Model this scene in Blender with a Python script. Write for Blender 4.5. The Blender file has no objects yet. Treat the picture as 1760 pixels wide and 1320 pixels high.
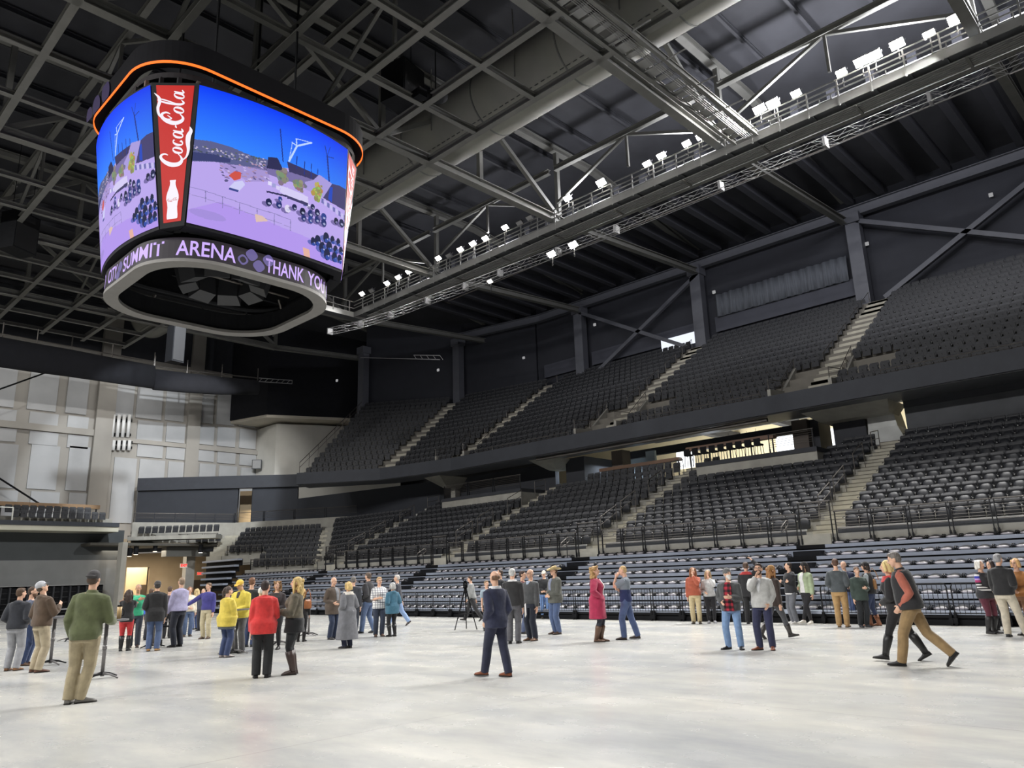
import bpy, bmesh, math, random
import numpy as np
from mathutils import Vector, Matrix

random.seed(7)
SC = bpy.context.scene
COL = SC.collection
PI = math.pi

# ------------------------------------------------------------------ camera
F, PIT, ROL, AZM, EYE = 1311.0, math.radians(14.27), math.radians(1.85), math.radians(46.2), 1.6
fw = Vector((math.sin(AZM)*math.cos(PIT), math.cos(AZM)*math.cos(PIT), math.sin(PIT)))
r0 = Vector((math.cos(AZM), -math.sin(AZM), 0)); u0 = r0.cross(fw)
cr = r0*math.cos(ROL) - u0*math.sin(ROL)
cu = r0*math.sin(ROL) + u0*math.cos(ROL)
CAMP = Vector((0, 0, EYE))
cam = bpy.data.cameras.new('camera'); cam.sensor_width = 36; cam.lens = F/1760*36
cam.clip_start = 0.1; cam.clip_end = 400
camo = bpy.data.objects.new('camera', cam); COL.objects.link(camo)
camo.matrix_world = Matrix(((cr.x, cu.x, -fw.x, 0), (cr.y, cu.y, -fw.y, 0), (cr.z, cu.z, -fw.z, EYE), (0, 0, 0, 1)))
SC.camera = camo

def ray(px, py):
    return (fw*F + cr*(px-880) - cu*(py-660)).normalized()
def at_z(px, py, z):
    d = ray(px, py); return CAMP + d*((z-EYE)/d.z)
def at_x(px, py, x):
    d = ray(px, py); return CAMP + d*(x/d.x)
def at_y(px, py, y):
    d = ray(px, py); return CAMP + d*(y/d.y)

# ------------------------------------------------------------------ object helpers
def tag(o, label=None, cat=None, group=None, kind=None):
    if label: o['label'] = label
    if cat: o['category'] = cat
    if group: o['group'] = group
    if kind: o['kind'] = kind
    return o
def empty(name, loc, rz=0.0, label=None, cat=None, group=None):
    o = bpy.data.objects.new(name, None); COL.objects.link(o)
    o.location = loc; o.rotation_euler = (0, 0, rz); o.empty_display_size = 0.1
    return tag(o, label, cat, group)
def copy_tree(o, parent=None):
    c = o.copy(); COL.objects.link(c)
    if parent: c.parent = parent
    for ch in list(o.children): copy_tree(ch, c)
    return c
def link_mesh(name, me, parent=None):
    o = bpy.data.objects.new(name, me); COL.objects.link(o)
    if parent: o.parent = parent
    return o

def basis(d, ref=None):
    d = Vector(d).normalized()
    ref = Vector(ref) if ref is not None else (Vector((0, 0, 1)) if abs(d.z) < 0.95 else Vector((0, 1, 0)))
    a = ref.cross(d)
    if a.length < 1e-6: a = Vector((1, 0, 0)).cross(d)
    a.normalize(); b = d.cross(a).normalized()
    return a, b

class MB:
    def __init__(s): s.v = []; s.f = []; s.m = []; s.cur = 0
    def add(s, vs, fs):
        n = len(s.v); s.v += [tuple(p) for p in vs]
        s.f += [tuple(i+n for i in f) for f in fs]; s.m += [s.cur]*len(fs)
    def box(s, a, b):
        x0, y0, z0 = (min(a[i], b[i]) for i in range(3)); x1, y1, z1 = (max(a[i], b[i]) for i in range(3))
        s.add([(x0,y0,z0),(x1,y0,z0),(x1,y1,z0),(x0,y1,z0),(x0,y0,z1),(x1,y0,z1),(x1,y1,z1),(x0,y1,z1)],
              [(0,3,2,1),(4,5,6,7),(0,1,5,4),(1,2,6,5),(2,3,7,6),(3,0,4,7)])
    def obox(s, c, ax, ay, az):           # centre + half axes
        c, ax, ay, az = map(Vector, (c, ax, ay, az)); vs = []
        for k in (-1, 1):
            for j, i in ((-1,-1),(-1,1),(1,1),(1,-1)): vs.append(c+ax*i+ay*j+az*k)
        s.add(vs, [(0,3,2,1),(4,5,6,7),(0,1,5,4),(1,2,6,5),(2,3,7,6),(3,0,4,7)])
    def bar(s, p, q, w, h, ref=None):     # box section bar
        p, q = Vector(p), Vector(q); a, b = basis(q-p, ref)
        s.obox((p+q)/2, a*w/2, b*h/2, (q-p)/2)
    def ibeam(s, p, q, w, h, tf=.04, tw=.04):
        p, q = Vector(p), Vector(q); a, b = basis(q-p); b = b if b.z > 0 else -b
        c = (p+q)/2; L = (q-p)/2
        s.obox(c+b*(h/2-tf/2), a*w/2, b*tf/2, L); s.obox(c-b*(h/2-tf/2), a*w/2, b*tf/2, L)
        s.obox(c, a*tw/2, b*(h/2-tf), L)
    def tube(s, pts, rad, n=8, ref=None, caps=True):
        P = [Vector(p) for p in pts]; R = rad if isinstance(rad, (list, tuple)) else [rad]*len(P)
        R = [(r, r) if not isinstance(r, (list, tuple)) else r for r in R]
        vs = []; pa = None
        for i, p in enumerate(P):
            d = (P[min(i+1, len(P)-1)]-P[max(i-1, 0)])
            if d.length < 1e-9: d = Vector((0, 0, 1))
            if pa is None or ref is not None: a, b = basis(d, ref)
            else:
                d.normalize(); a = pa-d*pa.dot(d)
                if a.length < 1e-5: a, b = basis(d)
                else: a.normalize(); b = d.cross(a)
            pa = a
            for k in range(n):
                t = 2*PI*k/n; vs.append(p+a*(math.cos(t)*R[i][0])+b*(math.sin(t)*R[i][1]))
        fs = []
        for i in range(len(P)-1):
            for k in range(n):
                k2 = (k+1) % n; fs.append((i*n+k, i*n+k2, (i+1)*n+k2, (i+1)*n+k))
        if caps:
            fs.append(tuple(range(n-1, -1, -1))); m = (len(P)-1)*n; fs.append(tuple(m+k for k in range(n)))
        s.add(vs, fs)
    def cyl(s, p, q, r, n=10): s.tube([p, q], r, n)
    def ell(s, c, r, rot=None, nu=14, nv=9):
        c = Vector(c); vs = []
        for j in range(1, nv):
            th = PI*j/nv
            for i in range(nu):
                ph = 2*PI*i/nu
                p = Vector((r[0]*math.sin(th)*math.cos(ph), r[1]*math.sin(th)*math.sin(ph), r[2]*math.cos(th)))
                vs.append(c+(rot @ p if rot else p))
        t = Vector((0, 0, r[2])); t = rot @ t if rot else t
        vs += [c+t, c-t]; T = len(vs)-2; B = T+1; fs = []
        for i in range(nu):
            i2 = (i+1) % nu; fs.append((T, i, i2)); fs.append((B, (nv-2)*nu+i2, (nv-2)*nu+i))
            for j in range(nv-2): fs.append((j*nu+i, (j+1)*nu+i, (j+1)*nu+i2, j*nu+i2))
        s.add(vs, fs)
    def rings(s, rs, caps=True):          # list of equal-length closed rings
        n = len(rs[0]); vs = [p for r in rs for p in r]; fs = []
        for i in range(len(rs)-1):
            for k in range(n):
                k2 = (k+1) % n; fs.append((i*n+k, i*n+k2, (i+1)*n+k2, (i+1)*n+k))
        if caps:
            fs.append(tuple(range(n-1, -1, -1))); m = (len(rs)-1)*n; fs.append(tuple(m+k for k in range(n)))
        s.add(vs, fs)
    def prism(s, poly, z0, z1):           # plan polygon extruded in z (z0/z1 numbers)
        n = len(poly)
        vs = [(p[0], p[1], z0) for p in poly]+[(p[0], p[1], z1) for p in poly]
        fs = [tuple(range(n-1, -1, -1)), tuple(range(n, 2*n))]+[(i, (i+1) % n, n+(i+1) % n, n+i) for i in range(n)]
        s.add(vs, fs)
    def profile_y(s, poly, y0, y1):       # polygon in (x,z) extruded along y
        n = len(poly)
        vs = [(p[0], y0, p[1]) for p in poly]+[(p[0], y1, p[1]) for p in poly]
        fs = [tuple(range(n)), tuple(range(2*n-1, n-1, -1))]+[((i+1) % n, i, n+i, n+(i+1) % n) for i in range(n)]
        s.add(vs, fs)
    def quad(s, *p): s.add(p, [tuple(range(len(p)))])
    def mesh(s, name, mats, smooth=False):
        me = bpy.data.meshes.new(name); me.from_pydata(s.v, [], s.f)
        for m in (mats if isinstance(mats, (list, tuple)) else [mats]): me.materials.append(m)
        if any(s.m): me.polygons.foreach_set('material_index', s.m)
        if smooth: me.polygons.foreach_set('use_smooth', [True]*len(s.f))
        me.update(); return me
    def build(s, name, mats, parent=None, smooth=False):
        return link_mesh(name, s.mesh(name, mats, smooth), parent)

# ------------------------------------------------------------------ materials
def sc(r, g, b):                          # sRGB 0-255 -> linear
    f = lambda c: c/12.92 if c <= .04045 else ((c+.055)/1.055)**2.4
    return (f(r/255), f(g/255), f(b/255))
MATS = {}
def mat(name, col, rough=.6, metal=0.0, var=.12, scale=6.0, bump=0.0, emit=0.0, spec=.5, stretch=None, sheen=0, emitcol=None, bscale=None):
    if name in MATS: return MATS[name]
    m = bpy.data.materials.new(name); m.use_nodes = True; nt = m.node_tree; N = nt.nodes; L = nt.links
    b = N['Principled BSDF']; b.inputs['Roughness'].default_value = rough; b.inputs['Metallic'].default_value = metal
    b.inputs['Specular IOR Level'].default_value = spec
    if sheen: b.inputs['Sheen Weight'].default_value = sheen
    if var > 0:
        tc = N.new('ShaderNodeTexCoord'); src = tc.outputs['Object']
        if stretch:
            mp = N.new('ShaderNodeMapping'); mp.inputs['Scale'].default_value = stretch; L.new(src, mp.inputs[0]); src = mp.outputs[0]
        n = N.new('ShaderNodeTexNoise'); n.inputs['Scale'].default_value = scale; n.inputs['Detail'].default_value = 3; L.new(src, n.inputs['Vector'])
        r = N.new('ShaderNodeValToRGB'); lo = tuple(max(0, c*(1-var)) for c in col)+(1,); hi = tuple(min(1, c*(1+var)) for c in col)+(1,)
        r.color_ramp.elements[0].color = lo; r.color_ramp.elements[1].color = hi
        r.color_ramp.elements[0].position = .3; r.color_ramp.elements[1].position = .7
        L.new(n.outputs['Fac'], r.inputs[0]); L.new(r.outputs[0], b.inputs['Base Color'])
        if bump:
            bn = N.new('ShaderNodeTexNoise'); bn.inputs['Scale'].default_value = bscale or scale; bn.inputs['Detail'].default_value = 2; L.new(src, bn.inputs['Vector'])
            bp = N.new('ShaderNodeBump'); bp.inputs['Strength'].default_value = min(1, bump); bp.inputs['Distance'].default_value = .02
            L.new(bn.outputs['Fac'], bp.inputs['Height']); L.new(bp.outputs[0], b.inputs['Normal'])
    else: b.inputs['Base Color'].default_value = tuple(col)+(1,)
    if emit:
        b.inputs['Emission Color'].default_value = tuple(emitcol or col)+(1,); b.inputs['Emission Strength'].default_value = emit
        m.cycles.emission_sampling = 'NONE'
        if var == 0: b.inputs['Base Color'].default_value = (.004, .004, .004, 1); b.inputs['Specular IOR Level'].default_value = .1
    MATS[name] = m; return m
def checker_mat(name, cols, scale, lines=False, rough=.85):   # plaid / windowpane cloth from three sine gratings in object space
    if name in MATS: return MATS[name]
    m = bpy.data.materials.new(name); m.use_nodes = True; nt = m.node_tree; N = nt.nodes; L = nt.links
    b = N['Principled BSDF']; b.inputs['Roughness'].default_value = rough
    tc = N.new('ShaderNodeTexCoord'); sp = N.new('ShaderNodeSeparateXYZ'); L.new(tc.outputs['Object'], sp.inputs[0])
    def grating(out, thr):
        a = N.new('ShaderNodeMath'); a.operation = 'MULTIPLY'; a.inputs[1].default_value = scale; L.new(out, a.inputs[0])
        c = N.new('ShaderNodeMath'); c.operation = 'FRACT'; L.new(a.outputs[0], c.inputs[0])
        d = N.new('ShaderNodeMath'); d.operation = 'LESS_THAN'; d.inputs[1].default_value = thr; L.new(c.outputs[0], d.inputs[0]); return d.outputs[0]
    t = .16 if lines else .5
    gx, gz = grating(sp.outputs[0], t), grating(sp.outputs[2], t)
    s = N.new('ShaderNodeMath'); s.operation = 'MAXIMUM' if lines else 'ADD'; L.new(gx, s.inputs[0]); L.new(gz, s.inputs[1])
    dv = N.new('ShaderNodeMath'); dv.operation = 'MULTIPLY'; dv.inputs[1].default_value = 1.0 if lines else .5; L.new(s.outputs[0], dv.inputs[0])
    r = N.new('ShaderNodeValToRGB'); r.color_ramp.interpolation = 'CONSTANT'
    r.color_ramp.elements[0].color = tuple(cols[0])+(1,); r.color_ramp.elements[1].color = tuple(cols[-1])+(1,); r.color_ramp.elements[1].position = .9 if not lines else .5
    if not lines: e = r.color_ramp.elements.new(.4); e.color = tuple(cols[1])+(1,)
    L.new(dv.outputs[0], r.inputs[0]); L.new(r.outputs[0], b.inputs['Base Color'])
    MATS[name] = m; return m
def stripe_mat(name, stops, z0, z1, rough=.85):               # horizontal bands between local heights z0..z1
    if name in MATS: return MATS[name]
    m = bpy.data.materials.new(name); m.use_nodes = True; nt = m.node_tree; N = nt.nodes; L = nt.links
    b = N['Principled BSDF']; b.inputs['Roughness'].default_value = rough
    tc = N.new('ShaderNodeTexCoord'); sp = N.new('ShaderNodeSeparateXYZ'); L.new(tc.outputs['Object'], sp.inputs[0])
    mr = N.new('ShaderNodeMapRange'); mr.inputs[1].default_value = z0; mr.inputs[2].default_value = z1; L.new(sp.outputs[2], mr.inputs[0])
    r = N.new('ShaderNodeValToRGB'); r.color_ramp.interpolation = 'CONSTANT'
    for i, (p, c) in enumerate(stops):
        e = r.color_ramp.elements[i] if i < 2 else r.color_ramp.elements.new(p)
        e.position = p; e.color = tuple(c)+(1,)
    L.new(mr.outputs[0], r.inputs[0]); L.new(r.outputs[0], b.inputs['Base Color'])
    MATS[name] = m; return m
# ------------------------------------------------------------------ materials of the place
CONC = mat('concrete', sc(158,156,148), .8, 0, .12, 1.6, .25)
CONCD = mat('concrete_dark', sc(74,76,80), .8, 0, .18, .9, .2)
STEP = mat('stair_concrete', sc(178,174,160), .8, 0, .10, 2.5, .2)
SEATB = mat('seat_plastic', sc(34,36,41), .6, 0, .10, 8)
SEATT = mat('seat_top_lit', sc(60,61,64), .6, 0, .08, 8)  # lighter top of the backrest, light catching its tilt put into the colour
SEATP = mat('seat_pan_plastic', sc(27,29,35), .55, 0, .10, 8)
BRKT = mat('bracket_steel', sc(150,152,155), .4, .6, .1, 10)
RAIL = mat('railing_steel', sc(96,92,88), .4, .5, .10, 12)
RAILD = mat('railing_dark', sc(34,35,38), .45, .3, .12, 12)
BLACK = mat('black_paint', sc(20,21,24), .75, 0, .2, 4, spec=.2)
DECK = mat('bleacher_metal', sc(164,172,188), .35, .25, .14, .7, stretch=(1, .25, 1))
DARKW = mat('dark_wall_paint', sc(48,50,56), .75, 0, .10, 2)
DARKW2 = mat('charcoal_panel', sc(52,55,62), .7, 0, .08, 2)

def interp_pts(a, b, n): return [a+(b-a)*(i/(n-1)) for i in range(n)] if n > 1 else [(a+b)/2]
ORD = ['first','second','third','fourth','fifth','sixth','seventh','eighth','ninth','tenth','eleventh','twelfth','thirteenth','fourteenth','fifteenth','sixteenth','seventeenth','eighteenth','nineteenth','twentieth']
def nth(i):
    if i < 20: return ORD[i]
    t = {2:'twenty',3:'thirty',4:'forty',5:'fifty',6:'sixty',7:'seventy',8:'eighty',9:'ninety'}; n = i+1
    if n % 10 == 0: return t[n//10][:-1]+'ieth'
    return t[n//10]+'-'+ORD[n % 10-1]

# ------------------------------------------------------------------ telescopic seating along the right-hand side
RX, RT, RZ0, RR = 23.5, .84, .37, .41
RY0, RY1 = -6.0, 51.0
AIS = [(11.35, 12.45), (22.05, 23.15), (32.55, 33.65), (43.4, 44.5)]      # stair aisles of the straight lower stand
ts = empty('telescopic_stand', (RX, 20, 0), 0, 'black telescopic stand with grey metal tiers along the right side of the floor', 'bleachers')
def rel(mb, o):
    l = o.location; mb.v = [(a-l.x, b-l.y, c-l.z) for a, b, c in mb.v]; return mb
kp = MB(); kp.box((RX+.05, RY0, 0.02), (RX+.30, RY1, .27)); kp.box((RX-.02, RY0, .20), (RX+.05, RY1, .27)); kp.box((RX+.01, RY0, 0), (RX+.06, RY1, .14))
rel(kp, ts).build('kick_panel', BLACK, ts)
for k in range(6):
    x0, z = RX+RT*k, RZ0+RR*k; m = MB(); y1 = RY1+1.1*k
    m.box((x0, RY0, z-.115), (x0+.03, y1, z)); m.box((x0+.03, RY0, z-.03), (x0+RT+.05, y1, z))
    m.cur = 1; m.box((x0+.06, RY0, z-.17), (x0+.10, y1, z-.03)); 
    m.cur = 0
    if k < 5: m.box((x0+RT-.02, RY0, z+.02), (x0+RT+.02, y1, z+RR-.17))
    m.cur = 1
    for a, b in AIS:                                                       # black step boxes in the aisles
        if k < 5: m.box((x0+RT-.40, a+.05, z), (x0+RT-.02, b-.05, z+.20))
        m.box((x0+.0, a+.02, z-.13), (x0-.004, b-.02, z+.004))
    for j in range(7): m.box((x0+.05, RY0+8.6*j-.02, z-.16), (x0+RT, RY0+8.6*j+.02, z+.004))
    rel(m, ts).build('tier', [DECK, BLACK], ts)
for k in range(6, 11):                                                      # seatless upper tiers left bare at the far end
    k -= 5; x0 = RX+RT*k; z = (1.87, 2.27, 2.73, 3.19, 3.67)[k-1]; ya, yb = 50.8+1.2*(k-1), 54.2+1.85*(k-1); m = MB(); m.box((x0-.02, ya, z-.13), (x0+.35, yb, z)); m.cur = 1; m.box((x0+.35, ya, z-.5), (x0+.4, yb, z-.03)); rel(m, ts).build('tier', [DECK, BLACK], ts)

# folded seats lying on the tiers
def folded_seat_mesh():
    m = MB(); n = 9; W = .235
    up, lo = [], []
    for i in range(n):
        t = -1+2*i/(n-1); y = t*W; hz = .045+.095*(1-t*t)**.8
        up.append([(-.14, y, hz*.62), (-.05, y, hz), (.12, y, hz+.02), (.24, y, hz*.7)])
        lo.append([(-.14, y, hz*.62-.03), (-.05, y, hz-.035), (.12, y, hz-.02), (.24, y, hz*.7-.03)])
    for G, flip in ((up, 0), (lo, 1)):
        vs = [p for r in G for p in r]; fs = []
        for i in range(n-1):
            for j in range(3):
                f = (i*4+j, i*4+j+1, i*4+j+5, i*4+j+4); fs.append(f[::-1] if flip == 0 else f)
        m.add(vs, fs)
    m.cur = 1
    m.ell((-.13, 0, .050), (.025, .185, .040), None, 12, 6)
    m.box((-.10, -.20, .008), (.22, .20, .035))                           # pale underside of the pan
    m.cur = 0
    for s_ in (-1, 1):
        m.box((-.12, s_*.235-.018, 0), (.22, s_*.235+.018, .075)); m.tube([(-.16, s_*.235, .06), (-.05, s_*.235, .13), (.20, s_*.235, .10)], .018, 6)
    return m
fme = folded_seat_mesh(); FM = fme.mesh('folded_seat', [mat('folded_seat_plastic', sc(24,23,25), .28, 0, .1, 10), mat('folded_seat_under', sc(170,165,168), .35, .2, .1, 10)], True)
def seat_ys(y0, y1, aisles, pitch=.52):
    out = []; edges = [y0]+[v for a in aisles for v in a]+[y1]
    for i in range(0, len(edges), 2):
        a, b = edges[i], edges[i+1]; n = int((b-a-.06)/pitch)
        off = (b-a-n*pitch)/2
        for j in range(n): out.append((a+off+pitch*(j+.5), i//2, j, n))
    return out
fold = []
for k in range(6):
    for y, s_, j, n in seat_ys(RY0, RY1+1.0*k-.3, AIS): fold.append((RX+RT*k+.50, y, RZ0+RR*k, k, s_, j, n))
fold.sort(key=lambda t: t[0]**2+t[1]**2+(1e6 if t[1] < 3.9 else 0))       # those in view, nearest first
fold_front = fold[:300]; fold_rest = [t for t in fold[300:]]
SECT = ['in the nearest block', 'between aisles one and two', 'between aisles two and three', 'between aisles three and four', 'in the farthest block']
for i, (x, y, z, k, s_, j, n) in enumerate(fold_front):
    o = bpy.data.objects.new('folded_seat', FM); COL.objects.link(o); o.location = (x, y, z)
    tag(o, 'folded seat, %s metal tier, %s from the far end %s' % (ORD[k], nth(n-1-j), SECT[s_]), 'seat', 'folded seats on the telescopic stand')
rest = MB()
for x, y, z, k, s_, j, n in fold_rest:
    if y < 1: continue
    for f_i, f in enumerate(fme.f): pass
    n0 = len(rest.v); rest.v += [(a+x, b+y, c+z) for a, b, c in fme.v]; rest.f += [tuple(q+n0 for q in f) for f in fme.f]; rest.m += fme.m
o = rest.build('folded_seats', list(FM.materials), None, True); tag(o, 'rows of folded black seats far along the telescopic stand', 'seats', kind='stuff')

# barricade panels in front of the first tier
def barricade(ya, yb, label):
    x = RX-.09; e = empty('barricade_panel', (x, (ya+yb)/2, 0), 0, label, 'barricade', 'black barred panels in front of the first tier')
    h = (yb-ya)/2-.03; m = MB(); z0, z1 = .30, 1.10
    m.tube([(0, -h, z0), (0, -h, z1-.10), (0, -h+.03, z1-.03), (0, -h+.10, z1), (0, h-.10, z1), (0, h-.03, z1-.03), (0, h, z1-.10), (0, h, z0)], .019, 6)
    m.build('frame', RAILD, e)
    m = MB(); n = max(3, int(round(2*h/.125)))
    for i in range(1, n): m.cyl((0, -h+2*h*i/n, z0), (0, -h+2*h*i/n, z1), .0085, 5)
    m.cyl((0, -h, z0+.02), (0, h, z0+.02), .012, 5); m.build('bars', RAILD, e)
    for s_ in (-1, 1):
        m = MB(); m.box((-.04, s_*h-.03, 0), (.04, s_*h+.03, .34)); m.box((-.06, s_*h-.05, .06), (.10, s_*h+.05, .20)); m.build('foot', BLACK, e)
by = [(3.9-.0, 5.15), (5.2, 6.4)]+[(6.45+1.18*i, 6.45+1.18*(i+1)-.04) for i in range(3)]+[(12.45+1.18*i, 12.45+1.18*(i+1)-.04) for i in range(8)]+[(23.2+1.18*i, 23.2+1.18*(i+1)-.04) for i in range(7)]+[(33.8+1.3*i, 33.8+1.3*(i+1)-.04) for i in range(3)]
for i, (a, b) in enumerate(by): barricade(a, b, 'black barred barricade panel before the lowest tier, %s counted from the right' % nth(i))

# ------------------------------------------------------------------ fixed lower stand
LX, LT, LZ, LR, NR = 28.90, .86, 2.80, .413, 11
def tx(k): return LX+LT*k
def tz(k): return LZ+LR*k
pf = [(28.30, 2.0), (28.30, 2.60), (28.36, 2.60), (28.36, 2.80)]
for k in range(NR): pf += [(tx(k) if k else 28.36, tz(k))]+[(tx(k+1), tz(k))]
pf += [(tx(NR), 7.0), (tx(NR)+.3, 7.0), (tx(NR)+.3, 5.5)]
m = MB(); m.profile_y(pf[::-1], RY0, 45.6); tag(m.build('lower_terrace', CONC), 'stepped concrete terrace of the lower stand', 'terrace', kind='structure')
m = MB()  # dark strip added where the first riser lies in shade
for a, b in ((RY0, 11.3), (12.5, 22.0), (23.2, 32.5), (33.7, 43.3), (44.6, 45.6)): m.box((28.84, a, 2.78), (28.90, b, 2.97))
tag(m.build('trim_1', DARKW2), 'dark band painting the shaded riser at the foot of the lower stand', 'trim', kind='structure')
for a, b in AIS:
    m = MB(); m.box((28.25, a, 2.3), (28.95, b, 2.81))
    for k in range(NR):
        x1 = tx(k+1); m.box((x1-.43, a, tz(k)), (x1, b, tz(k)+LR/2)); m.box((x1-.012, a, tz(k)+.02), (x1+.30, b, tz(k+1)+.008)); m.cur = 1; m.box((x1-.445, a, tz(k)+LR/2-.028), (x1-.42, b, tz(k)+LR/2+.004)); m.box((x1-.026, a, tz(k+1)-.022), (x1, b, tz(k+1)+.010)); m.cur = 0
    tag(m.build('stair_flight', [STEP, mat('stair_nosing', sc(112,108,98), .7, 0, .1, 4)]), 'pale concrete stairs climbing between two blocks of seats', 'stairs', kind='structure')

# seat with its parts, facing the floor (-x)
def back_rings(w=.235):
    lv = [(.29, .01, .19), (.44, .030, .222), (.60, .040, .234), (.735, .050, .238), (.745, .038, .240), (.79, .062, .238), (.83, .088, .230), (.855, .104, .20), (.865, .110, .16)]
    return lv
def seat_back():
    m = MB(); lv = back_rings(); n = 7; F_, B_ = [], []
    for z, x, w in lv:
        F_.append([(x-.018+.028*((-1+2*i/(n-1))**2)*-1, (-1+2*i/(n-1))*w, z) for i in range(n)]); B_.append([(x+.020-.028*((-1+2*i/(n-1))**2), (-1+2*i/(n-1))*w, z) for i in range(n)])
    rs = [f+b[::-1] for f, b in zip(F_, B_)]
    m.rings(rs); N2 = 2*n
    for i in range(len(lv)-1):
        if lv[i][0] >= .74:
            for q in range(N2): m.m[i*N2+q] = 1
    return m
def seat_pan():                                                            # tipped up against the back, arched upper edge
    m = MB(); n = 11; O, I = [], []
    for i in range(n):
        t = -1+2*i/(n-1); y = t*.222; zt = .50+.21*(1-abs(t)**4); zb = .27+.03*abs(t)
        O.append([(-.05-.006*(1-t*t), y, zb), (-.058-.006*(1-t*t), y, (zb+zt)/2), (-.035, y, zt)]); I.append([(-.005, y, zb), (.0, y, (zb+zt)/2), (.005, y, zt)])
    rs = [o+i[::-1] for o, i in zip(O, I)]; m.rings(rs); return m
def seat_bracket():
    m = MB()
    for s_ in (1,):
        y = s_*.255
        m.tube([(-.06, y, 0), (-.02, y, .18), (.0, y, .36), (.03, y, .62)], [(.012, .02), (.012, .02), (.012, .02), (.011, .018)], 6)
        m.tube([(.02, y, .64), (-.10, y, .645), (-.21, y, .63), (-.235, y, .60)], [(.016, .012)]*4, 6); m.cur = 1
        m.ell((-.09, y, .60), (.018, .024, .024), None, 8, 6); m.cur = 0
        m.box((-.10, y-.02, 0), (.02, y+.02, .02))
    return m
WHT = mat('white_hinge_cap', sc(215,215,215), .4, var=0)
BME = seat_back().mesh('backrest', [SEATB, SEATT], True); PME = seat_pan().mesh('seat_pan', SEATP, True); KME = seat_bracket().mesh('bracket', [SEATB, WHT], True)
lower = []
for k in range(NR):
    for y, s_, j, n in seat_ys(RY0, 44.9-.6, AIS[:3]+[(43.4, 43.41)] if False else AIS[:3]):
        # parapet platforms cut the topmost rows in places
        if k == 10 and y > 23.8: continue
        if k >= 8 and (33.8 < y < 41.6 or 14.9-.5*(k-8) < y < 21.1): continue
        lower.append((tx(k)+.70, y, tz(k), k, s_, j, n))
lower.sort(key=lambda t: t[0]**2+t[1]**2+(1e6 if t[1] < 4.6+.14*t[3] else 0))
front, restl = lower[:300], lower[300:]
seat0 = None
for i, (x, y, z, k, s_, j, n) in enumerate(front):
    lab = '%s row above the railing, %s %s of the main stairs' % (ORD[k], nth(n-1-j) if s_ == 0 else nth(j), 'right' if s_ == 0 else 'left')
    if s_ > 1: lab = '%s row above the railing, %s left of the second stairs' % (ORD[k], nth(j))
    if seat0 is None:
        seat0 = empty('stadium_seat', (x, y, z)); link_mesh('backrest', BME, seat0); link_mesh('seat_pan', PME, seat0); link_mesh('bracket', KME, seat0); o = seat0
    else: o = copy_tree(seat0); o.location = (x, y, z)
    tag(o, 'black folding seat, '+lab, 'seat', 'tip-up seats in the lower stand')

for i, (a, b) in enumerate(((2.5, 11.3), (12.5, 22.0), (23.2, 32.5), (33.7, 43.3))):
    m = MB(); m.box((28.92, a, 2.98), (28.99, b, 3.05)); tag(m.build('seat_beam', mat('pale_seat_beam', sc(190,190,188), .4, .3, .05, 4)), 'pale steel beam under the first row of seats, %s block from the right' % ORD[i], 'beam', 'seat beams')
# ------------------------------------------------------------------ upper tier
UX, UZ, UR, NU = 38.0, 10.0, .545, 16
UP = [Vector((38.0, -8)), Vector((38.0, 42.0)), Vector((36.7, 49.3)), Vector((32.7, 55.3))]
def offset(P, d):
    out = []
    for i, p in enumerate(P):
        ns = []
        for a, b in ((i-1, i), (i, i+1)):
            if 0 <= a and b < len(P): t = (P[b]-P[a]).normalized(); ns.append(Vector((t.y, -t.x)))
        nn = sum(ns, Vector((0, 0))).normalized(); out.append(p+nn*(d/max(.5, nn.dot(ns[0]))))
    return out
SIMPLE = MB()                                                              # every seat past the nearest 300
def simple_seat(p, ang):
    c, s_ = math.cos(ang), math.sin(ang)                                   # outward normal (c,s)
    R = lambda x, y, z: (p[0]+x*c-y*s_, p[1]+x*s_+y*c, p[2]+z)
    def hexa(x0, x1, x2, x3, w0, w1, z0, z1, mi):
        SIMPLE.cur = mi
        SIMPLE.add([R(x0,-w0,z0),R(x1,-w0,z0),R(x1,w0,z0),R(x0,w0,z0),R(x2,-w1,z1),R(x3,-w1,z1),R(x3,w1,z1),R(x2,w1,z1)],
                   [(0,3,2,1),(4,5,6,7),(0,1,5,4),(1,2,6,5),(2,3,7,6),(3,0,4,7)])
    hexa(-.01, .05, .03, .07, .20, .237, .29, .74, 0); hexa(.03, .07, .085, .125, .239, .19, .74, .86, 1)
    hexa(-.07, .0, -.035, .0, .215, .17, .28, .70, 2); hexa(-.06, -.02, -.05, -.02, .0, .0, .0, .01, 0)
    SIMPLE.cur = 0
    hexa(-.22, .02, -.22, .02, 0, 0, .56, .585, 0)
    SIMPLE.cur = 3; x, y, z = -.09, .255, .60; r = .022
    SIMPLE.add([R(x-r, y, z), R(x, y-r*.6, z), R(x+r, y, z), R(x, y+r*.6, z), R(x, y, z+r), R(x, y, z-r)], [(0,1,4),(1,2,4),(2,3,4),(3,0,4),(1,0,5),(2,1,5),(3,2,5),(0,3,5)])
    SIMPLE.cur = 0
for x, y, z, k, s_, j, n in restl:
    if y > 2: simple_seat((x, y, z), 0)
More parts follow.
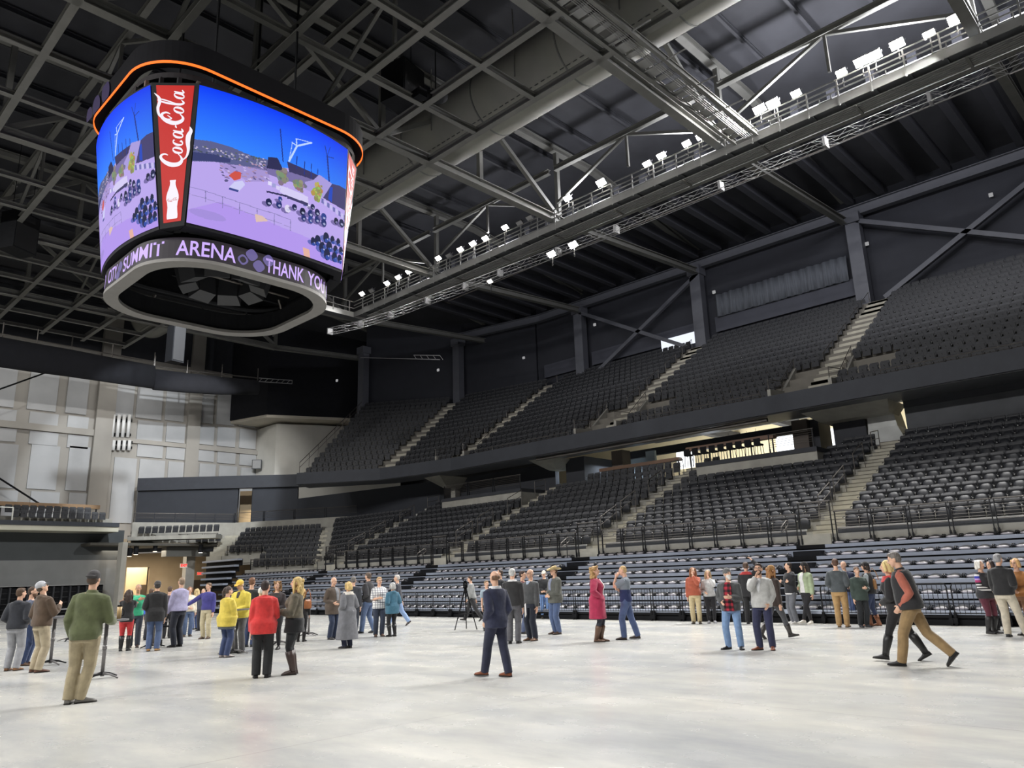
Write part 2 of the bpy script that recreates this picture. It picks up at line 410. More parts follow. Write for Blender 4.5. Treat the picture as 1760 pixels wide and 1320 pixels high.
# terrace strips of the upper tier
def strips(m, P, zlist, step, d0):
    for j in range(len(zlist)):
        a, b = offset(P, d0+step*j), offset(P, d0+step*(j+1)); z = zlist[j]; zp = zlist[j-1] if j else z-.6
        for i in range(len(P)-1):
            m.quad((a[i].x,a[i].y,z),(b[i].x,b[i].y,z),(b[i+1].x,b[i+1].y,z),(a[i+1].x,a[i+1].y,z))
            m.quad((a[i].x,a[i].y,zp),(a[i].x,a[i].y,z),(a[i+1].x,a[i+1].y,z),(a[i+1].x,a[i+1].y,zp))
m = MB(); strips(m, UP, [UZ+UR*j for j in range(NU)], RT, -.60)
tag(m.build('upper_terrace', mat('concrete_upper', sc(120,116,108), .8, 0, .12, 1.5)), 'stepped concrete terrace of the upper stand', 'terrace', kind='structure')
def wall_strip(m, P, d, z0, z1, th=.2):
    a, b = offset(P, d), offset(P, d+th)
    for i in range(len(P)-1):
        m.prism([a[i], b[i], b[i+1], a[i+1]], z0, z1)
m = MB(); wall_strip(m, UP, -1.05, 9.38, 10.30, .35); tag(m.build('trim_2', DARKW2), 'deep charcoal fascia along the front of the upper stand', 'fascia', kind='structure')
m = MB(); wall_strip(m, UP, -.9, 9.34, 9.38, 2.2); tag(m.build('upper_soffit', mat('soffit_paint', sc(96,98,102), .5, 0, .1, 1.5)), 'painted underside of the upper stand', 'soffit', kind='structure')
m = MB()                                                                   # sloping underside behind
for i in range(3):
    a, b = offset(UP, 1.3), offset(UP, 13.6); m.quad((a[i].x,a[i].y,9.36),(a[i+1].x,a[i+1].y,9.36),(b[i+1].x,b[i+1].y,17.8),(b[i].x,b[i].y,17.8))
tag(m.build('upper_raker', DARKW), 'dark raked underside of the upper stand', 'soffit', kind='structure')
UA = [(14.4, 15.7), (27.6, 28.9)]                                          # straight upper stairs
def along(P, d):                                                           # list of (point, normal angle, y-param) for seats on polyline rows
    Q = offset(P, d); out = []
    for i in range(len(Q)-1):
        t = Q[i+1]-Q[i]; L = t.length; t.normalize(); out.append((Q[i], t, L, i))
    return out
for j in range(NU):
    z = UZ+UR*j
    for q, t, L, i in along(UP, RT*j):
        ang = math.atan2(-t.x, t.y); s0 = .65 if i else 0.3; s1 = L-.65 if i < 2 else L-.15
        if i == 0:
            for y, s_, jj, n in seat_ys(2.0, q.y+s1, UA):
                if j < 4 and any(a-2.6*(j > 1)-.1 < y < b+1.9 for a, b in UA): continue
                simple_seat((q.x, y, z), 0)
        else:
            n = int((s1-s0)/.52); o_ = (s1-s0-n*.52)/2
            for jj in range(n): p = q+t*(s0+o_+.52*(jj+.5)); simple_seat((p.x, p.y, z), ang)
# upper stairs
def upper_stair(P2d, nrm, side, label):
    m = MB()
    for j in range(2, NU):
        c = P2d(j); z = UZ+UR*j; nx, ny = nrm; tx_, ty_ = -ny, nx
        for f_, zz in ((-.60, z+.01), (-.60-.42, z-UR/2)):
            x0 = Vector(c)+Vector(nrm)*f_
            m.obox((x0.x+nx*.21, x0.y+ny*.21, zz-.13), (nx*.21, ny*.21, 0), (tx_*.62, ty_*.62, 0), (0, 0, .13))
    tag(m.build('stair_flight', STEP), label, 'stairs', kind='structure')
for a, b in UA: upper_stair(lambda j, y=(a+b)/2: (UX+RT*j, y), (1, 0), 0, 'tan concrete stairs climbing the upper stand')
for vi, nr in ((1, (.99, .1)), (2, (.91, .41))):
    nrm = (Vector(nr)).normalized(); upper_stair(lambda j, v_=vi: tuple(offset(UP, RT*j)[v_]), tuple(nrm), 0, 'tan concrete stairs climbing the curved upper stand')
# ------------------------------------------------------------------ railings of the lower stand
def rail_panel(x, ya, yb, z0, z1, label, group='railing panels along the front of the lower stand', bars=6, ax=None):
    L = yb-ya; e = empty('railing_panel', (x, (ya+yb)/2, z0), 0, label, 'railing', group)
    if ax is not None: e.location = (ax[0], ax[1], z0); e.rotation_euler = (0, 0, ax[2])
    h = L/2; H_ = z1-z0
    m = MB(); m.tube([(0, -h, H_), (0, h, H_)], .024, 8); m.build('top_rail', RAIL, e)
    m = MB(); zb = max(.30, H_-.62)
    for i in range(bars): z = zb+(H_-.08-zb)*i/(bars-1); m.cyl((0, -h+.02, z), (0, h-.02, z), .0115, 5)
    m.build('wires', RAIL, e)
    for s_ in (-1, 1):
        m = MB(); m.box((-.035, s_*(h-.04)-.012, 0), (.035, s_*(h-.04)+.012, H_)); m.box((-.01, s_*(h-.04)-.03, .02), (.05, s_*(h-.04)+.03, .22)); m.build('post', RAILD, e)
RXF = 28.22
def run(ya, yb, n, lab):
    for i in range(n): a = ya+(yb-ya)*i/n; rail_panel(RXF, a+.02, a+(yb-ya)/n-.02, 2.45, 3.58, lab % nth(i))
run(3.55, 11.15, 6, 'front wire railing panel right of the main stairs, %s from the right edge')
run(12.5, 21.75, 8, 'front wire railing panel between the first two stairs, %s from the right')
run(23.2, 32.3, 8, 'front wire railing panel between second and third stairs, %s from the right')
run(33.7, 43.3, 8, 'front wire railing panel between third and fourth stairs, %s from the right')
for i, (a, b) in enumerate(AIS):
    rail_panel(RXF, a-.15, b+.0, 2.45, 3.98, 'taller railing panel closing the foot of the %s stairs from the right' % ORD[i], 'tall panels at the foot of the stairs', 7)
    # looped grab rail standing on the top tier in front of the stairs
    e = empty('grab_rail', (27.85, b+.35, 2.42), 0, 'looped steel grab rail before the %s stairs from the right' % ORD[i], 'handrail', 'looped grab rails')
    m = MB(); m.cyl((0, 0, 0), (0, 0, .55), .022, 8); m.box((-.05, -.05, 0), (.05, .05, .02)); m.build('post', RAILD, e)
    m = MB(); m.tube([(0, 0, .5), (-.10, 0, .62), (-.38, 0, .50), (-.44, 0, .58), (-.40, 0, .68), (.10, 0, .95), (.20, 0, .93), (.22, 0, .85), (.15, 0, .76), (0, 0, .66), (0, 0, .5)], .02, 7); m.build('loop', RAIL, e)
    for q, k in enumerate((1, 3, 6, 9)):
        x0, x1 = tx(k)+.1, tx(k+1)+.55; za, zb = tz(k)+.21, tz(k+1)+LR+.0
        if k == 9: x1 = tx(10)+.3; zb = tz(10)
        e = empty('stair_handrail', (x0, b-.16, za), 0, 'double steel handrail on the %s stairs from the right, %s one up' % (ORD[i], ORD[q]), 'handrail', 'handrails on the lower stairs')
        dx, dz = x1-x0, zb-za
        for px_, pz in ((0, 0), (dx, dz)):
            m = MB(); m.cyl((px_, 0, pz-.21 if px_ else 0), (px_, 0, pz+.92), .02, 8); m.build('post', RAIL, e)
        for dzz in (.92, .55):
            m = MB(); m.cyl((0, 0, dzz), (dx, 0, dz+dzz), .021 if dzz > .6 else .016, 8); m.build('top_rail' if dzz > .6 else 'lower_rail', RAIL, e)

# upper stand railings
for i, (ya, yb) in enumerate(((2.0, 11.6), (17.7, 24.8), (30.9, 39.6))):
    e = empty('guard_rail', (37.28, (ya+yb)/2, 10.30), 0, 'low front rail of the upper stand, %s length from the right' % ORD[i], 'railing'); h = (yb-ya)/2
    m = MB(); m.tube([(0, -h, .28), (0, h, .28)], .022, 6); m.tube([(0, -h, .12), (0, h, .12)], .012, 6); m.build('top_rail', RAIL, e)
    n = int((yb-ya)/1.6)
    for j in range(n+1): m = MB(); m.cyl((0, -h+2*h*j/n, 0), (0, -h+2*h*j/n, .28), .014, 6); m.build('post', RAIL, e)
for i, (a, b) in enumerate(UA+[(41.4, 42.6)]):
    nm = ('right-hand', 'second', 'third')[i]
    # vomitory cut into the front rows: two raked concrete cheeks and rails
    for s_, (y0, nme) in enumerate(((a-.35, 'right'), (b+1.55, 'left'))):
        e = MB(); poly = [(37.4, 10.0), (37.4, 10.75), (39.0, 10.9), (41.0, 12.55), (41.0, 10.0)]
        e.profile_y(poly[::-1], y0-.09, y0+.09); o = e.build('vomitory_wall', CONC); tag(o, 'raked concrete cheek wall %s of the %s upper stairs' % (nme, nm), 'parapet', 'cheek walls of the upper entrances')
        r = empty('stair_handrail', (37.4, y0, 10.75), 0, 'steel railing on the cheek wall %s of the %s upper stairs' % (nme, nm), 'handrail', 'railings of the upper entrances')
        m = MB(); m.tube([(0, 0, .55), (1.6, 0, .72), (3.6, 0, 2.35)], .022, 7); m.build('top_rail', RAIL, r)
        m = MB()
        for q in range(4): m.tube([(0, 0, .1+.11*q), (1.6, 0, .25+.11*q), (3.6, 0, 1.88+.11*q)], .009, 5)
        m.build('wires', RAIL, r)
        for px_, z_, zz in ((0, 0, .55), (1.6, .15, .72), (2.6, .97, 1.54), (3.55, 1.75, 2.31)): m = MB(); m.cyl((px_, 0, z_), (px_, 0, zz), .02, 6); m.build('post', RAIL, r)
    m = MB(); m.box((37.3, a-.3, 9.9), (41.3, b+1.5, 10.02)); m.box((40.0, b+.1, 10.0), (41.2, b+1.45, 10.55)); m.box((40.6, b+.1, 10.5), (41.2, b+1.45, 11.1)); tag(m.build('landing', STEP), 'pale concrete landing of the %s upper entrance' % nm, 'landing', kind='structure')
    for q in range(4):
        x0 = UX+RT*(4+3*q)-.3; z0 = UZ+UR*(4+3*q)
        e = empty('stair_handrail', (x0, b-.1, z0), 0, 'thin handrail on the %s upper stairs, %s one up' % (nm, ORD[q]), 'handrail', 'handrails on the upper stairs')
        dx, dz = 1.5, 1.5/RT*UR
        for a_ in (0, 1): m = MB(); m.cyl((dx*a_, 0, dz*a_-.2), (dx*a_, 0, dz*a_+.88), .018, 6); m.build('post', RAIL, e)
        m = MB(); m.cyl((0, 0, .88), (dx, 0, dz+.88), .02, 6); m.build('top_rail', RAIL, e)
# end of the upper stand: raked railing
A_, B_ = offset(UP, -.6)[3], offset(UP, 13.0)[3]; d_ = B_-A_
e = empty('stair_handrail', (A_.x, A_.y, 10.2), 0, 'long raked railing at the far left end of the upper stand', 'handrail')
m = MB(); m.cyl((0, 0, 1.0), (d_.x, d_.y, 8.2+1.0), .03, 7); m.cyl((0, 0, .6), (d_.x, d_.y, 8.2+.6), .018, 6); m.build('top_rail', RAIL, e)
for q in range(9): t = q/8; m = MB(); m.cyl((d_.x*t, d_.y*t, 8.2*t-.1), (d_.x*t, d_.y*t, 8.2*t+1.0), .022, 6); m.build('post', RAIL, e)

# ------------------------------------------------------------------ concourse behind the lower stand
CREAM = mat('cream_wall', sc(226,214,182), .7, 0, .04, 1)
PALEB = mat('pale_blue_wall', sc(176,192,206), .6, 0, .05, 1)
WOOD = mat('bar_wood', sc(104,74,52), .5, 0, .2, 3, stretch=(1, .1, 1))
BROWN = mat('brown_column', sc(86,78,72), .7, 0, .1, 2)
def S_(name, mb, m_, label, cat): return tag(mb.build(name, m_), label, cat, kind='structure')
m = MB(); m.box((38.62, RY0, 6.7), (52, 46, 7.0)); S_('floor_concourse', m, CONC, 'concourse floor behind the lower stand', 'floor')
m = MB(); m.box((51.0, RY0, 7), (51.2, 46, 15.5)); S_('wall_concourse', m, CREAM, 'bright cream wall at the back of the concourse', 'wall')
m = MB(); m.box((39.4, RY0, 7), (39.7, 11.45, 9.0)); S_('wall_grey', m, CONCD, 'grey concrete wall behind the top seats at the right', 'wall')
m = MB(); m.box((39.35, RY0, 9.0), (39.9, 11.45, 9.4)); S_('trim_3', m, DARKW, 'dark band over the grey concrete wall', 'trim')
m = MB(); m.rings([[(40.0-.5*f, 12.2-.55*f, z), (41.2, 12.2-.55*f, z), (41.2, 13.4, z), (40.0-.5*f, 13.4, z)] for z, f in ((7.0, 1), (7.6, .95), (8.3, .35), (9.4, 0))]); S_('column_1', m, mat('pale_concrete', sc(186,188,186), .75, 0, .14, 1.2, .2), 'pale concrete raker column at the head of the right-hand stairs', 'column')
for i, (a, b, x0, x1, mm, lab) in enumerate([(13.55, 15.2, 40, 42.5, DARKW, 'dark wall block left of the pale concrete column'), (16.1, 16.55, 40.4, 42, DARKW, 'dark glass strip beside the brown column'),
        (16.55, 17.4, 40, 40.9, BROWN, 'brown column at the right end of the lounge'), (27.6, 28.3, 42, 42.2, PALEB, 'pale blue door panel right of the lounge column'), (28.75, 29.6, 40, 40.9, BROWN, 'brown column left of the lounge'),
        (29.6, 31.9, 44, 44.2, PALEB, 'pale blue wall at the left of the lounge'), (31.9, 33.5, 40, 44.5, DARKW, 'dark wall block left of the pale blue wall'), (33.5, 35.0, 43.0, 43.3, PALEB, 'pale lit recess in the dark concourse wall'),
        (35.0, 44.9, 40.6, 41, DARKW, 'long dark concourse wall behind the parapet'), (47.3, 53, 40.2, 40.6, DARKW, 'dark concourse wall near the far corner')]):
    m = MB(); m.box((x0, a, 7), (x1, b, 9.4)); S_('wall_block', m, mm, lab, 'wall')
m = MB(); m.box((43.0, 17.4, 9.25), (43.3, 31, 9.75)); m.box((44, 21.0, 10.7), (50.9, 21.5, 11.3)); m.box((44, 26.0, 10.7), (50.9, 26.5, 11.3)); m.box((47, 13, 10.9), (47.5, 31, 11.4)); S_('beam_lounge', m, DARKW, 'dark beams under the lounge ceiling', 'beam')
m = MB(); m.box((40, 44.9, 7), (40.5, 45.4, 9.0)); m.rings([[(38.6-.9*f, 44.6-.5*f, z), (40.6, 44.6-.5*f, z), (40.6, 45.6+.4*f, z), (38.6-.9*f, 45.6+.4*f, z)] for z, f in ((8.6, -.6), (9.36, 1))]); S_('column_2', m, CONC, 'concrete column with flared head under the upper stand', 'column')
m = MB(); m.rings([[(38.9-.9*f, 33.6-.5*f, z), (40.6, 33.6-.5*f, z), (40.6, 34.8+.4*f, z), (38.9-.9*f, 34.8+.4*f, z)] for z, f in ((8.7, -.6), (9.36, 1))]); S_('column_3', m, CONC, 'flared concrete corbel under the upper stand', 'column')
m = MB(); m.rings([[(38.9-.9*f, 12.0-.3*f, z), (40.6, 12.0-.3*f, z), (40.6, 15.6+.4*f, z), (38.9-.9*f, 15.6+.4*f, z)] for z, f in ((8.9, -.3), (9.36, 1))]); S_('column_4', m, CONC, 'tan concrete beam end under the upper stand at the right', 'column')
# soffit pipe under the fascia
m = MB(); m.cyl((37.6, 17.6, 9.22), (37.6, 34, 9.22), .11, 10); o = m.build('pipe', RAIL); tag(o, 'long grey pipe hung under the edge of the upper stand', 'pipe')
# raised platforms interrupting the top rows
for i, (a, b, lab) in enumerate(((14.5, 21.0, 'right'), (33.85, 41.6, 'left'))):
    m = MB(); m.box((tx(8)+.02, a, 5.7), (38.65, b, 6.98)); S_('parapet_%d' % (i+1), m, CONC, 'pale concrete parapet of the %s platform over the seats' % lab, 'parapet')
    m = MB(); m.box((tx(8)-.03, a-.03, 6.98), (38.65, b, 7.20)); S_('trim_%d' % (4+i), m, DARKW, 'dark edge on the %s platform parapet' % lab, 'trim')
n_ = 0
for a, b in ((14.6, 16.9), (33.95, 36.4), (36.5, 38.9), (39.0, 41.5)):
    rail_panel(tx(8)+.12, a, b, 7.18, 8.10, 'platform railing panel with thin wires, %s from the right' % ORD[n_], 'railing panels on the platforms'); n_ += 1
for a, b, x, z, lab in ((17.3, 22.5, 37.6, 8.20, 'long brown drink rail over the stools of the lounge platform'), (24.0, 29.9, 39.2, 8.02, 'brown drink rail behind the top row of seats')):
    e = empty('drink_rail', (x, (a+b)/2, 7.0), 0, lab, 'counter'); h = (b-a)/2
    m = MB(); m.box((-.2, -h, z-7.0), (.2, h, z-7.0+.20)); m.build('top', WOOD, e)
    for q in range(5): m = MB(); y = -h+.15+(2*h-.3)*q/4; m.box((-.03, y-.03, 0), (.03, y+.03, z-7.0)); m.build('leg', RAILD, e)
st0 = None
for q in range(9):
    y = 17.9+.52*q
    if st0 is None:
        st0 = empty('bar_stool', (36.9, y, 7.20))
        m = MB(); m.box((-.17, -.19, .62), (.17, .19, .70)); m.build('seat', BLACK, st0); m = MB(); m.box((-.19, -.18, .70), (-.15, .18, .98)); m.build('backrest', BLACK, st0)
        for sx in (-1, 1):
            for sy in (-1, 1): m = MB(); m.cyl((sx*.17, sy*.18, 0), (sx*.13, sy*.14, .63), .016, 6); m.build('leg', RAILD, st0)
        o = st0
    else: o = copy_tree(st0); o.location = (36.9, y, 7.20)
    tag(o, 'dark bar stool on the lounge platform, %s from the right' % ORD[q], 'stool', 'stools at the lounge drink rail')
BULB = mat('bulb', (1, .82, .55), .4, var=0, emit=14)
for q, (y, x) in enumerate(((22.9, 44), (23.8, 44.5), (24.9, 44))):
    e = empty('pendant_lamp', (x+3, y, 10.7), 0, 'small glowing pendant bulb in the lounge, %s from the right' % ORD[q], 'lamp', 'pendant bulbs in the lounge')
    m = MB(); m.cyl((0, 0, -.55), (0, 0, 0), .01, 5); m.build('cord', BLACK, e); m = MB(); m.ell((0, 0, -.62), (.09, .09, .10)); m.build('bulb', BULB, e, True)
# seats on top rows left of stairs two, standing before the drink rail
for y, s_, j, n in seat_ys(23.9, 30.2, []): simple_seat((tx(10)+.55, y, 7.0), 0)
# tall bright window far back in the lounge
for q, (a, b) in enumerate(((17.8, 20.6), (20.8, 23.4), (30.0, 31.5))):
    m = MB(); m.box((50.92, a, 9.3), (50.99, b, 10.6)); o = m.build('window_%d' % (q+1), mat('window_daylight', (.92, .96, 1), .3, var=0, emit=2.2)); tag(o, 'bright window at the back of the lounge, %s from the right' % ORD[q], 'window', kind='structure')
# ------------------------------------------------------------------ back wall and columns behind the upper stand
m = MB(); m.box((51.6, -8, 16), (51.9, 46, 27.5)); S_('wall_right', m, mat('upper_back_wall', sc(44,46,54), .8, 0, .08, 1), 'dark wall behind the upper stand', 'wall')
m = MB(); P_ = offset(UP, 13.6); m.prism([P_[1]+Vector((0, 3)), P_[2], P_[3], P_[3]+Vector((.3, .3)), P_[2]+Vector((.4, 0)), P_[1]+Vector((.4, 3))], 16, 27.5); S_('wall_right_curved', m, MATS['upper_back_wall'], 'dark curved wall behind the far end of the upper stand', 'wall')
BAND = mat('upper_band_paint', sc(66,68,78), .75, 0, .08, 1)
for a, b in ((16.2, 27.3), (28.6, 39.4), (40.8, 45)):
    m = MB(); m.box((51.3, a, 19.4), (51.6, b, 20.6)); S_('trim_band', m, BAND, 'lighter band low on the wall between two columns of the upper stand', 'trim')
COLM = mat('steel_column_paint', sc(92,94,102), .6, 0, .06, 2)
cols = [(50.9, 16.1), (50.9, 28.3), (50.9, 40.2)]+[(offset(UP, 12.9)[2].x, offset(UP, 12.9)[2].y), (offset(UP, 12.9)[3].x, offset(UP, 12.9)[3].y)]
for i, (x, y) in enumerate(cols):
    m = MB(); m.box((x-.35, y-.45, 17.5), (x+.35, y+.45, 24.6)); m.box((x-.5, y-.55, 24.2), (x+.5, y+.55, 24.9)); S_('column_upper', m, COLM, 'tall grey column behind the upper stand, %s from the right' % ORD[i], 'column')
def xbrace(ya, za, yb, zb, lab):
    m = MB(); m.bar((50.7, ya, za), (50.7, yb, zb), .30, .30); tag(m.build('diagonal_brace', COLM), lab, 'brace', 'diagonal braces of the upper wall')
xbrace(28.0, 24.3, 38.6, 18.4, 'diagonal steel brace falling to the left from the second column'); xbrace(40.0, 24.3, 29.5, 18.6, 'diagonal steel brace rising to the left toward the third column')
xbrace(15.8, 24.3, 4.5, 18.8, 'diagonal steel brace falling to the right from the first column'); xbrace(4.0, 24.3, 14.8, 18.5, 'diagonal steel brace rising to the right behind the upper seats')
CURT = mat('grey_curtain', sc(88,92,100), .9, 0, .25, 5, stretch=(1, 4, .1))
m = MB(); n = 60; vs = []; fs = []
for i in range(n+1):
    y = 17.0+10*i/n; x = 51.15+.10*math.sin(i*1.9)+.05*math.sin(i*.7)
    vs += [(x, y, 20.5), (x+.03, y, 22.3)]
for i in range(n): fs.append((2*i, 2*i+2, 2*i+3, 2*i+1))
m.add(vs, fs); o = m.build('curtain', CURT, None, True); sd = o.modifiers.new('t', 'SOLIDIFY'); sd.thickness = .03; tag(o, 'grey hanging curtain strip on the wall right of the second column', 'curtain')
m = MB(); m.box((51.2, 29.0, 19.0), (51.3, 32.2, 19.9)); o = m.build('window_4', mat('window_daylight_dim', (.85, .9, 1), .3, var=0, emit=1.1)); tag(o, 'small bright opening at the top of the second upper stairs', 'window', kind='structure')
for q, (px, py) in enumerate(((1703, 335), (1490, 419), (1227, 502), (1022, 558), (900, 615), (753, 636), (579, 654))):
    p = at_x(px, py, 51.25) if q < 5 else at_x(px, py, 44.5 if q == 5 else 40)
    m = MB(); m.box((p.x-.06, p.y-.11, p.z-.11), (p.x+.06, p.y+.11, p.z+.11)); o = m.build('wall_light', mat('wall_light_face', (.9, .9, .92), .5, var=0, emit=.35)); tag(o, 'small square white fixture on the upper wall, %s from the right' % ORD[q], 'light', 'square fixtures on the upper wall')
# ------------------------------------------------------------------ curved corner of the lower stand and the far end
def cpx(u, v): return (330+u*280/1760, 860+v*280/1760)
def lp(a, b, t): return (a[0]+(b[0]-a[0])*t, a[1]+(b[1]-a[1])*t)
# row ends read along the two stairs of the corner; every row is a straight bench between them
rowsC = []
def px_of(p, z):
    d = Vector((p.x, p.y, z))-CAMP; return 880+F*d.dot(cr)/d.dot(fw)
_a = at_z(*cpx(1405, 585), LZ+.95); _b = at_z(*cpx(640, 618), LZ+.95); A0, B0 = Vector((_a.x, _a.y)), Vector((_b.x, _b.y))
tC = (B0-A0).normalized(); nC = Vector((tC.y, -tC.x))
def slide(r, u):                                                           # point of row r that stands at the stair edge
    z = LZ+LR*r; base = A0+nC*(LT*r); lo, hi = -12.0, 25.0
    for _ in range(50):
        m_ = (lo+hi)/2
        if px_of(base+tC*m_, z+.9) > cpx(u, 0)[0]: lo = m_
        else: hi = m_
    return base+tC*lo
def crow(r):
    return slide(r, 1405+3*r), slide(r, 640+62*r if r < 3 else 390+37*(r-3)), LZ+LR*r
rowsC = [crow(r) for r in range(8)]
rowsD = []                                                                 # fan block between the straight stand and the corner stairs
for r in range(9):
    a = Vector((tx(r)+.70, 45.7)); A = crow(r)[0]; t = (A-a); L = t.length; rowsD.append((a, a+t*((L-1.25)/L), LZ+LR*r))
def bench(rows, name, lab, depth=.86, mm=CONC, z_under=.6):
    m = MB()
    for a, b, z in rows:
        t = (b-a).normalized(); n = Vector((t.y, -t.x))
        p = [a-n*.74, b-n*.74, b+n*.75, a+n*.75]
        m.prism(p, z-z_under, z)
    return S_(name, m, mm, lab, 'terrace')
bench(rowsD, 'corner_terrace', 'stepped concrete terrace of the fan block in the corner'); bench(rowsC, 'corner_terrace', 'stepped concrete terrace of the far corner block')
for rows in (rowsD, rowsC):
    for a, b, z in rows:
        t = b-a; L = t.length; t.normalize(); n = int((L-.1)/.52); o_ = (L-n*.52)/2; ang = math.atan2(-t.x, t.y)
        for j in range(n): p = a+t*(o_+.52*(j+.5)); simple_seat((p.x, p.y, z), ang)
def corner_stairs(pts, nrm, w, lab):
    m = MB(); t = Vector((-nrm.y, nrm.x))
    for (p, z) in pts:
        for f_, zz in ((-.74, z), (-.74+.43, z+LR/2)):
            c = p+nrm*(f_+.43); m.obox((c.x, c.y, zz-.28), (nrm.x*.43, nrm.y*.43, 0), (t.x*w/2, t.y*w/2, 0), (0, 0, .29))
    S_('stair_flight', m, STEP, lab, 'stairs')
nA = (rowsC[7][0]-rowsC[0][0]).normalized()
corner_stairs([((rowsD[r][1]+rowsC[r][0])/2, rowsC[r][2]) for r in range(8)], nA, 1.25, 'pale concrete stairs between the fan block and the far corner block')
tB = (rowsC[7][1]-rowsC[7][0]).normalized(); nB = Vector((tB.y, -tB.x))
corner_stairs([(rowsC[r][1]+(rowsC[r][1]-rowsC[r][0]).normalized()*.75, rowsC[r][2]) for r in range(3, 8)], nB, 1.4, 'pale concrete stairs at the left end of the far corner block')
# two-row bench over the entrance passage
E6 = [(at_z(378, 900, 6.75), at_z(228, 904.5, 6.75), 5.85), (at_z(381, 917, 6.1), at_z(226, 922, 6.1), 5.2)]
rowsE = [(Vector((a.x, a.y)), Vector((b.x, b.y)), z) for a, b, z in E6][::-1]
bench(rowsE, 'corner_terrace', 'narrow two-row terrace over the entrance passage', z_under=.3)
for a, b, z in rowsE:
    t = b-a; L = t.length; t.normalize(); n = int((L-.1)/.56); ang = math.atan2(-t.x, t.y)
    for j in range(n): p = a+t*(.56*(j+.5)); simple_seat((p.x, p.y, z), ang)
a, b, z = rowsE[0]; t = (b-a).normalized(); n = Vector((t.y, -t.x))
q0, q1 = a-n*.8-t*1.6, b-n*.8+t*1.3
m = MB(); m.prism([q0, q1, q1+n*.3, q0+n*.3], 4.6, 5.12); S_('trim_6', m, DARKW2, 'charcoal fascia of the two-row bench over the passage', 'fascia')
def rail_line(P0, P1, z0, z1, n, lab, grp=None):
    d = P1-P0; ang = math.atan2(-d.x, d.y); L = d.length/n
    for i in range(n):
        c = P0+d*((i+.5)/n); rail_panel(0, -L/2+.02, L/2-.02, z0, z1, lab % ORD[i], grp, 5, (c.x, c.y, ang))
rail_line(a-n*.7, b-n*.7, 5.14, 6.1, 6, 'wire railing panel over the entrance passage, %s from the right', 'railing panels over the passage')
P0 = rowsC[0][0]-nA*.72; P1 = rowsC[0][1]-nA*.72
rail_line(P0, P1, 2.5, 3.58, 4, 'wire railing panel before the far corner block, %s from the right', 'railing panels of the corner block')
rail_line(rowsD[0][0]-nA*.72, rowsD[0][1]-nA*.6, 2.5, 3.58, 3, 'wire railing panel before the fan block, %s from the right', 'railing panels of the fan block')
P0 = rowsC[3][1].lerp(rowsC[3][0], .38)-nA*.72; P1 = rowsC[3][1]-nA*.72
rail_line(P0, P1, 3.7, 4.8, 3, 'wire railing panel where the corner rows are cut away, %s from the right', 'railing panels above the cut rows')
m = MB(); t_ = (P1-P0).normalized(); n_ = Vector((t_.y, -t_.x)); m.prism([P0, P1+t_*1.6, P1+t_*1.6+n_*.3, P0+n_*.3], 3.3, 3.85); S_('trim_7', m, CONC, 'concrete edge under the cut corner rows', 'trim')
# parapet and dark club wall behind the corner rows
ZQ = 7.1; q3 = at_z(228, 897.5, ZQ); Q = [rowsC[7][0]+nC*.85-tC*2.6, rowsC[7][0]+nC*.85, rowsC[7][1]+nC*.85+tC*1.4, Vector((q3.x, q3.y))]
DQ = Q[1].length+1.8; ZC = EYE+DQ*190/F
m = MB()
for i in range(3):
    t = (Q[i+1]-Q[i]).normalized(); n = Vector((t.y, -t.x)); m.prism([Q[i], Q[i+1], Q[i+1]+n*.2, Q[i]+n*.2], 5.4, ZQ); m.prism([Q[i]+n*.2, Q[i+1]+n*.2, Q[i+1]+n*1.5, Q[i]+n*1.5], 6.2, 6.4)
S_('parapet_3', m, CONC, 'pale concrete parapet above the far corner rows', 'parapet')
W0, W1 = at_z(512, 815, ZC), at_z(237, 822, ZC); W0, W1 = Vector((W0.x, W0.y)), Vector((W1.x, W1.y)); tW = (W1-W0); LW = tW.length; tW.normalize(); nW = Vector((tW.y, -tW.x))
sh = -nW*0.0
def wseg(u0, u1, z0, z1, d0, d1, mm, name, lab, cat='wall'):
    m = MB(); p, q = W0+tW*(LW*u0), W0+tW*(LW*u1); m.prism([p+nW*d0, q+nW*d0, q+nW*d1, p+nW*d1], z0, z1); S_(name, m, mm, lab, cat)
CLUB = mat('club_wall_paint', sc(50,53,60), .8, 0, .06, 1.5)
wseg(0, .285, 6.3, ZC-1.1, .25, .6, CLUB, 'wall_corner', 'dark club wall right of its lit doorway'); wseg(.375, 1.0, 6.3, ZC-1.1, .25, .6, CLUB, 'wall_corner', 'dark club wall left of its lit doorway')
wseg(-.05, 1.0, ZC-1.15, ZC, 0, .7, DARKW2, 'trim_8', 'charcoal fascia over the dark club wall', 'fascia'); wseg(.25, .42, 6.3, ZC-1.1, 3.0, 3.2, mat('lit_doorway_wall', sc(170,150,120), .7, 0, .05, 1), 'wall_corner', 'tan wall inside the lit doorway of the club')
m = MB(); m.prism([W0+nW*.25, (40.2, 47.0), (40.6, 46.78), W0+nW*.7], 6.2, 9.4); S_('wall_corner', m, MATS['club_wall_paint'], 'dark wall under the far end of the upper stand', 'wall')
wseg(.285, .295, 6.3, ZC-1.1, .6, 3.2, BLACK, 'wall_corner', 'right cheek of the club doorway'); wseg(-.1, 1.0, 6.2, 6.4, .2, 3.2, CONCD, 'floor_club', 'floor of the club terrace', 'floor')
p0, p1 = Q[3], Q[2]; rail_line(p1-(p1-p0).normalized()*.0, p0, ZQ, ZQ+.75, 5, 'thin wire railing panel on the corner parapet, %s from the right', 'railing panels on the corner parapet')
rail_line(Q[0], Q[2], ZQ, ZQ+.85, 4, 'thin wire railing panel before the dark club wall, %s from the right', 'railing panels on the corner parapet')
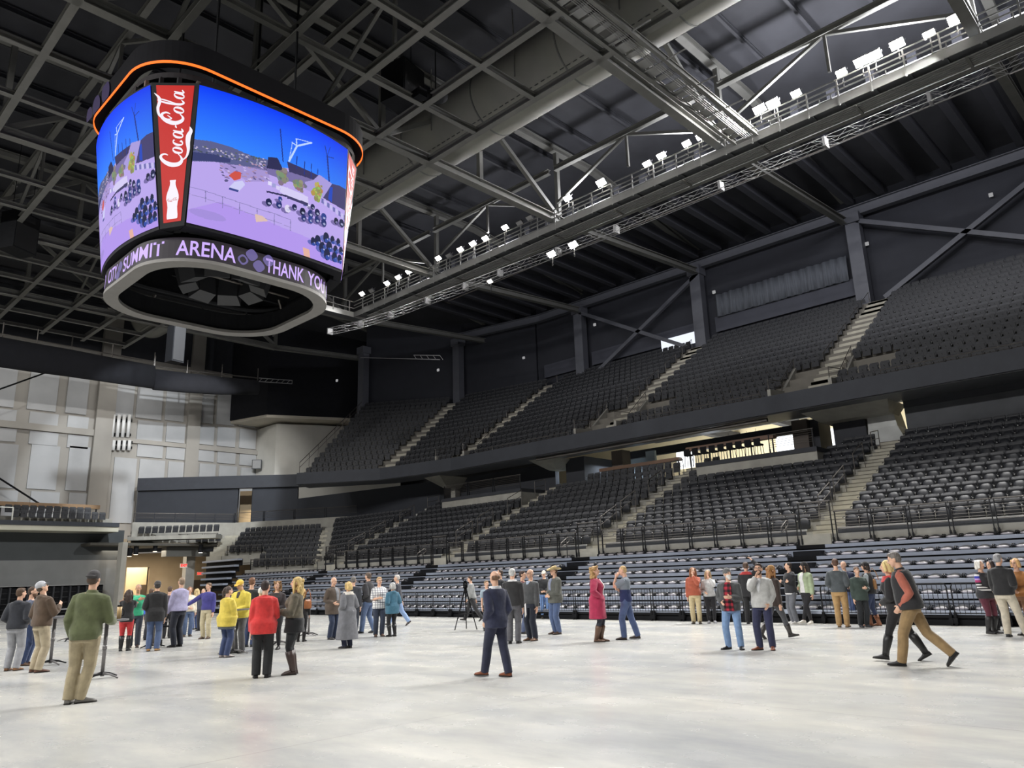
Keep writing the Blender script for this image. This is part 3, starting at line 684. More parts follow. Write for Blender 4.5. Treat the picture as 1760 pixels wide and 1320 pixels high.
# ------------------------------------------------------------------ end deck at the far left
EY = 63.2
c0 = at_y(205, 905, EY).x; zt = at_y(100, 896, EY).z; zb = at_y(100, 903.5, EY).z; zl = at_y(100, 912, EY).z
m = MB(); m.box((-14, EY, zb), (c0, EY+.4, zt)); S_('trim_9', m, DARKW2, 'dark fascia of the end deck', 'fascia')
m = MB(); m.box((-14, EY+.1, zl), (c0, EY+3, zb)); S_('deck_edge', m, mat('deck_edge_concrete', sc(190,188,172), .7, 0, .06, 1), 'pale concrete edge under the end deck', 'trim')
m = MB(); m.box((-14, EY+.4, zb), (c0, EY+4.5, zt-.02)); m.box((-14, EY+1.6, zt), (c0, EY+4.5, zt+.42)); S_('floor_end_deck', m, CONC, 'floor of the end deck', 'floor')
x0 = at_y(22, 890, EY).x
for j, x in enumerate(np.arange(x0+.35, c0-.6, .53)): simple_seat((x, EY+.95, zt), PI/2)
for j, x in enumerate(np.arange(x0+.10, c0-1.4, .53)): simple_seat((x, EY+1.9, zt+.42), PI/2)
xa, xb = at_y(10, 884, EY).x, at_y(190, 884, EY).x
e = empty('drink_rail', ((xa+xb)/2, EY+2.7, zt+.42), 0, 'long tan wooden counter behind the seats of the end deck', 'counter')
m = MB(); m.box((-(xb-xa)/2, -.2, .82), ((xb-xa)/2, .25, 1.12)); m.build('top', mat('tan_counter_wood', sc(142,112,78), .5, 0, .12, 2), e)
for q in range(6): m = MB(); u = -(xb-xa)/2+.2+(xb-xa-.4)*q/5; m.box((u-.05, -.05, 0), (u+.05, .05, .82)); m.build('leg', RAILD, e)
gl = empty('glass_rail', (x0-3.2, EY+.2, zt-.15), 0, 'white framed glass railing at the left end of the end deck', 'railing')
m = MB()
for a_, b_ in (((-3.2, 0, 0), (3.2, 0, 0)), ((-3.2, 0, 1.05), (3.2, 0, 1.05)), ((3.2, 0, 0), (3.2, 0, 1.05)), ((-3.2, 0, 0), (-3.2, 0, 1.05))): m.bar(a_, b_, .07, .07)
m.build('frame', mat('white_metal', sc(205,205,198), .4, .2, .05, 4), gl); m = MB(); m.box((-3.15, -.012, .04), (3.15, .012, 1.0))
GL = bpy.data.materials.new('clear_glass'); GL.use_nodes = True; GL.node_tree.nodes['Principled BSDF'].inputs['Transmission Weight'].default_value = 1; GL.node_tree.nodes['Principled BSDF'].inputs['Roughness'].default_value = .05
m.build('pane', GL, gl)
# wall below the deck: two-tone, then the retracted stand parked on the floor
zmid = at_y(100, 963, EY+2.6).z; ztop = zl+.3
m = MB(); ce = at_y(206, 1000, EY+2.6).x; m.box((-14, EY+2.6, zmid), (ce, EY+2.8, ztop)); S_('wall_end_lower', m, mat('end_wall_dark', sc(74,78,80), .8, 0, .08, .7), 'dark upper half of the wall below the end deck', 'wall')
m = MB(); m.box((-14, EY+2.58, 0), (ce, EY+2.8, zmid)); S_('wall_end_base', m, mat('end_wall_light', sc(128,130,130), .8, 0, .08, .7), 'pale grey lower half of the wall below the end deck', 'wall')
for i, (xa, xb) in enumerate(((-9.0, 4.0), (4.3, 9.2), (9.5, c0-.4))):
    e = empty('retracted_stand', ((xa+xb)/2, EY+.9, 0), 0, 'black stack of retracted bleacher tiers under the end deck, %s from the left' % ORD[i], 'bleachers', 'retracted stands under the end deck'); w = (xb-xa)/2; hh = 2.1 if i != 1 else 1.5
    m = MB(); m.box((-w, .15, 0), (w, 1.3, hh)); m.build('body', BLACK, e)
    for k in range(6): m = MB(); z = .2+(hh-.25)*k/5; m.box((-w, -.05+.04*k, z-.05), (w, .2, z)); m.build('tier', RAILD, e)
    m = MB()
    for q in range(int(2*w/.55)): m.box((-w+.1+.55*q, -.12, .35), (-w+.2+.55*q, .16, hh-.05))
    m.build('folded_chairs', SEATB, e)
    m = MB(); m.box((-w, .0, hh), (w, .3, hh+.04)); m.build('cap_strip', mat('pale_cap_strip', sc(150,150,150), .5, 0, .1, 3), e)
# entrance passage below the corner bench
PY = 62.8
xp0, xp1 = at_y(205, 1000, PY).x, at_y(214, 1000, PY).x
m = MB(); m.box((xp0, PY, 0), (xp1, PY+.9, 5.2)); S_('column_5', m, mat('pale_column_paint', sc(176,174,166), .7, 0, .05, 2), 'pale column at the left of the entrance passage', 'column')
TAN = mat('passage_tan_paint', sc(170,152,126), .75, 0, .05, 1); BY = PY+9
m = MB(); xq0, xq1 = at_y(216, 1000, BY).x, at_y(256, 1000, BY).x; zq = at_y(235, 975, BY).z
m.box((xp0-3, BY, 0), (xq0, BY+.3, 6)); m.box((xq1, BY, 0), (48, BY+.3, 6)); m.box((xq0, BY, zq), (xq1, BY+.3, 6)); S_('wall_passage', m, TAN, 'tan wall inside the entrance passage', 'wall')
m = MB(); m.box((xq0-1, BY+3.2, 0), (xq1+1, BY+3.4, 5)); S_('wall_passage_lit', m, mat('cream_passage_wall', sc(236,214,176), .7, 0, .04, 1), 'bright cream wall beyond the passage doorway', 'wall')
m = MB(); xd0, xd1 = at_y(243, 1010, BY+2.9).x, at_y(254, 1010, BY+2.9).x; m.box((xd0, BY+3.1, 0), (xd1, BY+3.2, at_y(248, 1005, BY+2.9).z)); o = S_('door_1', m, mat('dark_door', sc(86,76,66), .5, 0, .1, 2), 'dark door in the bright cream wall', 'door')
m = MB(); m.box((xp0-2, PY+.9, 5.0), (48, BY+.3, 5.2)); S_('ceiling_passage', m, mat('passage_ceiling', sc(74,72,66), .8, 0, .2, 1), 'dark ceiling of the entrance passage', 'ceiling')
pc = at_y(318, 1000, PY+3.0).x, at_y(333, 1000, PY+3.0).x
m = MB(); m.box((pc[0], PY+3.0, 0), (pc[1], PY+3.7, 5.0)); S_('column_6', m, mat('grey_column_paint', sc(140,138,132), .7, 0, .06, 2), 'grey column with an exit sign inside the passage', 'column')
m = MB(); xd = at_y(325, 1010, BY-.1).x; m.box((xd, BY-.06, 0), (xd+3.2, BY, at_y(330, 997, BY).z)); S_('door_2', m, mat('dark_door', sc(86,76,66)), 'dark double door at the right of the passage', 'door')
# duct and cylinder downlights in the passage
m = MB(); m.box((at_y(285, 940, PY+2.2).x, PY+2.0, 4.2), (at_y(350, 940, PY+2.2).x+6, PY+3.0, 4.95)); o = m.build('air_duct', mat('duct_grey', sc(112,114,112), .5, .3, .1, 1)); tag(o, 'boxy grey air duct under the passage ceiling', 'duct')
for q, (px, py) in enumerate(((223, 949), (234, 946), (267, 941), (345, 943))):
    c = at_y(px, py, PY+1.3 if q != 3 else PY+.9)
    e = empty('downlight', (c.x, c.y, c.z), 0, 'black cylinder downlight in the entrance passage, %s from the left' % ORD[q], 'lamp', 'cylinder downlights in the passage')
    m = MB(); m.cyl((0, 0, -.32), (0, 0, .32), .18, 14); m.cyl((0, 0, .32), (0, 0, 5.0-c.z), .02, 6); m.build('housing', BLACK, e); m = MB(); m.cyl((0, 0, -.34), (0, 0, -.321), .15, 14); m.build('lens', mat('warm_lens', (1, .86, .66), .4, var=0, emit=6), e)
def text_mesh(s, size, ext=0.0, bold=0.0, shear=0.0, sx=1.0):
    cu_ = bpy.data.curves.new('t', 'FONT'); cu_.body = s; cu_.size = size; cu_.extrude = ext; cu_.offset = bold; cu_.shear = shear; cu_.align_x = 'CENTER'; cu_.align_y = 'CENTER'; cu_.resolution_u = 6
    o = bpy.data.objects.new('t', cu_); COL.objects.link(o); bpy.context.view_layer.update()
    me = bpy.data.meshes.new_from_object(o.evaluated_get(bpy.context.evaluated_depsgraph_get())); bpy.data.objects.remove(o); bpy.data.curves.remove(cu_)
    for v in me.vertices: v.co.x *= sx
    return me
EXR = mat('exit_red', (1, .03, .02), .4, var=0, emit=2.2)
for q, (px, py, yy, lab) in enumerate(((316, 972, PY+2.93, 'lit red exit sign on the grey passage column'), (344, 986, BY-.12, 'lit red exit sign above the dark double door'))):
    c = at_y(px, py, yy); e = empty('exit_sign', (c.x, c.y, c.z), 0, lab, 'sign', None); w, hh = (.30, .17)
    m = MB(); m.box((-w, .0, -hh), (w, .06, hh)); m.build('housing', mat('exit_housing', sc(225,222,215), .5, var=0), e)
    me = text_mesh('EXIT', .26, 0, .012); me.materials.append(EXR); t = link_mesh('lettering', me, e); t.rotation_euler = (PI/2, 0, 0); t.location = (0, -.004, 0)
# ------------------------------------------------------------------ white end wall with acoustic panels
WY = 76.0
WALLT = mat('end_wall_tan', sc(160,156,149), .8, 0, .05, .6); PANEL = mat('acoustic_panel_grey', sc(176,177,178), .85, 0, .05, .8)
xe = at_y(446, 760, WY).x
m = MB(); m.box((-26, WY, 4), (xe, WY+.4, 30)); S_('wall_end', m, WALLT, 'tall pale end wall covered in acoustic panels', 'wall')
XP = lambda x, y=760: at_y(x, y, WY).x
ZP = lambda y, x=100: at_y(x, y, WY).z
colx = [(-60, -12), (-8, 28), (50, 100), (116, 152)]
colx2 = [(192, 231), (236, 280), (286, 318), (340, 368), (374, 405), (412, 440)]
rowsz = [(625, 698), (702, 728), (735, 757), (762, 838), (842, 905)]
pn = 0
def panel(xa, xb, ya, yb, lab):
    xm = (xa+xb)/2; y0 = lambda x, y: at_y(x, y, WY-.15)
    a, b = y0(xa, (ya+yb)/2).x, y0(xb, (ya+yb)/2).x; z1, z0 = y0(xm, ya).z, y0(xm, yb).z
    m = MB(); m.box((a, WY-.14, z0), (b, WY, z1)); o = m.build('acoustic_panel', PANEL); tag(o, lab, 'panel', 'acoustic panels on the end wall')
for i, (xa, xb) in enumerate(colx):
    for r, (ya, yb) in enumerate(rowsz):
        sk_ = (xa+xb)/2*.10*(1 if r < 3 else .4)
        panel(xa-(ya-760)*-.11*0, xb, ya+sk_, yb+sk_, 'grey acoustic panel on the end wall, left bay, column %s, %s from the top' % (ORD[i], ORD[r]))
for i, (xa, xb) in enumerate(colx2):
    for r, (ya, yb) in enumerate(((650, 720), (724, 757), (765, 786), (790, 900))):
        sk_ = (i-1)*3.5
        if i == 0 and r in (1, 2): continue
        panel(xa, xb, ya+sk_, yb+sk_*(.3 if r == 3 else 1), 'grey acoustic panel on the end wall, right bay, column %s, %s from the top' % (ORD[i], ORD[r]))
m = MB(); a, b = XP(-60), XP(165)
m.box((a, WY-.3, ZP(744, 100)), (b, WY, ZP(733, 100))); tag(m.build('trim_10', WALLT), 'long horizontal rail across the left bay of the end wall', 'trim', kind='structure')
m = MB(); m.box((XP(190), WY-.3, ZP(769, 300)), (XP(446), WY, ZP(762, 300))); tag(m.build('trim_11', WALLT), 'long horizontal rail across the right bay of the end wall', 'trim', kind='structure')
m = MB(); m.box((XP(158, 760), WY-.5, 4), (XP(190, 760), WY, 28)); tag(m.build('column_7', WALLT), 'wide tan pilaster on the end wall', 'column', kind='structure')
m = MB(); m.box((XP(318, 760), WY-.4, 4), (XP(340, 760), WY, 28)); tag(m.build('column_8', WALLT), 'tan pilaster on the right bay of the end wall', 'column', kind='structure')
PIPEW = mat('white_pipe', sc(222,222,220), .5, 0, .05, 2)
for r, (ya, yb) in enumerate(((713, 752), (757, 774))):
    for q in range(4):
        x = 196+q*9; p, s_ = at_y(x, ya, WY-.35), at_y(x-1, yb, WY-.35)
        e = empty('vent_pipe', (p.x, p.y, s_.z), 0, 'white vertical pipe on the end wall, %s row, %s from the left' % (('upper', 'lower')[r], ORD[q]), 'pipe', 'white pipes on the end wall')
        m = MB(); m.cyl((0, 0, 0), (0, 0, p.z-s_.z), .16, 10); m.build('pipe', PIPEW, e, True); m = MB(); m.box((-.28, .0, .15), (.28, .3, .4)); m.box((-.28, 0, (p.z-s_.z)*.7), (.28, .3, (p.z-s_.z)*.7+.25)); m.build('clamp', BLACK, e)
# white projecting block at the corner of the end wall with its cream return
b0 = at_y(474, 760, WY-4); WHB = mat('white_block_paint', sc(206,204,196), .8, 0, .04, 1)
m = MB(); m.prism([(b0.x, WY-4), (b0.x+12, WY-9.5), (b0.x+12, WY+1), (xe-.3, WY+1), (xe-.3, WY)], 6.5, at_y(474, 728, WY-4).z); S_('wall_corner_block', m, WHB, 'white projecting corner block beside the end wall', 'wall')
zt2 = at_y(474, 724, WY-4).z
m = MB(); m.prism([(b0.x-3.2, WY), (b0.x-1.8, WY-5.2), (b0.x+13, WY-12), (b0.x+13, WY+1)], zt2, zt2+.35); S_('ceiling_corner', m, mat('white_soffit', sc(214,206,190), .8, 0, .04, 1), 'white soffit over the corner block', 'ceiling')
kt = MB(); kt.prism([(b0.x-3.3, WY-.2), (b0.x-1.9, WY-5.3), (b0.x+13.2, WY-12.1), (b0.x+13.2, WY-11.6), (b0.x-1.7, WY-4.8), (b0.x-2.9, WY-.1)], zt2+.3, 30); S_('wall_corner_drape', kt, mat('black_drape', sc(24,25,31), .95, 0, .15, 2), 'black wall above the white soffit in the corner', 'wall')
c = at_y(443, 800, WY-1.0); e = empty('loudspeaker', (c.x, c.y, c.z), -.7, 'small loudspeaker bracketed to the pale end of the end wall', 'loudspeaker')
m = MB(); m.rings([[(-.5, -.5, -.45), (.5, -.5, -.45), (.35, .35, -.3), (-.35, .35, -.3)], [(-.5, -.5, .55), (.5, -.5, .55), (.35, .35, .4), (-.35, .35, .4)]]); m.build('cabinet', mat('speaker_grey', sc(60,62,64), .6, 0, .1, 4), e); m = MB(); m.box((-.42, -.53, -.38), (.42, -.5, .48)); m.build('grille', mat('grille_pale', sc(150,150,150), .6, 0, .2, 30), e); m = MB(); m.box((-.1, .3, -.1), (.1, 1.0, .1)); m.build('bracket', RAILD, e)
# slanted cables in front of the left bay
for q, (a, b) in enumerate((((-20, 676), (86, 638)), ((-20, 810), (90, 880)))):
    p, s_ = at_y(*a, 70), at_y(*b, 70); m = MB(); m.bar(p, s_, .12, .12); tag(m.build('stay_cable', BLACK), 'thin black %s stay in front of the end wall' % ('upper', 'lower')[q], 'cable', 'black stays before the end wall')
# ------------------------------------------------------------------ roof
BZ = 23.0
STEEL = mat('roof_steel', sc(112,112,108), .6, .1, .10, 1.5)
DECKR = mat('roof_deck', sc(54,55,60), .85, 0, .2, .5)
m = MB(); m.box((-32, -10, 28.7), (36, 82, 28.9)); m.add([(36, -10, 28.7), (53, -10, 26.2), (53, 82, 26.2), (36, 82, 28.7)], [(0, 3, 2, 1)]); S_('ceiling', m, DECKR, 'dark roof deck of the arena', 'ceiling')
def beam(p, q, w, h, name, lab, grp=None, mm=STEEL):
    m = MB(); m.ibeam(p, q, w, h, .045, .05); o = m.build(name, mm); return tag(o, lab, 'beam', grp, 'structure')
for i in range(26):
    y = 3.0+2.9*i; beam((-14, y, 28.45), (36, y, 28.45), .16, .32, 'roof_joist', 'dark roof joist under the deck, %s from the near end' % nth(i), 'joists under the roof deck', mat('joist_paint', sc(52,53,58), .7, 0, .1, 1))
XB = [-.4, 3.0, 6.4, 9.8, 13.2, 16.8, 20.0, 23.4]
for i, x in enumerate(XB):
    beam((x, 2, BZ+.19), (x, 71.5, BZ+.19), .30, .38, 'roof_beam', 'lengthwise steel roof beam, %s from the round duct' % ORD[7-i], 'lengthwise beams of the roof grid')
YB = [8.6, 12.7, 20.4, 24.3, 32.2, 36.2, 44.1, 47.7, 55.6, 59.4, 66.8, 70.6]
for i, y in enumerate(YB):
    beam((-4, y, BZ+.17), (23.4, y, BZ+.17), .26, .30, 'roof_beam', 'crosswise steel roof beam, %s from the near end' % ORD[i], 'crosswise beams of the roof grid')
TY = [4.7, 16.55, 28.05, 39.9, 51.8, 63.2]
for i, y in enumerate(TY):
    e = empty('roof_truss', (10, y, BZ), 0, 'deep steel roof truss spanning the hall, %s from the near end' % ORD[i], 'truss', 'roof trusses')
    m = MB(); m.ibeam((-24, 0, .24), (24.0, 0, .24), .46, .48, .05, .06); m.build('bottom_chord', STEEL, e)
    m = MB(); m.ibeam((24.0, 0, .24), (41, 0, 1.5), .40, .44, .05, .06); m.build('end_chord', STEEL, e)
    m = MB(); m.ibeam((-24, 0, 5.2), (28, 0, 5.2), .42, .42, .05, .06); m.ibeam((28, 0, 5.2), (41, 0, 3.2), .42, .42, .05, .06); m.build('top_chord', STEEL, e)
    xs = [-23.8+6.83*q for q in range(8)]
    for q, x in enumerate(xs):
        m = MB(); m.bar((x, 0, .4), (x, 0, 5.1), .26, .26); m.build('vertical', STEEL, e)
        if q < 7:
            a, b = ((x, .4), (xs[q+1], 5.1)) if q % 2 else ((x, 5.1), (xs[q+1], .4))
            m = MB(); m.bar((a[0], 0, a[1]), (b[0], 0, b[1]), .24, .24); m.build('diagonal', STEEL, e)
# lengthwise braced frames above the duct and between the trusses
xh = at_z(760, 391, 26.5).x
for x, lab in ((xh, 'outer'), (9.8, 'middle'), (16.8, 'inner')):
    for i in range(5):
        ya, yb = TY[i], TY[i+1]; e = empty('braced_frame', (x, (ya+yb)/2, BZ), 0, '%s lengthwise braced frame of the roof, %s bay from the near end' % (lab, ORD[i]), 'brace', 'lengthwise braced frames'); h = (yb-ya)/2
        m = MB(); m.ibeam((0, -h+.25, 3.6), (0, h-.25, 3.6), .30, .34); m.build('chord', STEEL, e)
        for s_ in (-1, 1): m = MB(); m.bar((0, 0, 3.5), (0, s_*(h-.3), .5 if x != xh else 1.2), .16, .16); m.build('diagonal', STEEL, e)
        m = MB(); m.bar((0, 0, .4 if x != xh else 1.4), (0, 0, 3.5), .14, .14); m.build('post', STEEL, e)
# big round duct
DUCT = mat('duct_paint', sc(128,128,120), .6, .05, .06, .8)
e = empty('round_duct', (25.2, 36, 25.9), 0, 'huge round grey air duct running the length of the roof', 'duct')
m = MB(); n = 40; m.tube([(0, -34+2.85*i, 0) for i in range(25)], 1.75, n); m.build('duct', DUCT, e, True)
for i in range(13): m = MB(); m.tube([(0, -34+5.7*i-.04, 0), (0, -34+5.7*i+.04, 0)], 1.775, n); m.build('joint_ring', mat('duct_ring', sc(96,97,94), .6, .1, .05, 2), e)
m = MB()
for q in range(2):
    a = -.9-1.3*q
    for k in range(170): y = -34+.4*k; c_, s_ = math.cos(a), math.sin(a); m.box((c_*1.752-.02, y, s_*1.752-.02), (c_*1.752+.02, y+.22, s_*1.752+.02))
m.build('rivet_seam', MATS['duct_ring'], e)
for i in range(11):
    y = -33+6.2*i; m = MB(); m.bar((-1.8, y, -1.0), (-1.8, y, 2.8), .05, .05); m.build('hanger', STEEL, e)
# catwalk
CW = mat('catwalk_steel', sc(140,140,138), .65, .05, .08, 2); CWX, CWZ = 33.2, 22.5
e = empty('catwalk', (CWX, 26, CWZ), 0, 'long steel catwalk carrying floodlights high over the right-hand stand', 'catwalk')
m = MB(); m.box((0, -26, -.02), (1.25, 23.2, .03)); 
for i in range(34): m.box((.02, -26+1.45*i, -.14), (1.23, -26+1.45*i+.08, -.02))
m.build('deck', mat('catwalk_grating', sc(84,86,88), .6, .2, .1, 3), e)
m = MB(); m.box((-.05, -26, -.20), (0, 23.2, .22)); m.build('kick_plate', CW, e); m = MB(); m.box((1.25, -26, -.20), (1.30, 23.2, .22)); m.build('kick_plate', CW, e)
for xx in (-.02, 1.27):
    for zz in (.55, .80, 1.10):
        m = MB(); m.bar((xx, -26, zz), (xx, 23.2, zz), .05, .06); m.build('rail', CW, e)
for i in range(34):
    m = MB(); m.box((-.06, -25.9+1.45*i, -.25), (0, -25.9+1.45*i+.07, 1.12)); m.build('post', CW, e)
for i in range(20):
    y = -25.2+2.45*i; m = MB(); m.box((-.03, y, .25), (.0, y+.6, .30)); m.box((-.03, y, .25), (.0, y+.05, .5)); m.box((-.03, y+.55, .25), (.0, y+.6, .5)); m.build('toe_bracket', CW, e)
e = empty('catwalk', (CWX, 49.2, CWZ), 0, 'short cross arm of the catwalk behind the scoreboard', 'catwalk')
m = MB(); m.box((-11, 0, -.02), (1.3, 1.2, .03)); m.build('deck', MATS['catwalk_grating'], e); m = MB(); m.box((-11, -.05, -.2), (1.3, 0, .22)); m.build('kick_plate', CW, e)
for zz in (.55, 1.1): m = MB(); m.bar((-11, 0, zz), (0, 0, zz), .05, .05); m.build('rail', CW, e)
for i in range(8): m = MB(); m.box((-11+1.5*i, -.05, 0), (-11+1.5*i+.06, 0, 1.12)); m.build('post', CW, e)
e = empty('catwalk', (26, 14.9, 22.75), 0, 'cross catwalk with slatted floor spanning from the duct to the long catwalk', 'catwalk')
for i in range(22): m = MB(); m.box((-9+.74*i, -.15, 0), (-9+.74*i+(.58 if i % 3 else .3), .55, .05)); m.build('floor_plate', CW, e)
for yy in (-.55, .62): m = MB(); m.ibeam((-9, yy, -.05), (7.2, yy, -.05), .16, .30); m.build('side_beam', STEEL, e)
for q in range(6): m = MB(); m.cyl((-9, -.50+.09*q, -.16), (7.0, -.50+.09*q+.1, -.16), .016, 5); m.build('conduit', CW, e)
for q in range(7): m = MB(); m.bar((-8.5+2.5*q, -1.5, -.1), (-8.5+2.5*q, .6, -.1), .05, .05); m.build('hanger_bar', CW, e)
xt = at_z(1074, 359, 22.2).x
e = empty('cable_tray', (xt, 24, 22.2), 0, 'ribbed metal cable tray running beside the long catwalk', 'tray')
m = MB()
for q in range(6): m.box((-.42+.15*q, -24, 0), (-.42+.15*q+.07, 24, .04))
m.build('ribs', CW, e)
for q in range(11): m = MB(); m.box((-.5, -23.5+4.6*q, -.06), (.5, -23.5+4.6*q+.12, .0)); m.build('strap', STEEL, e)
m = MB(); m.ibeam((.9, -24, .3), (.9, 24, .3), .3, .35); m.build('beam', STEEL, e)
# lighting truss hung below the catwalk
ALU = mat('aluminium_truss', sc(150,150,152), .6, .2, .05, 4)
TP = [at_z(*p, 20.6) for p in ((567, 574), (620, 562), (672, 546), (735, 522), (800, 498), (860, 475), (960, 438), (1060, 400), (1240, 326), (1420, 252), (1600, 177), (1790, 98))]
e = empty('lighting_truss', TP[6], 0, 'slim aluminium box truss hanging along the right side, bent at its far end', 'truss'); o0 = Vector(TP[6])
s_ = .21
def off_pts(dx, dz):
    out = []
    for i, p in enumerate(TP):
        d = (TP[min(i+1, len(TP)-1)]-TP[max(i-1, 0)]).normalized(); n = Vector((d.y, -d.x, 0)).normalized(); out.append(p-o0+n*dx+Vector((0, 0, dz+.2)))
    return out
ch = [off_pts(a, b) for a in (-s_, s_) for b in (-s_, s_)]
for c in ch: m = MB(); m.tube(c, .017, 6); m.build('chord', ALU, e)
m = MB()
for i in range(len(TP)-1):
    L = (TP[i+1]-TP[i]).length; n = max(2, int(L/.55))
    for j in range(n):
        a, b = j/n, (j+1)/n
        for u, v in ((0, 1), (2, 3), (0, 2), (1, 3)):
            A, B = (ch[u], ch[v]) if j % 2 else (ch[v], ch[u]); m.cyl(A[i].lerp(A[i+1], a), B[i].lerp(B[i+1], b), .0075, 4)
m.build('lacing', ALU, e)
for i in range(len(TP)):
    m = MB(); p = ch[0][i]; q = ch[3][i]; c = (p+q)/2; m.box((c.x-s_-.03, c.y-.06, c.z-s_-.03), (c.x+s_+.03, c.y+.06, c.z+s_+.03)); m.build('joint_plate', ALU, e)
for px, py, lab in ((843, 484, 'spot lamp on the truss beyond the scoreboard'),): pass
# floodlights
FLH = mat('lamp_housing', sc(70,70,72), .5, .3, .1, 6)
def lens(e_): return mat('lamp_lens_%g' % e_, (1, .95, .86), .3, var=0, emit=e_)
LIT = [(622,505,30),(665,487,60),(684,477,25),(702,467,60),(753,444,50),(791,429,40),(812,419,45),(834,410,60),(868,391,50),(975,341,90),(1033,314,140),(1112,282,60),(1136,268,60),(1180,247,60),(1204,235,60),(1305,188,140),(1328,178,140),(1368,161,60),(1446,125,60),(1480,106,160),(1502,96,160),(1542,76,160),(1597,59,60),(1642,32,160)]
DIM = [(638,500),(771,440),(893,384),(910,375)]
LAMPS = []
def flood(p, em, lab, big=1.0):
    e = empty('floodlight', p, .0, lab, 'lamp', 'floodlights on the catwalk')
    t = Vector((-.62, -.10, -.78)).normalized(); a = Vector((0, 1, 0)); b = t.cross(a).normalized(); a = b.cross(t)
    m = MB(); m.obox(t*-.06, a*.24*big, b*.17*big, t*.05); m.obox(t*-.14, a*.15*big, b*.10*big, t*.04); m.build('housing', FLH, e)
    m = MB(); m.obox(t*-.005, a*.22*big, b*.15*big, t*.006); m.build('lens', lens(em) if em else mat('lamp_glass_off', sc(150,150,150), .2, var=0), e)
    m = MB(); m.tube([tuple(a*.26*big+t*-.05), tuple(a*.26*big+t*-.30), tuple(a*-.26*big+t*-.30), tuple(a*-.26*big+t*-.05)], .02, 6); m.bar(t*-.30, Vector((.06, 0, -.75)), .05, .05); m.build('yoke', FLH, e)
    return e
for i, (px, py, em) in enumerate(LIT):
    p = at_x(px, py, CWX-.10); flood(p, em, 'glowing floodlight on the catwalk, %s counted from the far end' % nth(i), 1.25 if em > 100 else 1.0); LAMPS.append((p, em))
for i, (px, py) in enumerate(DIM): flood(at_x(px, py, CWX-.10), 0, 'unlit floodlight on the catwalk rail, %s counted from the far end' % ORD[i])
for i, (px, py, em) in enumerate(((948, 437, 60), (985, 421, 160))):
    p = at_z(px, py, 20.75); e = flood(p, em, 'glowing lamp on the lighting truss, %s from the left' % ORD[i], 1.2); e['group'] = 'lamps on the lighting truss'; LAMPS.append((p, em))
p = at_z(842, 484, 20.75); e = flood(p, 12, 'small pale lamp low on the lighting truss toward the scoreboard', .8); e['group'] = 'lamps on the lighting truss'
# hanging loudspeakers in the roof
def speaker_box(c, w, h, d, rz, lab):
    e = empty('loudspeaker', c, rz, lab, 'loudspeaker'); m = MB(); m.box((-w, -d, -h), (w, d, h)); m.build('cabinet', BLACK, e)
    m = MB(); m.box((-w*.9, -d-.03, -h*.92), (w*.9, -d, h*.92)); m.build('grille', mat('grille_black', sc(18,18,20), .7, 0, .2, 40), e)
    for s_ in (-1, 1): m = MB(); m.cyl((s_*w*.8, 0, h), (s_*w*.8, 0, 28.4-c[2]), .02, 5); m.build('cable', BLACK, e)
    return e
c = at_z(692, 150, 24.3); speaker_box((c.x, c.y, c.z), .75, .95, .7, .2, 'big black loudspeaker box hung in the roof right of the scoreboard')
c = at_z(746, 166, 23.4); e = empty('spotlight', (c.x, c.y, c.z), 0, 'black follow spot lamp hung beside the roof loudspeaker', 'lamp')
m = MB(); m.tube([(-.9, .3, -.15), (-.3, .1, -.05), (.3, 0, .12), (.55, 0, .3)], [.18, .24, .34, .3], 14); m.build('barrel', BLACK, e, True); m = MB(); m.box((-.95, -.1, -.35), (-.5, .5, .05)); m.build('base_box', BLACK, e); m = MB(); m.cyl((.1, 0, .2), (.1, 0, 2.5), .03, 6); m.build('pole', BLACK, e)
c = at_z(33, 402, 22.6); speaker_box((c.x, c.y, c.z), .8, 1.2, .6, .5, 'black loudspeaker box hung in the roof left of the scoreboard')
c = at_z(303, 578, 18.5); e = speaker_box((c.x, c.y, c.z-.6), .45, 1.3, .4, .2, 'slim dark speaker column hung below the scoreboard'); m = MB(); m.bar((-.9, 0, 1.5), (.9, 0, 1.5), .3, .2); m.build('spreader_bar', ALU, e)
# rolled black drapes before the end wall
DRY = 67.0
def drape(pts, hh, lab, sag=.0):
    P_ = [at_y(*p, DRY) for p in pts]; c = (P_[0]+P_[-1])/2; e = empty('rolled_drape', c, 0, lab, 'curtain')
    m = MB(); m.tube([p-c for p in P_], [(.55, h_) for h_ in hh], 16, ref=(0, 0, 1)); m.build('cloth', MATS['black_drape'], e, True)
    m = MB(); m.tube([p-c+Vector((0, 0, h_+.25)) for p, h_ in zip(P_, hh)], .06, 6); m.build('track', RAIL, e)
    for i in range(0, len(P_)): m = MB(); q = P_[i]-c; m.cyl(q+Vector((0, 0, hh[i])), q+Vector((0, 0, hh[i]+1.2)), .05, 5); m.build('hanger', RAIL, e)
drape([(-40, 600), (0, 605), (60, 615), (120, 624), (190, 636), (263, 648)], [1.22, 1.2, 1.18, 1.15, 1.1, 1.05], 'long thick rolled black drape hung in front of the end wall')
drape([(264, 652), (320, 658), (380, 663), (442, 666)], [.95, .92, .86, .70], 'second rolled black drape ending at the dark corner')
m = MB(); p, q = at_y(445, 654, DRY), at_y(502, 658, DRY)
for dz in (0, .35): m.bar(p+Vector((0, 0, dz-.1)), q+Vector((0, 0, dz-.1)), .06, .06)
for t in range(7): m.bar(p.lerp(q, t/6)+Vector((0, 0, -.1)), p.lerp(q, min(1, (t+.6)/6))+Vector((0, 0, .25)), .04, .04)
tag(m.build('curtain_track', ALU), 'short pale truss stub at the end of the rolled drapes', 'truss')
m = MB(); p, q = at_x(620, 609, 40), at_x(756, 611, 36)
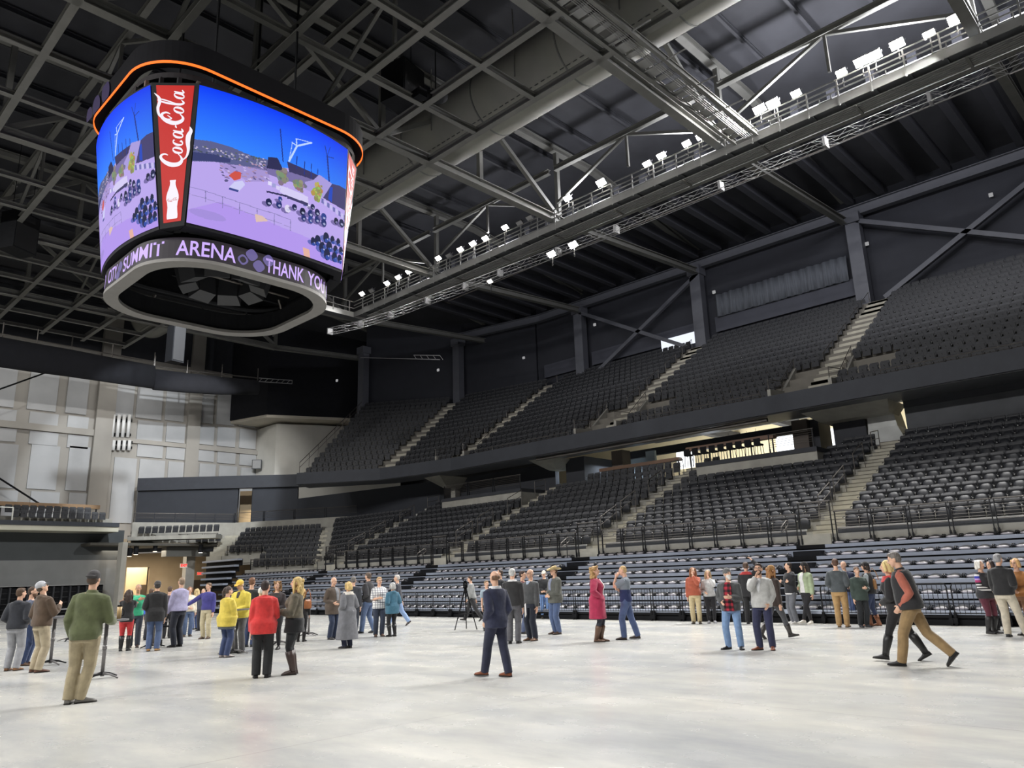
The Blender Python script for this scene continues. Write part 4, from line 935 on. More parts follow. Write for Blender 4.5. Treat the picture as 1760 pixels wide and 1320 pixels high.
for dz in (0, .32): m.bar(p.lerp(q, .0 if dz else .72)+Vector((0, 0, -dz)), q+Vector((0, 0, -dz)), .05, .05)
for t in range(5): m.bar(p.lerp(q, .72+.07*t)+Vector((0, 0, 0)), p.lerp(q, .75+.07*t)+Vector((0, 0, -.32)), .03, .03)
tag(m.build('curtain_track', ALU), 'thin pale truss hung before the dark upper wall', 'truss')
m = MB(); m.box((-26, WY+.1, at_y(100, 592, WY).z), (xe, WY+.5, 30)); S_('wall_end_upper', m, DARKW, 'dark wall strip above the pale end wall', 'wall')
bpy.data.objects['wall_end'].data.vertices.foreach_set('co', [c for v in bpy.data.objects['wall_end'].data.vertices for c in (v.co.x, v.co.y, min(v.co.z, at_y(100, 592, WY).z))])
# eave beam over the columns
beam((50.9, -6, 25.1), (50.9, 45, 25.1), .5, .7, 'eave_beam', 'deep steel beam along the top of the upper wall', mm=COLM)
beam((50.9, 45, 25.1), (offset(UP, 12.9)[2].x, offset(UP, 12.9)[2].y, 25.1), .5, .7, 'eave_beam', 'steel beam bending along the curved upper wall', mm=COLM)
for i in range(24):
    y = 4+2.0*i; m = MB(); m.box((37.5, y-.22, 25.55), (50.6, y+.22, 26.2)); o = m.build('roof_rib', mat('rib_paint', sc(58,59,66), .7, 0, .1, 1)); tag(o, 'dark roof rib over the upper stand, %s from the near end' % nth(i), 'rib', 'ribs under the low roof edge', 'structure')
m = MB(); m.cyl((40.5, -4, 24.6), (40.5, 46, 24.6), .05, 6); tag(m.build('conduit', RAIL), 'thin conduit strung under the low roof edge', 'pipe')
# ------------------------------------------------------------------ centre-hung scoreboard
EXPO = 0.0
CX, CY = 11.55, 25.45
jb = empty('scoreboard', (CX, CY, 11.5), 0, 'huge four-sided video scoreboard hung over the floor, orange light line along its top', 'scoreboard')
def em_mat(name, col, s=1.0):
    m = mat(name, col, .5, var=0, emit=s); return m
# picture shown on the screens, painted into a small grid of screen pixels
def inv_bil(p, TL=(228,125), TR=(1475,665), BL=(88,1281), BR=(1394,1687)):
    u, v = .5, .5
    for _ in range(12):
        fx = [(1-u)*(1-v)*TL[i]+u*(1-v)*TR[i]+(1-u)*v*BL[i]+u*v*BR[i]-p[i] for i in (0, 1)]
        du = [(1-v)*(TR[i]-TL[i])+v*(BR[i]-BL[i]) for i in (0, 1)]; dv = [(1-u)*(BL[i]-TL[i])+u*(BR[i]-TR[i]) for i in (0, 1)]
        D = du[0]*dv[1]-du[1]*dv[0]; u -= (fx[0]*dv[1]-fx[1]*dv[0])/D; v -= (du[0]*fx[1]-du[1]*fx[0])/D
    return u, v
def picture(W, Hh):
    U, V = np.meshgrid((np.arange(W)+.5)/W, (np.arange(Hh)+.5)/Hh); img = np.zeros((Hh, W, 3))
    t = np.clip(V/.55, 0, 1)[..., None]; img[:] = np.array(sc(4,60,250))*(1-t)+np.array(sc(60,150,255))*t
    img *= (1-.35*np.clip(U-.75, 0, 1)[..., None]*1.2)
    def fill(mask, c, a=1.0): img[mask] = img[mask]*(1-a)+np.array(sc(*c))*a
    def poly(pts, c, a=1.0):
        q = [inv_bil(p) for p in pts]; ins = np.zeros(U.shape, bool)
        for i in range(len(q)):
            (x1, y1), (x2, y2) = q[i], q[i-1]
            if abs(y2-y1) < 1e-9: continue
            ins ^= ((y1 > V) != (y2 > V)) & (U < (x2-x1)*(V-y1)/(y2-y1)+x1)
        fill(ins, c, a)
    def elp(p, rx, ry, c, a=1.0):
        x, y = inv_bil(p); fill(((U-x)/rx)**2+((V-y)/ry)**2 < 1, c, a)
    def line(p, q, c, w=.004, a=1.0):
        (x1, y1), (x2, y2) = inv_bil(p), inv_bil(q); dx, dy = x2-x1, y2-y1
        t = np.clip(((U-x1)*dx+(V-y1)*dy)/(dx*dx+dy*dy+1e-12), 0, 1); fill(np.hypot(U-x1-t*dx, V-y1-t*dy) < w, c, a)
    poly([(140,690),(330,760),(600,830),(880,850),(1450,1100),(1400,1700),(60,1300)], (186,166,236)); poly([(90,1180),(330,1120),(800,1330),(1420,1560),(1400,1700),(70,1300)], (178,150,236))
    poly([(150,590),(290,618),(420,668),(520,720),(600,757),(700,778),(720,880),(500,830),(300,790),(140,780)], (92,96,142)); poly([(150,700),(300,728),(420,770),(410,800),(140,772)], (58,64,112))
    rg = random.Random(3)
    for i in range(90): elp((rg.uniform(160,690), 0) if False else (lambda x: (x, 640+(x-160)*.26+rg.uniform(0,60)))(rg.uniform(160,690)), .006, .005, rg.choice([(150,150,180),(70,80,100),(190,180,210),(90,100,80)]))
    poly([(330,800),(700,860),(720,960),(560,960),(380,880)], (150,135,190), .6)
    for i in range(60): elp((rg.uniform(340,720), rg.uniform(810,960)), .009, .005, rg.choice([(120,105,160),(200,185,235),(90,85,130),(170,140,170)]))
    poly([(706,756),(782,764),(822,850),(880,905),(720,905),(692,850)], (44,44,84)); poly([(862,793),(1155,905),(1155,968),(1080,960),(880,885)], (56,52,96)); poly([(690,850),(880,880),(1160,960),(1150,1010),(880,960),(700,900)], (120,110,165))
    poly([(1160,898),(1292,970),(1200,1095),(1025,1025),(1020,962),(1100,945)], (168,154,220)); poly([(1292,972),(1380,984),(1455,1016),(1440,1195),(1300,1140),(1198,1092)], (66,62,110)); poly([(1270,1000),(1300,1000),(1290,1130),(1250,1100)], (30,70,190))
    for a, b, w in (((880,790),(950,662),.006),((950,662),(1085,630),.006),((945,600),(950,662),.004),((945,600),(1085,630),.0025),((908,632),(950,662),.004),((880,780),(910,640),.002)): line(a, b, (190,215,255), w)
    for a, b, w in (((808,520),(828,795),.0035),((1243,730),(1262,950),.006),((1240,725),(1220,650),.003),((1243,740),(1310,752),.003),((1243,735),(1275,660),.002),((1020,790),(1015,900),.003),((1085,810),(1080,930),.003),((950,750),(945,850),.003),((1145,850),(1145,900),.003)): line(a, b, (30,50,140), w)
    for p, rx, ry, c in (((825,925),.045,.062,(132,142,128)),((970,985),.038,.048,(136,142,138)),((1140,1040),.042,.068,(168,172,92)),((1150,1020),.02,.03,(176,174,92))):
        for k in range(26): elp((p[0]+rg.gauss(0,20), p[1]+rg.gauss(0,26)), rx*.4, ry*.32, tuple(int(q*rg.uniform(.75,1.12)) for q in c))
    poly([(400,905),(440,872),(490,880),(488,935),(440,950)], (206,84,72)); poly([(400,1000),(440,960),(500,950),(520,985),(470,1040),(410,1025)], (206,204,246)); poly([(395,1005),(470,1030),(465,1046),(400,1025)], (60,70,140))
    for k in range(11):
        x = 700+k*34; y = 955+k*19; poly([(x,y),(x+30,y+8),(x+30,y+40),(x,y+32)], rg.choice([(214,206,244),(160,160,214),(80,90,160),(224,220,250)]))
    poly([(800,995),(860,1010),(1050,1085),(1055,1160),(960,1120),(880,1090),(800,1050)], (212,204,244)); poly([(860,1075),(1050,1140),(1050,1165),(860,1100)], (60,56,100)); poly([(685,1035),(860,1075),(860,1090),(690,1050)], (40,40,80))
    for k in range(9): x = 1180+k*30; y = 1095+k*17; poly([(x,y),(x+24,y+9),(x+24,y+50),(x,y+40)], (196,190,236) if k % 2 else (110,112,176))
    carc = [(30,44,110),(24,30,76),(40,62,140),(20,24,60),(220,214,240)]
    for i, (x, y, s_, ci) in enumerate([(705,1130,.026,1),(790,1150,.026,0),(800,1105,.018,2),(865,1185,.027,4),(925,1172,.022,1),(1000,1210,.028,3),(1010,1260,.024,0),(1075,1225,.028,0),(1075,1275,.026,2),(1140,1215,.026,1),(1140,1275,.028,0),(1205,1250,.028,2),(1205,1300,.028,0),(1095,1168,.02,1),(1335,1285,.026,3),(1395,1300,.03,1)]):
        elp((x-22, y+14), s_*1.1, s_*.7, (90,80,140), .8); elp((x, y), s_*.75, s_*1.05, carc[ci]); elp((x+4, y+10), s_*.35, s_*.3, (190,195,235), .7)
    for i, (u, v, s_) in enumerate([(840,225,.042),(950,195,.042),(1035,215,.03),(1115,240,.03),(900,300,.045),(990,290,.042),(1075,320,.032),(1150,330,.03),(960,370,.045),(1060,400,.04),(1130,420,.034),(780,230,.03)]):
        s_ *= .78; x, y = ((400+u*.15909)-300)/.20455, ((380+v*.15909)-120)/.20455
        elp((x-20, y+10), s_*1.0, s_*.8, (52,84,170), .8); elp((x, y), s_*.7, s_*1.3, (22,30,68)); elp((x+6, y+26), s_*.5, s_*.5, (40,70,160)); elp((x+16, y+14), s_*.18, s_*.16, (200,205,240), .8)
    pf_ = [(110,985),(230,1030),(350,1080),(475,1130),(610,1180),(750,1225),(890,1275)]
    for a, b in zip(pf_, pf_[1:]): line(a, b, (140,130,185), .0022); line((a[0], a[1]+62), (b[0], b[1]+62), (150,138,190), .0018)
    for a in pf_: line(a, (a[0]-3, a[1]+90), (130,122,175), .0022)
    poly([(590,1225),(650,1240),(700,1285),(600,1290)], (220,190,180)); elp((240,1225), .10, .03, (158,140,212), .7); poly([(1000,1500),(1060,1520),(1070,1600),(1010,1580)], (226,176,160))
    return img
def plan_pt(a, t):                                                        # convex arc between two plan points, bulge a third value
    (x0, y0), (x1, y1), bu, (ox, oy) = a; k = 4*t*(1-t)*bu; return (x0+(x1-x0)*t+ox*k, y0+(y1-y0)*t+oy*k)
ZT, ZBm = 17.4, 12.6
SIDES = {'front': (((8.72,21.95),(14.38,21.95),.42,(0,-1)), ((8.72,22.12),(14.38,22.12),.22,(0,-1))),
         'left': (((7.58,28.0),(7.58,23.02),.36,(-1,0)), ((8.20,28.0),(8.20,22.95),.36,(-1,0))),
         'right': (((15.52,23.02),(15.52,28.0),.36,(1,0)), ((14.90,22.95),(14.90,28.0),.36,(1,0))),
         'back': (((14.38,28.95),(8.72,28.95),.42,(0,1)), ((14.38,28.78),(8.72,28.78),.22,(0,1)))}
SCRM = bpy.data.materials.new('video_screen'); SCRM.use_nodes = True; nt = SCRM.node_tree; b_ = nt.nodes['Principled BSDF']; at_ = nt.nodes.new('ShaderNodeAttribute'); at_.attribute_name = 'Picture'
nt.links.new(at_.outputs['Color'], b_.inputs['Emission Color']); b_.inputs['Emission Strength'].default_value = 1.0; b_.inputs['Base Color'].default_value = (.004, .004, .004, 1); b_.inputs['Roughness'].default_value = .7; b_.inputs['Specular IOR Level'].default_value = .05
SCRM.cycles.emission_sampling = 'FRONT'
for nm, (tp, bt) in SIDES.items():
    W, Hh = (300, 250) if nm in ('front', 'left') else (60, 50)
    vs = []; 
    for j in range(Hh+1):
        k = j/Hh; z = ZT+(ZBm-ZT)*k
        for i in range(W+1):
            a, b2 = plan_pt(tp, i/W), plan_pt(bt, i/W); vs.append((a[0]+(b2[0]-a[0])*k-CX, a[1]+(b2[1]-a[1])*k-CY, z-11.5))
    fs = [(j*(W+1)+i, (j+1)*(W+1)+i, (j+1)*(W+1)+i+1, j*(W+1)+i+1) for j in range(Hh) for i in range(W)]
    me = bpy.data.meshes.new('video_screen'); me.from_pydata(vs, [], fs); me.materials.append(SCRM)
    img = picture(W, Hh).reshape(-1, 3); ca = me.color_attributes.new('Picture', 'FLOAT_COLOR', 'CORNER')
    col = np.ones((len(fs), 4, 4), np.float32); col[:, :, :3] = img[:, None, :]; ca.data.foreach_set('color', col.reshape(-1)); me.update()
    o = link_mesh('video_screen', me, jb); o['label'] = 'video screen showing a car park under blue sky'
    m = MB(); n = 16; rs = []                                              # black cabinet behind the screen
    for i in range(n+1):
        a, b2 = plan_pt(tp, i/n), plan_pt(bt, i/n); ox, oy = tp[3]
        rs.append([(a[0]-ox*.03-CX, a[1]-oy*.03-CY, ZT+.10-11.5), (b2[0]-ox*.03-CX, b2[1]-oy*.03-CY, ZBm-.10-11.5), (b2[0]-ox*.5-CX, b2[1]-oy*.5-CY, ZBm-.10-11.5), (a[0]-ox*.8-CX, a[1]-oy*.8-CY, ZT+.10-11.5)])
    m.rings(rs); m.build('screen_cabinet', BLACK, jb)
# corner advertising panels
RED = em_mat('panel_red', sc(206,36,30), .9); WHITE_E = em_mat('panel_white', sc(246,240,250), 1.0)
def spline(pts, n=8):
    P_ = [np.array(p, float) for p in pts]; out = []
    for i in range(len(P_)-1):
        a, b, c, d = P_[max(i-1, 0)], P_[i], P_[i+1], P_[min(i+2, len(P_)-1)]
        for k in range(n): t = k/n; out.append(.5*((2*b)+(c-a)*t+(2*a-5*b+4*c-d)*t*t+(3*b-a-3*c+d)*t**3))
    return out+[P_[-1]]
# script strokes: (u along the word, v up, half width)
def ellipse(cx, cy, rx, ry, w0, w1, sl=.35, a0=0, a1=360, n=16):
    o = []
    for i in range(n+1):
        t = math.radians(a0+(a1-a0)*i/n); y = ry*math.sin(t); o.append((cx+rx*math.cos(t)+sl*y, cy+y, w0+(w1-w0)*abs(math.cos(t))**1.5))
    return o
SCRIPT = [
 spline([(1.78,1.42,.03),(1.95,1.72,.07),(1.80,2.02,.09),(1.45,2.02,.10),(.95,1.62,.15),(.62,1.02,.20),(.68,.45,.18),(1.10,.18,.10),(1.55,.30,.05),(1.85,.52,.03)]),
 spline([(1.05,.18,.05),(1.5,-.22,.07),(2.3,-.36,.10),(3.2,-.30,.15),(4.0,-.34,.17),(4.6,-.52,.12),(5.1,-.42,.02)]),
 ellipse(2.30,.58,.30,.42,.035,.105), ellipse(3.25,.58,.30,.42,.035,.105,a0=45,a1=330),
 ellipse(4.15,.58,.30,.42,.035,.105), spline([(4.72,1.02,.05),(4.50,.50,.095),(4.55,.20,.08),(4.90,.30,.03)]),
 spline([(4.98,.72,.02),(5.15,.80,.055),(5.38,.82,.02)]),
 spline([(6.70,1.30,.03),(6.90,1.68,.08),(6.70,2.02,.10),(6.30,1.98,.12),(5.82,1.50,.17),(5.60,.90,.19),(5.78,.38,.15),(6.20,.20,.08),(6.70,.48,.03)]),
 spline([(6.55,1.55,.03),(6.15,1.20,.05),(6.10,1.62,.06),(6.55,2.22,.08),(7.4,2.38,.10),(8.2,2.24,.11),(8.75,2.34,.09),(9.25,2.72,.02)]),
 ellipse(7.15,.58,.30,.42,.035,.105), spline([(8.0,.9,.03),(8.35,1.7,.06),(8.52,2.2,.05),(8.35,2.35,.05),(8.10,1.8,.08),(7.90,1.0,.10),(7.86,.40,.10),(8.05,.18,.07),(8.38,.38,.03)]),
 ellipse(8.92,.58,.29,.42,.035,.105), spline([(9.46,1.02,.05),(9.25,.50,.095),(9.30,.22,.07),(9.62,.34,.03)])]
BOTTLE = [(0,.0),(.155,.0),(.165,.03),(.165,.10),(.150,.20),(.140,.30),(.150,.42),(.172,.52),(.165,.60),(.135,.70),(.095,.80),(.072,.88),(.068,.95),(.075,.955),(.075,1.0),(0,1.0)]
def corner_panel(TLp, TRp, BLp, BRp):
    TLp, TRp = Vector((*TLp, ZT+.02)), Vector((*TRp, ZT+.02)); BLp, BRp = Vector((*BLp, ZBm)), Vector((*BRp, ZBm)); c0_ = Vector((CX, CY, 11.5))
    nn = (TRp-TLp).cross(BLp-TLp).normalized(); mid = (TLp+BRp)/2
    if nn.dot(mid-Vector((CX, CY, mid.z))) < 0: nn = -nn
    def mp(s_, t, o=0.0): return TLp.lerp(TRp, s_).lerp(BLp.lerp(BRp, s_), t)+nn*o-c0_
    m = MB(); m.rings([[mp(-.06, t_, .0), mp(.5, t_, .0), mp(1.06, t_, .0), mp(1.06, t_, -.3), mp(-.06, t_, -.3)] for t_ in [-.01+1.03*q/12 for q in range(13)]]); o = m.build('corner_panel', BLACK, jb)
    m = MB()
    for i_ in range(16):
        for j_ in range(4): m.quad(*[mp(.5+(-.5+.25*(j_+dj))*(.90-.12*(i_+di)/16), .01+.0609375*(i_+di), .012) for di, dj in ((0, 0), (1, 0), (1, 1), (0, 1))])
    f = m.build('red_face', RED, o)
    hW = (TRp-TLp).length; hH = (BLp-TLp).length
    m = MB()
    K = .066*4.9/hH                                                        # script runs from low to high, its top to the left
    def scr(u, v, o=.03): t = .60-(u-.4)*.0600; wt = (TRp-TLp).length*(1-t)+(BRp-BLp).length*t; return mp(.5-(v-.85)*.37/wt+.03, t, o)
    for st in SCRIPT:
        n = len(st); Lf, Rt = [], []
        for i in range(n):
            p = st[i]; d = np.array(st[min(i+1, n-1)][:2])-np.array(st[max(i-1, 0)][:2]); L = np.hypot(*d) or 1; nx, ny = -d[1]/L, d[0]/L; w = p[2]*1.3
            Lf.append(scr(p[0]+nx*w, p[1]+ny*w)); Rt.append(scr(p[0]-nx*w, p[1]-ny*w))
        k = len(m.v); m.v += [tuple(q) for q in Lf+Rt]; fs = [(k+i, k+n+i, k+n+i+1, k+i+1) for i in range(n-1)]; m.f += fs; m.m += [0]*len(fs)
    for dx in (5.1,): pass
    m.build('script_lettering', WHITE_E, o)
    m = MB(); prof = [(x, y) for x, y in BOTTLE]; L_ = [mp(.5-x/((BRp-BLp).length*1.35)*1.5, .965-.27*y, .03) for x, y in prof]; R_ = [mp(.5+x/((BRp-BLp).length*1.35)*1.5, .965-.27*y, .03) for x, y in prof]
    for i in range(len(prof)-1): m.quad(L_[i], R_[i], R_[i+1], L_[i+1])
    m.build('bottle_emblem', WHITE_E, o)
    m = MB()
    for st in SCRIPT:
        n = len(st); Lf, Rt = [], []
        for i in range(n):
            p = st[i]; d = np.array(st[min(i+1, n-1)][:2])-np.array(st[max(i-1, 0)][:2]); L = np.hypot(*d) or 1; nx, ny = -d[1]/L, d[0]/L; w = p[2]*1.1
            g = lambda u, v: mp(.5+(u-5.0)*.043/((BRp-BLp).length*1.2)*.9, .835-(v-.8)*.0085, .04)
            Lf.append(g(p[0]+nx*w, p[1]+ny*w)); Rt.append(g(p[0]-nx*w, p[1]-ny*w))
        k = len(m.v); m.v += [tuple(q) for q in Lf+Rt]; fs = [(k+i, k+n+i, k+n+i+1, k+i+1) for i in range(n-1)]; m.f += fs; m.m += [0]*len(fs)
    m.build('bottle_lettering', RED, o)
X2, Y2 = 2*CX, 2*CY
corner_panel((7.66,22.92), (8.66,22.02), (8.26,22.88), (8.66,22.20))
corner_panel((14.44,22.02), (15.44,22.92), (14.44,22.20), (14.84,22.88))
corner_panel((15.44,Y2-22.92), (14.44,Y2-22.02), (14.84,Y2-22.88), (14.44,Y2-22.20)); corner_panel((8.66,Y2-22.02), (7.66,Y2-22.92), (8.66,Y2-22.20), (8.26,Y2-22.88))
# rounded-square path
def rsq(cx, cy, hx, hy, r, n=14, bulge=0.0):
    out = []
    for qx, qy, a0 in ((-1,-1,180), (1,-1,270), (1,1,0), (-1,1,90)):
        for i in range(n+1):
            t = math.radians(a0+90*i/n); out.append((cx+qx*(hx-r)+r*math.cos(t), cy+qy*(hy-r)+r*math.sin(t)))
    return out
def ring_band(path_o, path_i, z0, z1, mm, name, flare=0):
    m = MB(); n = len(path_o); z0 -= 11.5; z1 -= 11.5
    for i in range(n):
        j = (i+1) % n; a, b, c, d = path_o[i], path_o[j], path_i[j], path_i[i]; L = lambda p, z: (p[0]-CX, p[1]-CY, z)
        m.quad(L(a,z0), L(b,z0), L(b,z1), L(a,z1)); m.quad(L(d,z0), L(d,z1), L(c,z1), L(c,z0)); m.quad(L(a,z1), L(b,z1), L(c,z1), L(d,z1)); m.quad(L(a,z0), L(d,z0), L(c,z0), L(b,z0))
    return m.build(name, mm, jb, True)
HB = mat('halo_black', sc(15,15,18), .9, 0, .1, 3, spec=.1)
ho = rsq(CX+.05, CY+.02, 4.38, 3.45, 1.9); hi = rsq(CX+.05, CY+.02, 4.08, 3.15, 1.7); ring_band(ho, hi, 18.15, 18.95, HB, 'halo_band')
oo = rsq(CX+.05, CY+.02, 4.41, 3.48, 1.93); ring_band(oo, ho, 18.08, 18.16, em_mat('orange_light', sc(255,110,40), 1.7), 'orange_light_line')
hb2 = rsq(CX+.05, CY+.02, 4.1, 3.2, 1.7); hi2 = rsq(CX+.05, CY+.02, 3.4, 2.5, 1.3); ring_band(hb2, hi2, 17.75, 17.95, BLACK, 'inner_ring')
for i in range(20):                                                        # brackets and lamps between the halo and the screens
    p = hb2[i*len(hb2)//20]; m = MB(); m.box((p[0]-CX-.06, p[1]-CY-.06, 17.5-11.5), (p[0]-CX+.06, p[1]-CY+.06, 17.74-11.5)); m.build('lamp_bracket', RAIL if i % 3 == 1 else BLACK, jb)
PUR = em_mat('dim_purple', sc(92,78,128), .35)
for q, (px, py, w, hh) in enumerate(((154,200,.30,.55), (166,182,.38,.62), (182,158,.38,.62))):
    a = at_x(px, py, CX+.05-4.42); m = MB(); n = 18
    m.add([(a.x-CX-.01, a.y-CY+w*math.copysign(abs(math.cos(t))**.8, math.cos(t))+.25*hh*math.sin(t), min(max(a.z+hh*.75*math.sin(t), 18.18), 18.93)-11.5) for t in [2*PI*i/n for i in range(n)]], [tuple(range(n))[::-1]]); m.build('leaf_emblem', PUR, jb)
# lower ribbon ring with its running text
RCX, RCY, RHX, RHY, RRr = 11.45, 25.6, 3.36, 3.34, 2.2; RZ0_, RZ1_ = 11.55, 12.38
ro = rsq(RCX, RCY, RHX, RHY, RRr, 18); ri = rsq(RCX, RCY, RHX-.30, RHY-.30, RRr-.25, 18)
LEDG = em_mat('ribbon_face', sc(66,60,68), .55)
ring_band(ro, ri, RZ0_+.10, RZ1_, BLACK, 'ribbon_ring'); ring_band(rsq(RCX, RCY, RHX+.006, RHY+.006, RRr, 18), rsq(RCX, RCY, RHX-.02, RHY-.02, RRr-.02, 18), RZ0_+.11, RZ1_-.01, LEDG, 'ribbon_display'); ring_band(rsq(RCX, RCY, RHX+.02, RHY+.02, RRr, 18), rsq(RCX, RCY, RHX-.42, RHY-.42, RRr-.35, 18), RZ0_, RZ0_+.11, mat('ribbon_lip', sc(112,110,107), .7, 0, .05, 3), 'ribbon_lip')
rp = [Vector((p[0], p[1])) for p in ro]; rp.append(rp[0]); cum = [0]
for a, b in zip(rp, rp[1:]): cum.append(cum[-1]+(b-a).length)
PER = cum[-1]
def ring_at(s_):
    s_ = s_ % PER
    for i in range(len(cum)-1):
        if cum[i] <= s_ <= cum[i+1]: t = (s_-cum[i])/max(1e-9, cum[i+1]-cum[i]); p = rp[i].lerp(rp[i+1], t); d = (rp[i+1]-rp[i]).normalized(); return p, Vector((d.y, -d.x))
    return rp[0], Vector((-1, 0))
def proj_x(p):
    d = p-CAMP; return 880+F*d.dot(cr)/d.dot(fw)
ZM = (RZ0_+.10+RZ1_)/2
tab = []
for i in range(-260, 400):
    s_ = i*.02; p, nrm = ring_at(s_); P3 = Vector((p.x, p.y, ZM)); 
    if nrm.dot(Vector((P3.x, P3.y))) < 0: tab.append((proj_x(P3), s_))
def s_of(px):
    for (x0, s0), (x1, s1) in zip(tab, tab[1:]):
        if x0 <= px <= x1 and s1-s0 < .05: return s0+(s1-s0)*(px-x0)/max(1e-6, x1-x0)
    return tab[-1][1] if px > tab[-1][0] else tab[0][1]
LAV = em_mat('ribbon_lavender', sc(206,176,255), 1.05); LAVD = em_mat('ribbon_dim_lavender', sc(112,102,158), .9)
def on_ring(me_or_mb, s_mid, mm, name):
    vs, fs = me_or_mb; m = MB(); out = []
    for x, z in vs:
        p, nrm = ring_at(s_mid+x); q = p+nrm*.014; out.append((q.x-CX, q.y-CY, ZM+z-11.5))
    m.add(out, fs); return m.build(name, mm, jb)
def word(s, pxa, pxb, hgt=.50):
    me = text_mesh(s, 1.0, 0, .014); xs = [v.co.x for v in me.vertices]; ys = [v.co.y for v in me.vertices]; sa, sb = s_of(pxa), s_of(pxb); kx = (sb-sa)/(max(xs)-min(xs)); ky = hgt/(max(ys)-min(ys)); mx, my = (max(xs)+min(xs))/2, (max(ys)+min(ys))/2
    vs = [((v.co.x-mx)*kx, (v.co.y-my)*ky) for v in me.vertices]; fs = [tuple(p.vertices) for p in me.polygons]
    on_ring((vs, fs), (sa+sb)/2, LAV, 'ribbon_word'); bpy.data.meshes.remove(me)
word('SUMMIT', 212.5, 282); word('ARENA', 303, 405.5); word('THANK', 456.5, 522); word('YOU', 528, 556.5)
word('CITY', 187, 202); 
sR = s_of(560); me = text_mesh('ROCKY', 1.0, 0, .022); mx0 = min(v.co.x for v in me.vertices); on_ring(([((v.co.x-mx0)*.55, (v.co.y)*.70) for v in me.vertices], [tuple(p.vertices) for p in me.polygons]), sR, LAV, 'ribbon_word') if False else None
me = text_mesh('R', 1.0, 0, .022); mx0 = min(v.co.x for v in me.vertices); on_ring(([((v.co.x-mx0)*.56, v.co.y*.70) for v in me.vertices], [tuple(p.vertices) for p in me.polygons]), sR-.02, LAV, 'ribbon_word')
me = text_mesh('D', 1.0, 0, .022); on_ring(([(v.co.x*.5, v.co.y*.70) for v in me.vertices], [tuple(p.vertices) for p in me.polygons]), s_of(184.5)-.34, LAV, 'ribbon_word')
def diamond(s_, z, r, hollow=0):
    n = 24; o_ = []
    for i in range(n):
        t = 2*PI*i/n; k = r*(abs(math.cos(t))**3+abs(math.sin(t))**3)**(-1/3.0)*.82; a = t+PI/4; o_.append((k*math.cos(a), k*math.sin(a)))
    if not hollow: on_ring(([(x, y+z) for x, y in o_], [tuple(range(n))]), s_, LAVD, 'diamond_emblem')
    else: on_ring(([(x, y+z) for x, y in o_]+[(x*.62, y*.62+z) for x, y in o_], [(i, (i+1) % n, n+(i+1) % n, n+i) for i in range(n)]), s_, LAVD, 'diamond_emblem')
diamond(s_of(417.5), -.05, .20, 1); diamond(s_of(432), .20, .23); diamond(s_of(445), -.12, .23); diamond(s_of(461), .17, .23); diamond(s_of(207), .05, .22); diamond(s_of(204), -.2, .2)
# inside: frame, hangers and the loudspeaker ring
for i in range(12):
    p, nrm = ring_at(PER*i/12); q = p-nrm*.2; t = Vector((CX, CY))+(q-Vector((CX, CY)))*.93
    m = MB(); m.bar((q.x-CX, q.y-CY, RZ1_-11.5-.05), (t.x-CX, t.y-CY, 12.75-11.5), .07, .07); m.build('strut', RAIL if i % 3 == 0 else BLACK, jb)
for k, zz in enumerate((12.55, 17.6)):
    pth = rsq(CX, CY, 3.2, 2.7, 1.6); m = MB(); m.tube([(p[0]-CX, p[1]-CY, zz-11.5) for p in pth+pth[:1]], .10, 8); m.build('inner_frame', BLACK, jb)
m = MB(); m.box((-2.6, -2.1, 13.4-11.5), (2.6, 2.1, 17.5-11.5)); m.build('core', BLACK, jb)
for q in range(5): m = MB(); m.tube([(-2.6+.3*q, -2.4+.9*q, 1.15), (2.6+.1*q, -2.2+.9*q, 1.15)], .04, 6); m.build('inner_pipe', RAIL if q == 3 else BLACK, jb)
for sx in (-1, 1):
    for sy in (-1, 1): m = MB(); m.cyl((sx*1.6, sy*1.6, 6.2), (sx*1.6, sy*1.6, 16.8), .05, 6); m.build('hoist_cable', BLACK, jb)
for q in range(8):
    a = 2*PI*q/8+.2; c = (CX+1.35*math.cos(a), CY+1.35*math.sin(a), 12.5)
    e = empty('loudspeaker', c, a+PI/2, 'grey loudspeaker box in the ring inside the scoreboard, %s round the circle' % ORD[q], 'loudspeaker', 'loudspeakers inside the scoreboard')
    m = MB(); m.rings([[(-.42, -.10, -.50), (.42, -.10, -.50), (.34, .45, -.30), (-.34, .45, -.30)], [(-.42, -.32, .25), (.42, -.32, .25), (.34, .35, .38), (-.34, .35, .38)]]); m.build('cabinet', mat('speaker_charcoal', sc(34,35,38), .6, 0, .1, 4), e)
    m = MB(); m.cyl((0, 0, .3), (0, 0, 1.0), .03, 6); m.build('hanger', BLACK, e)
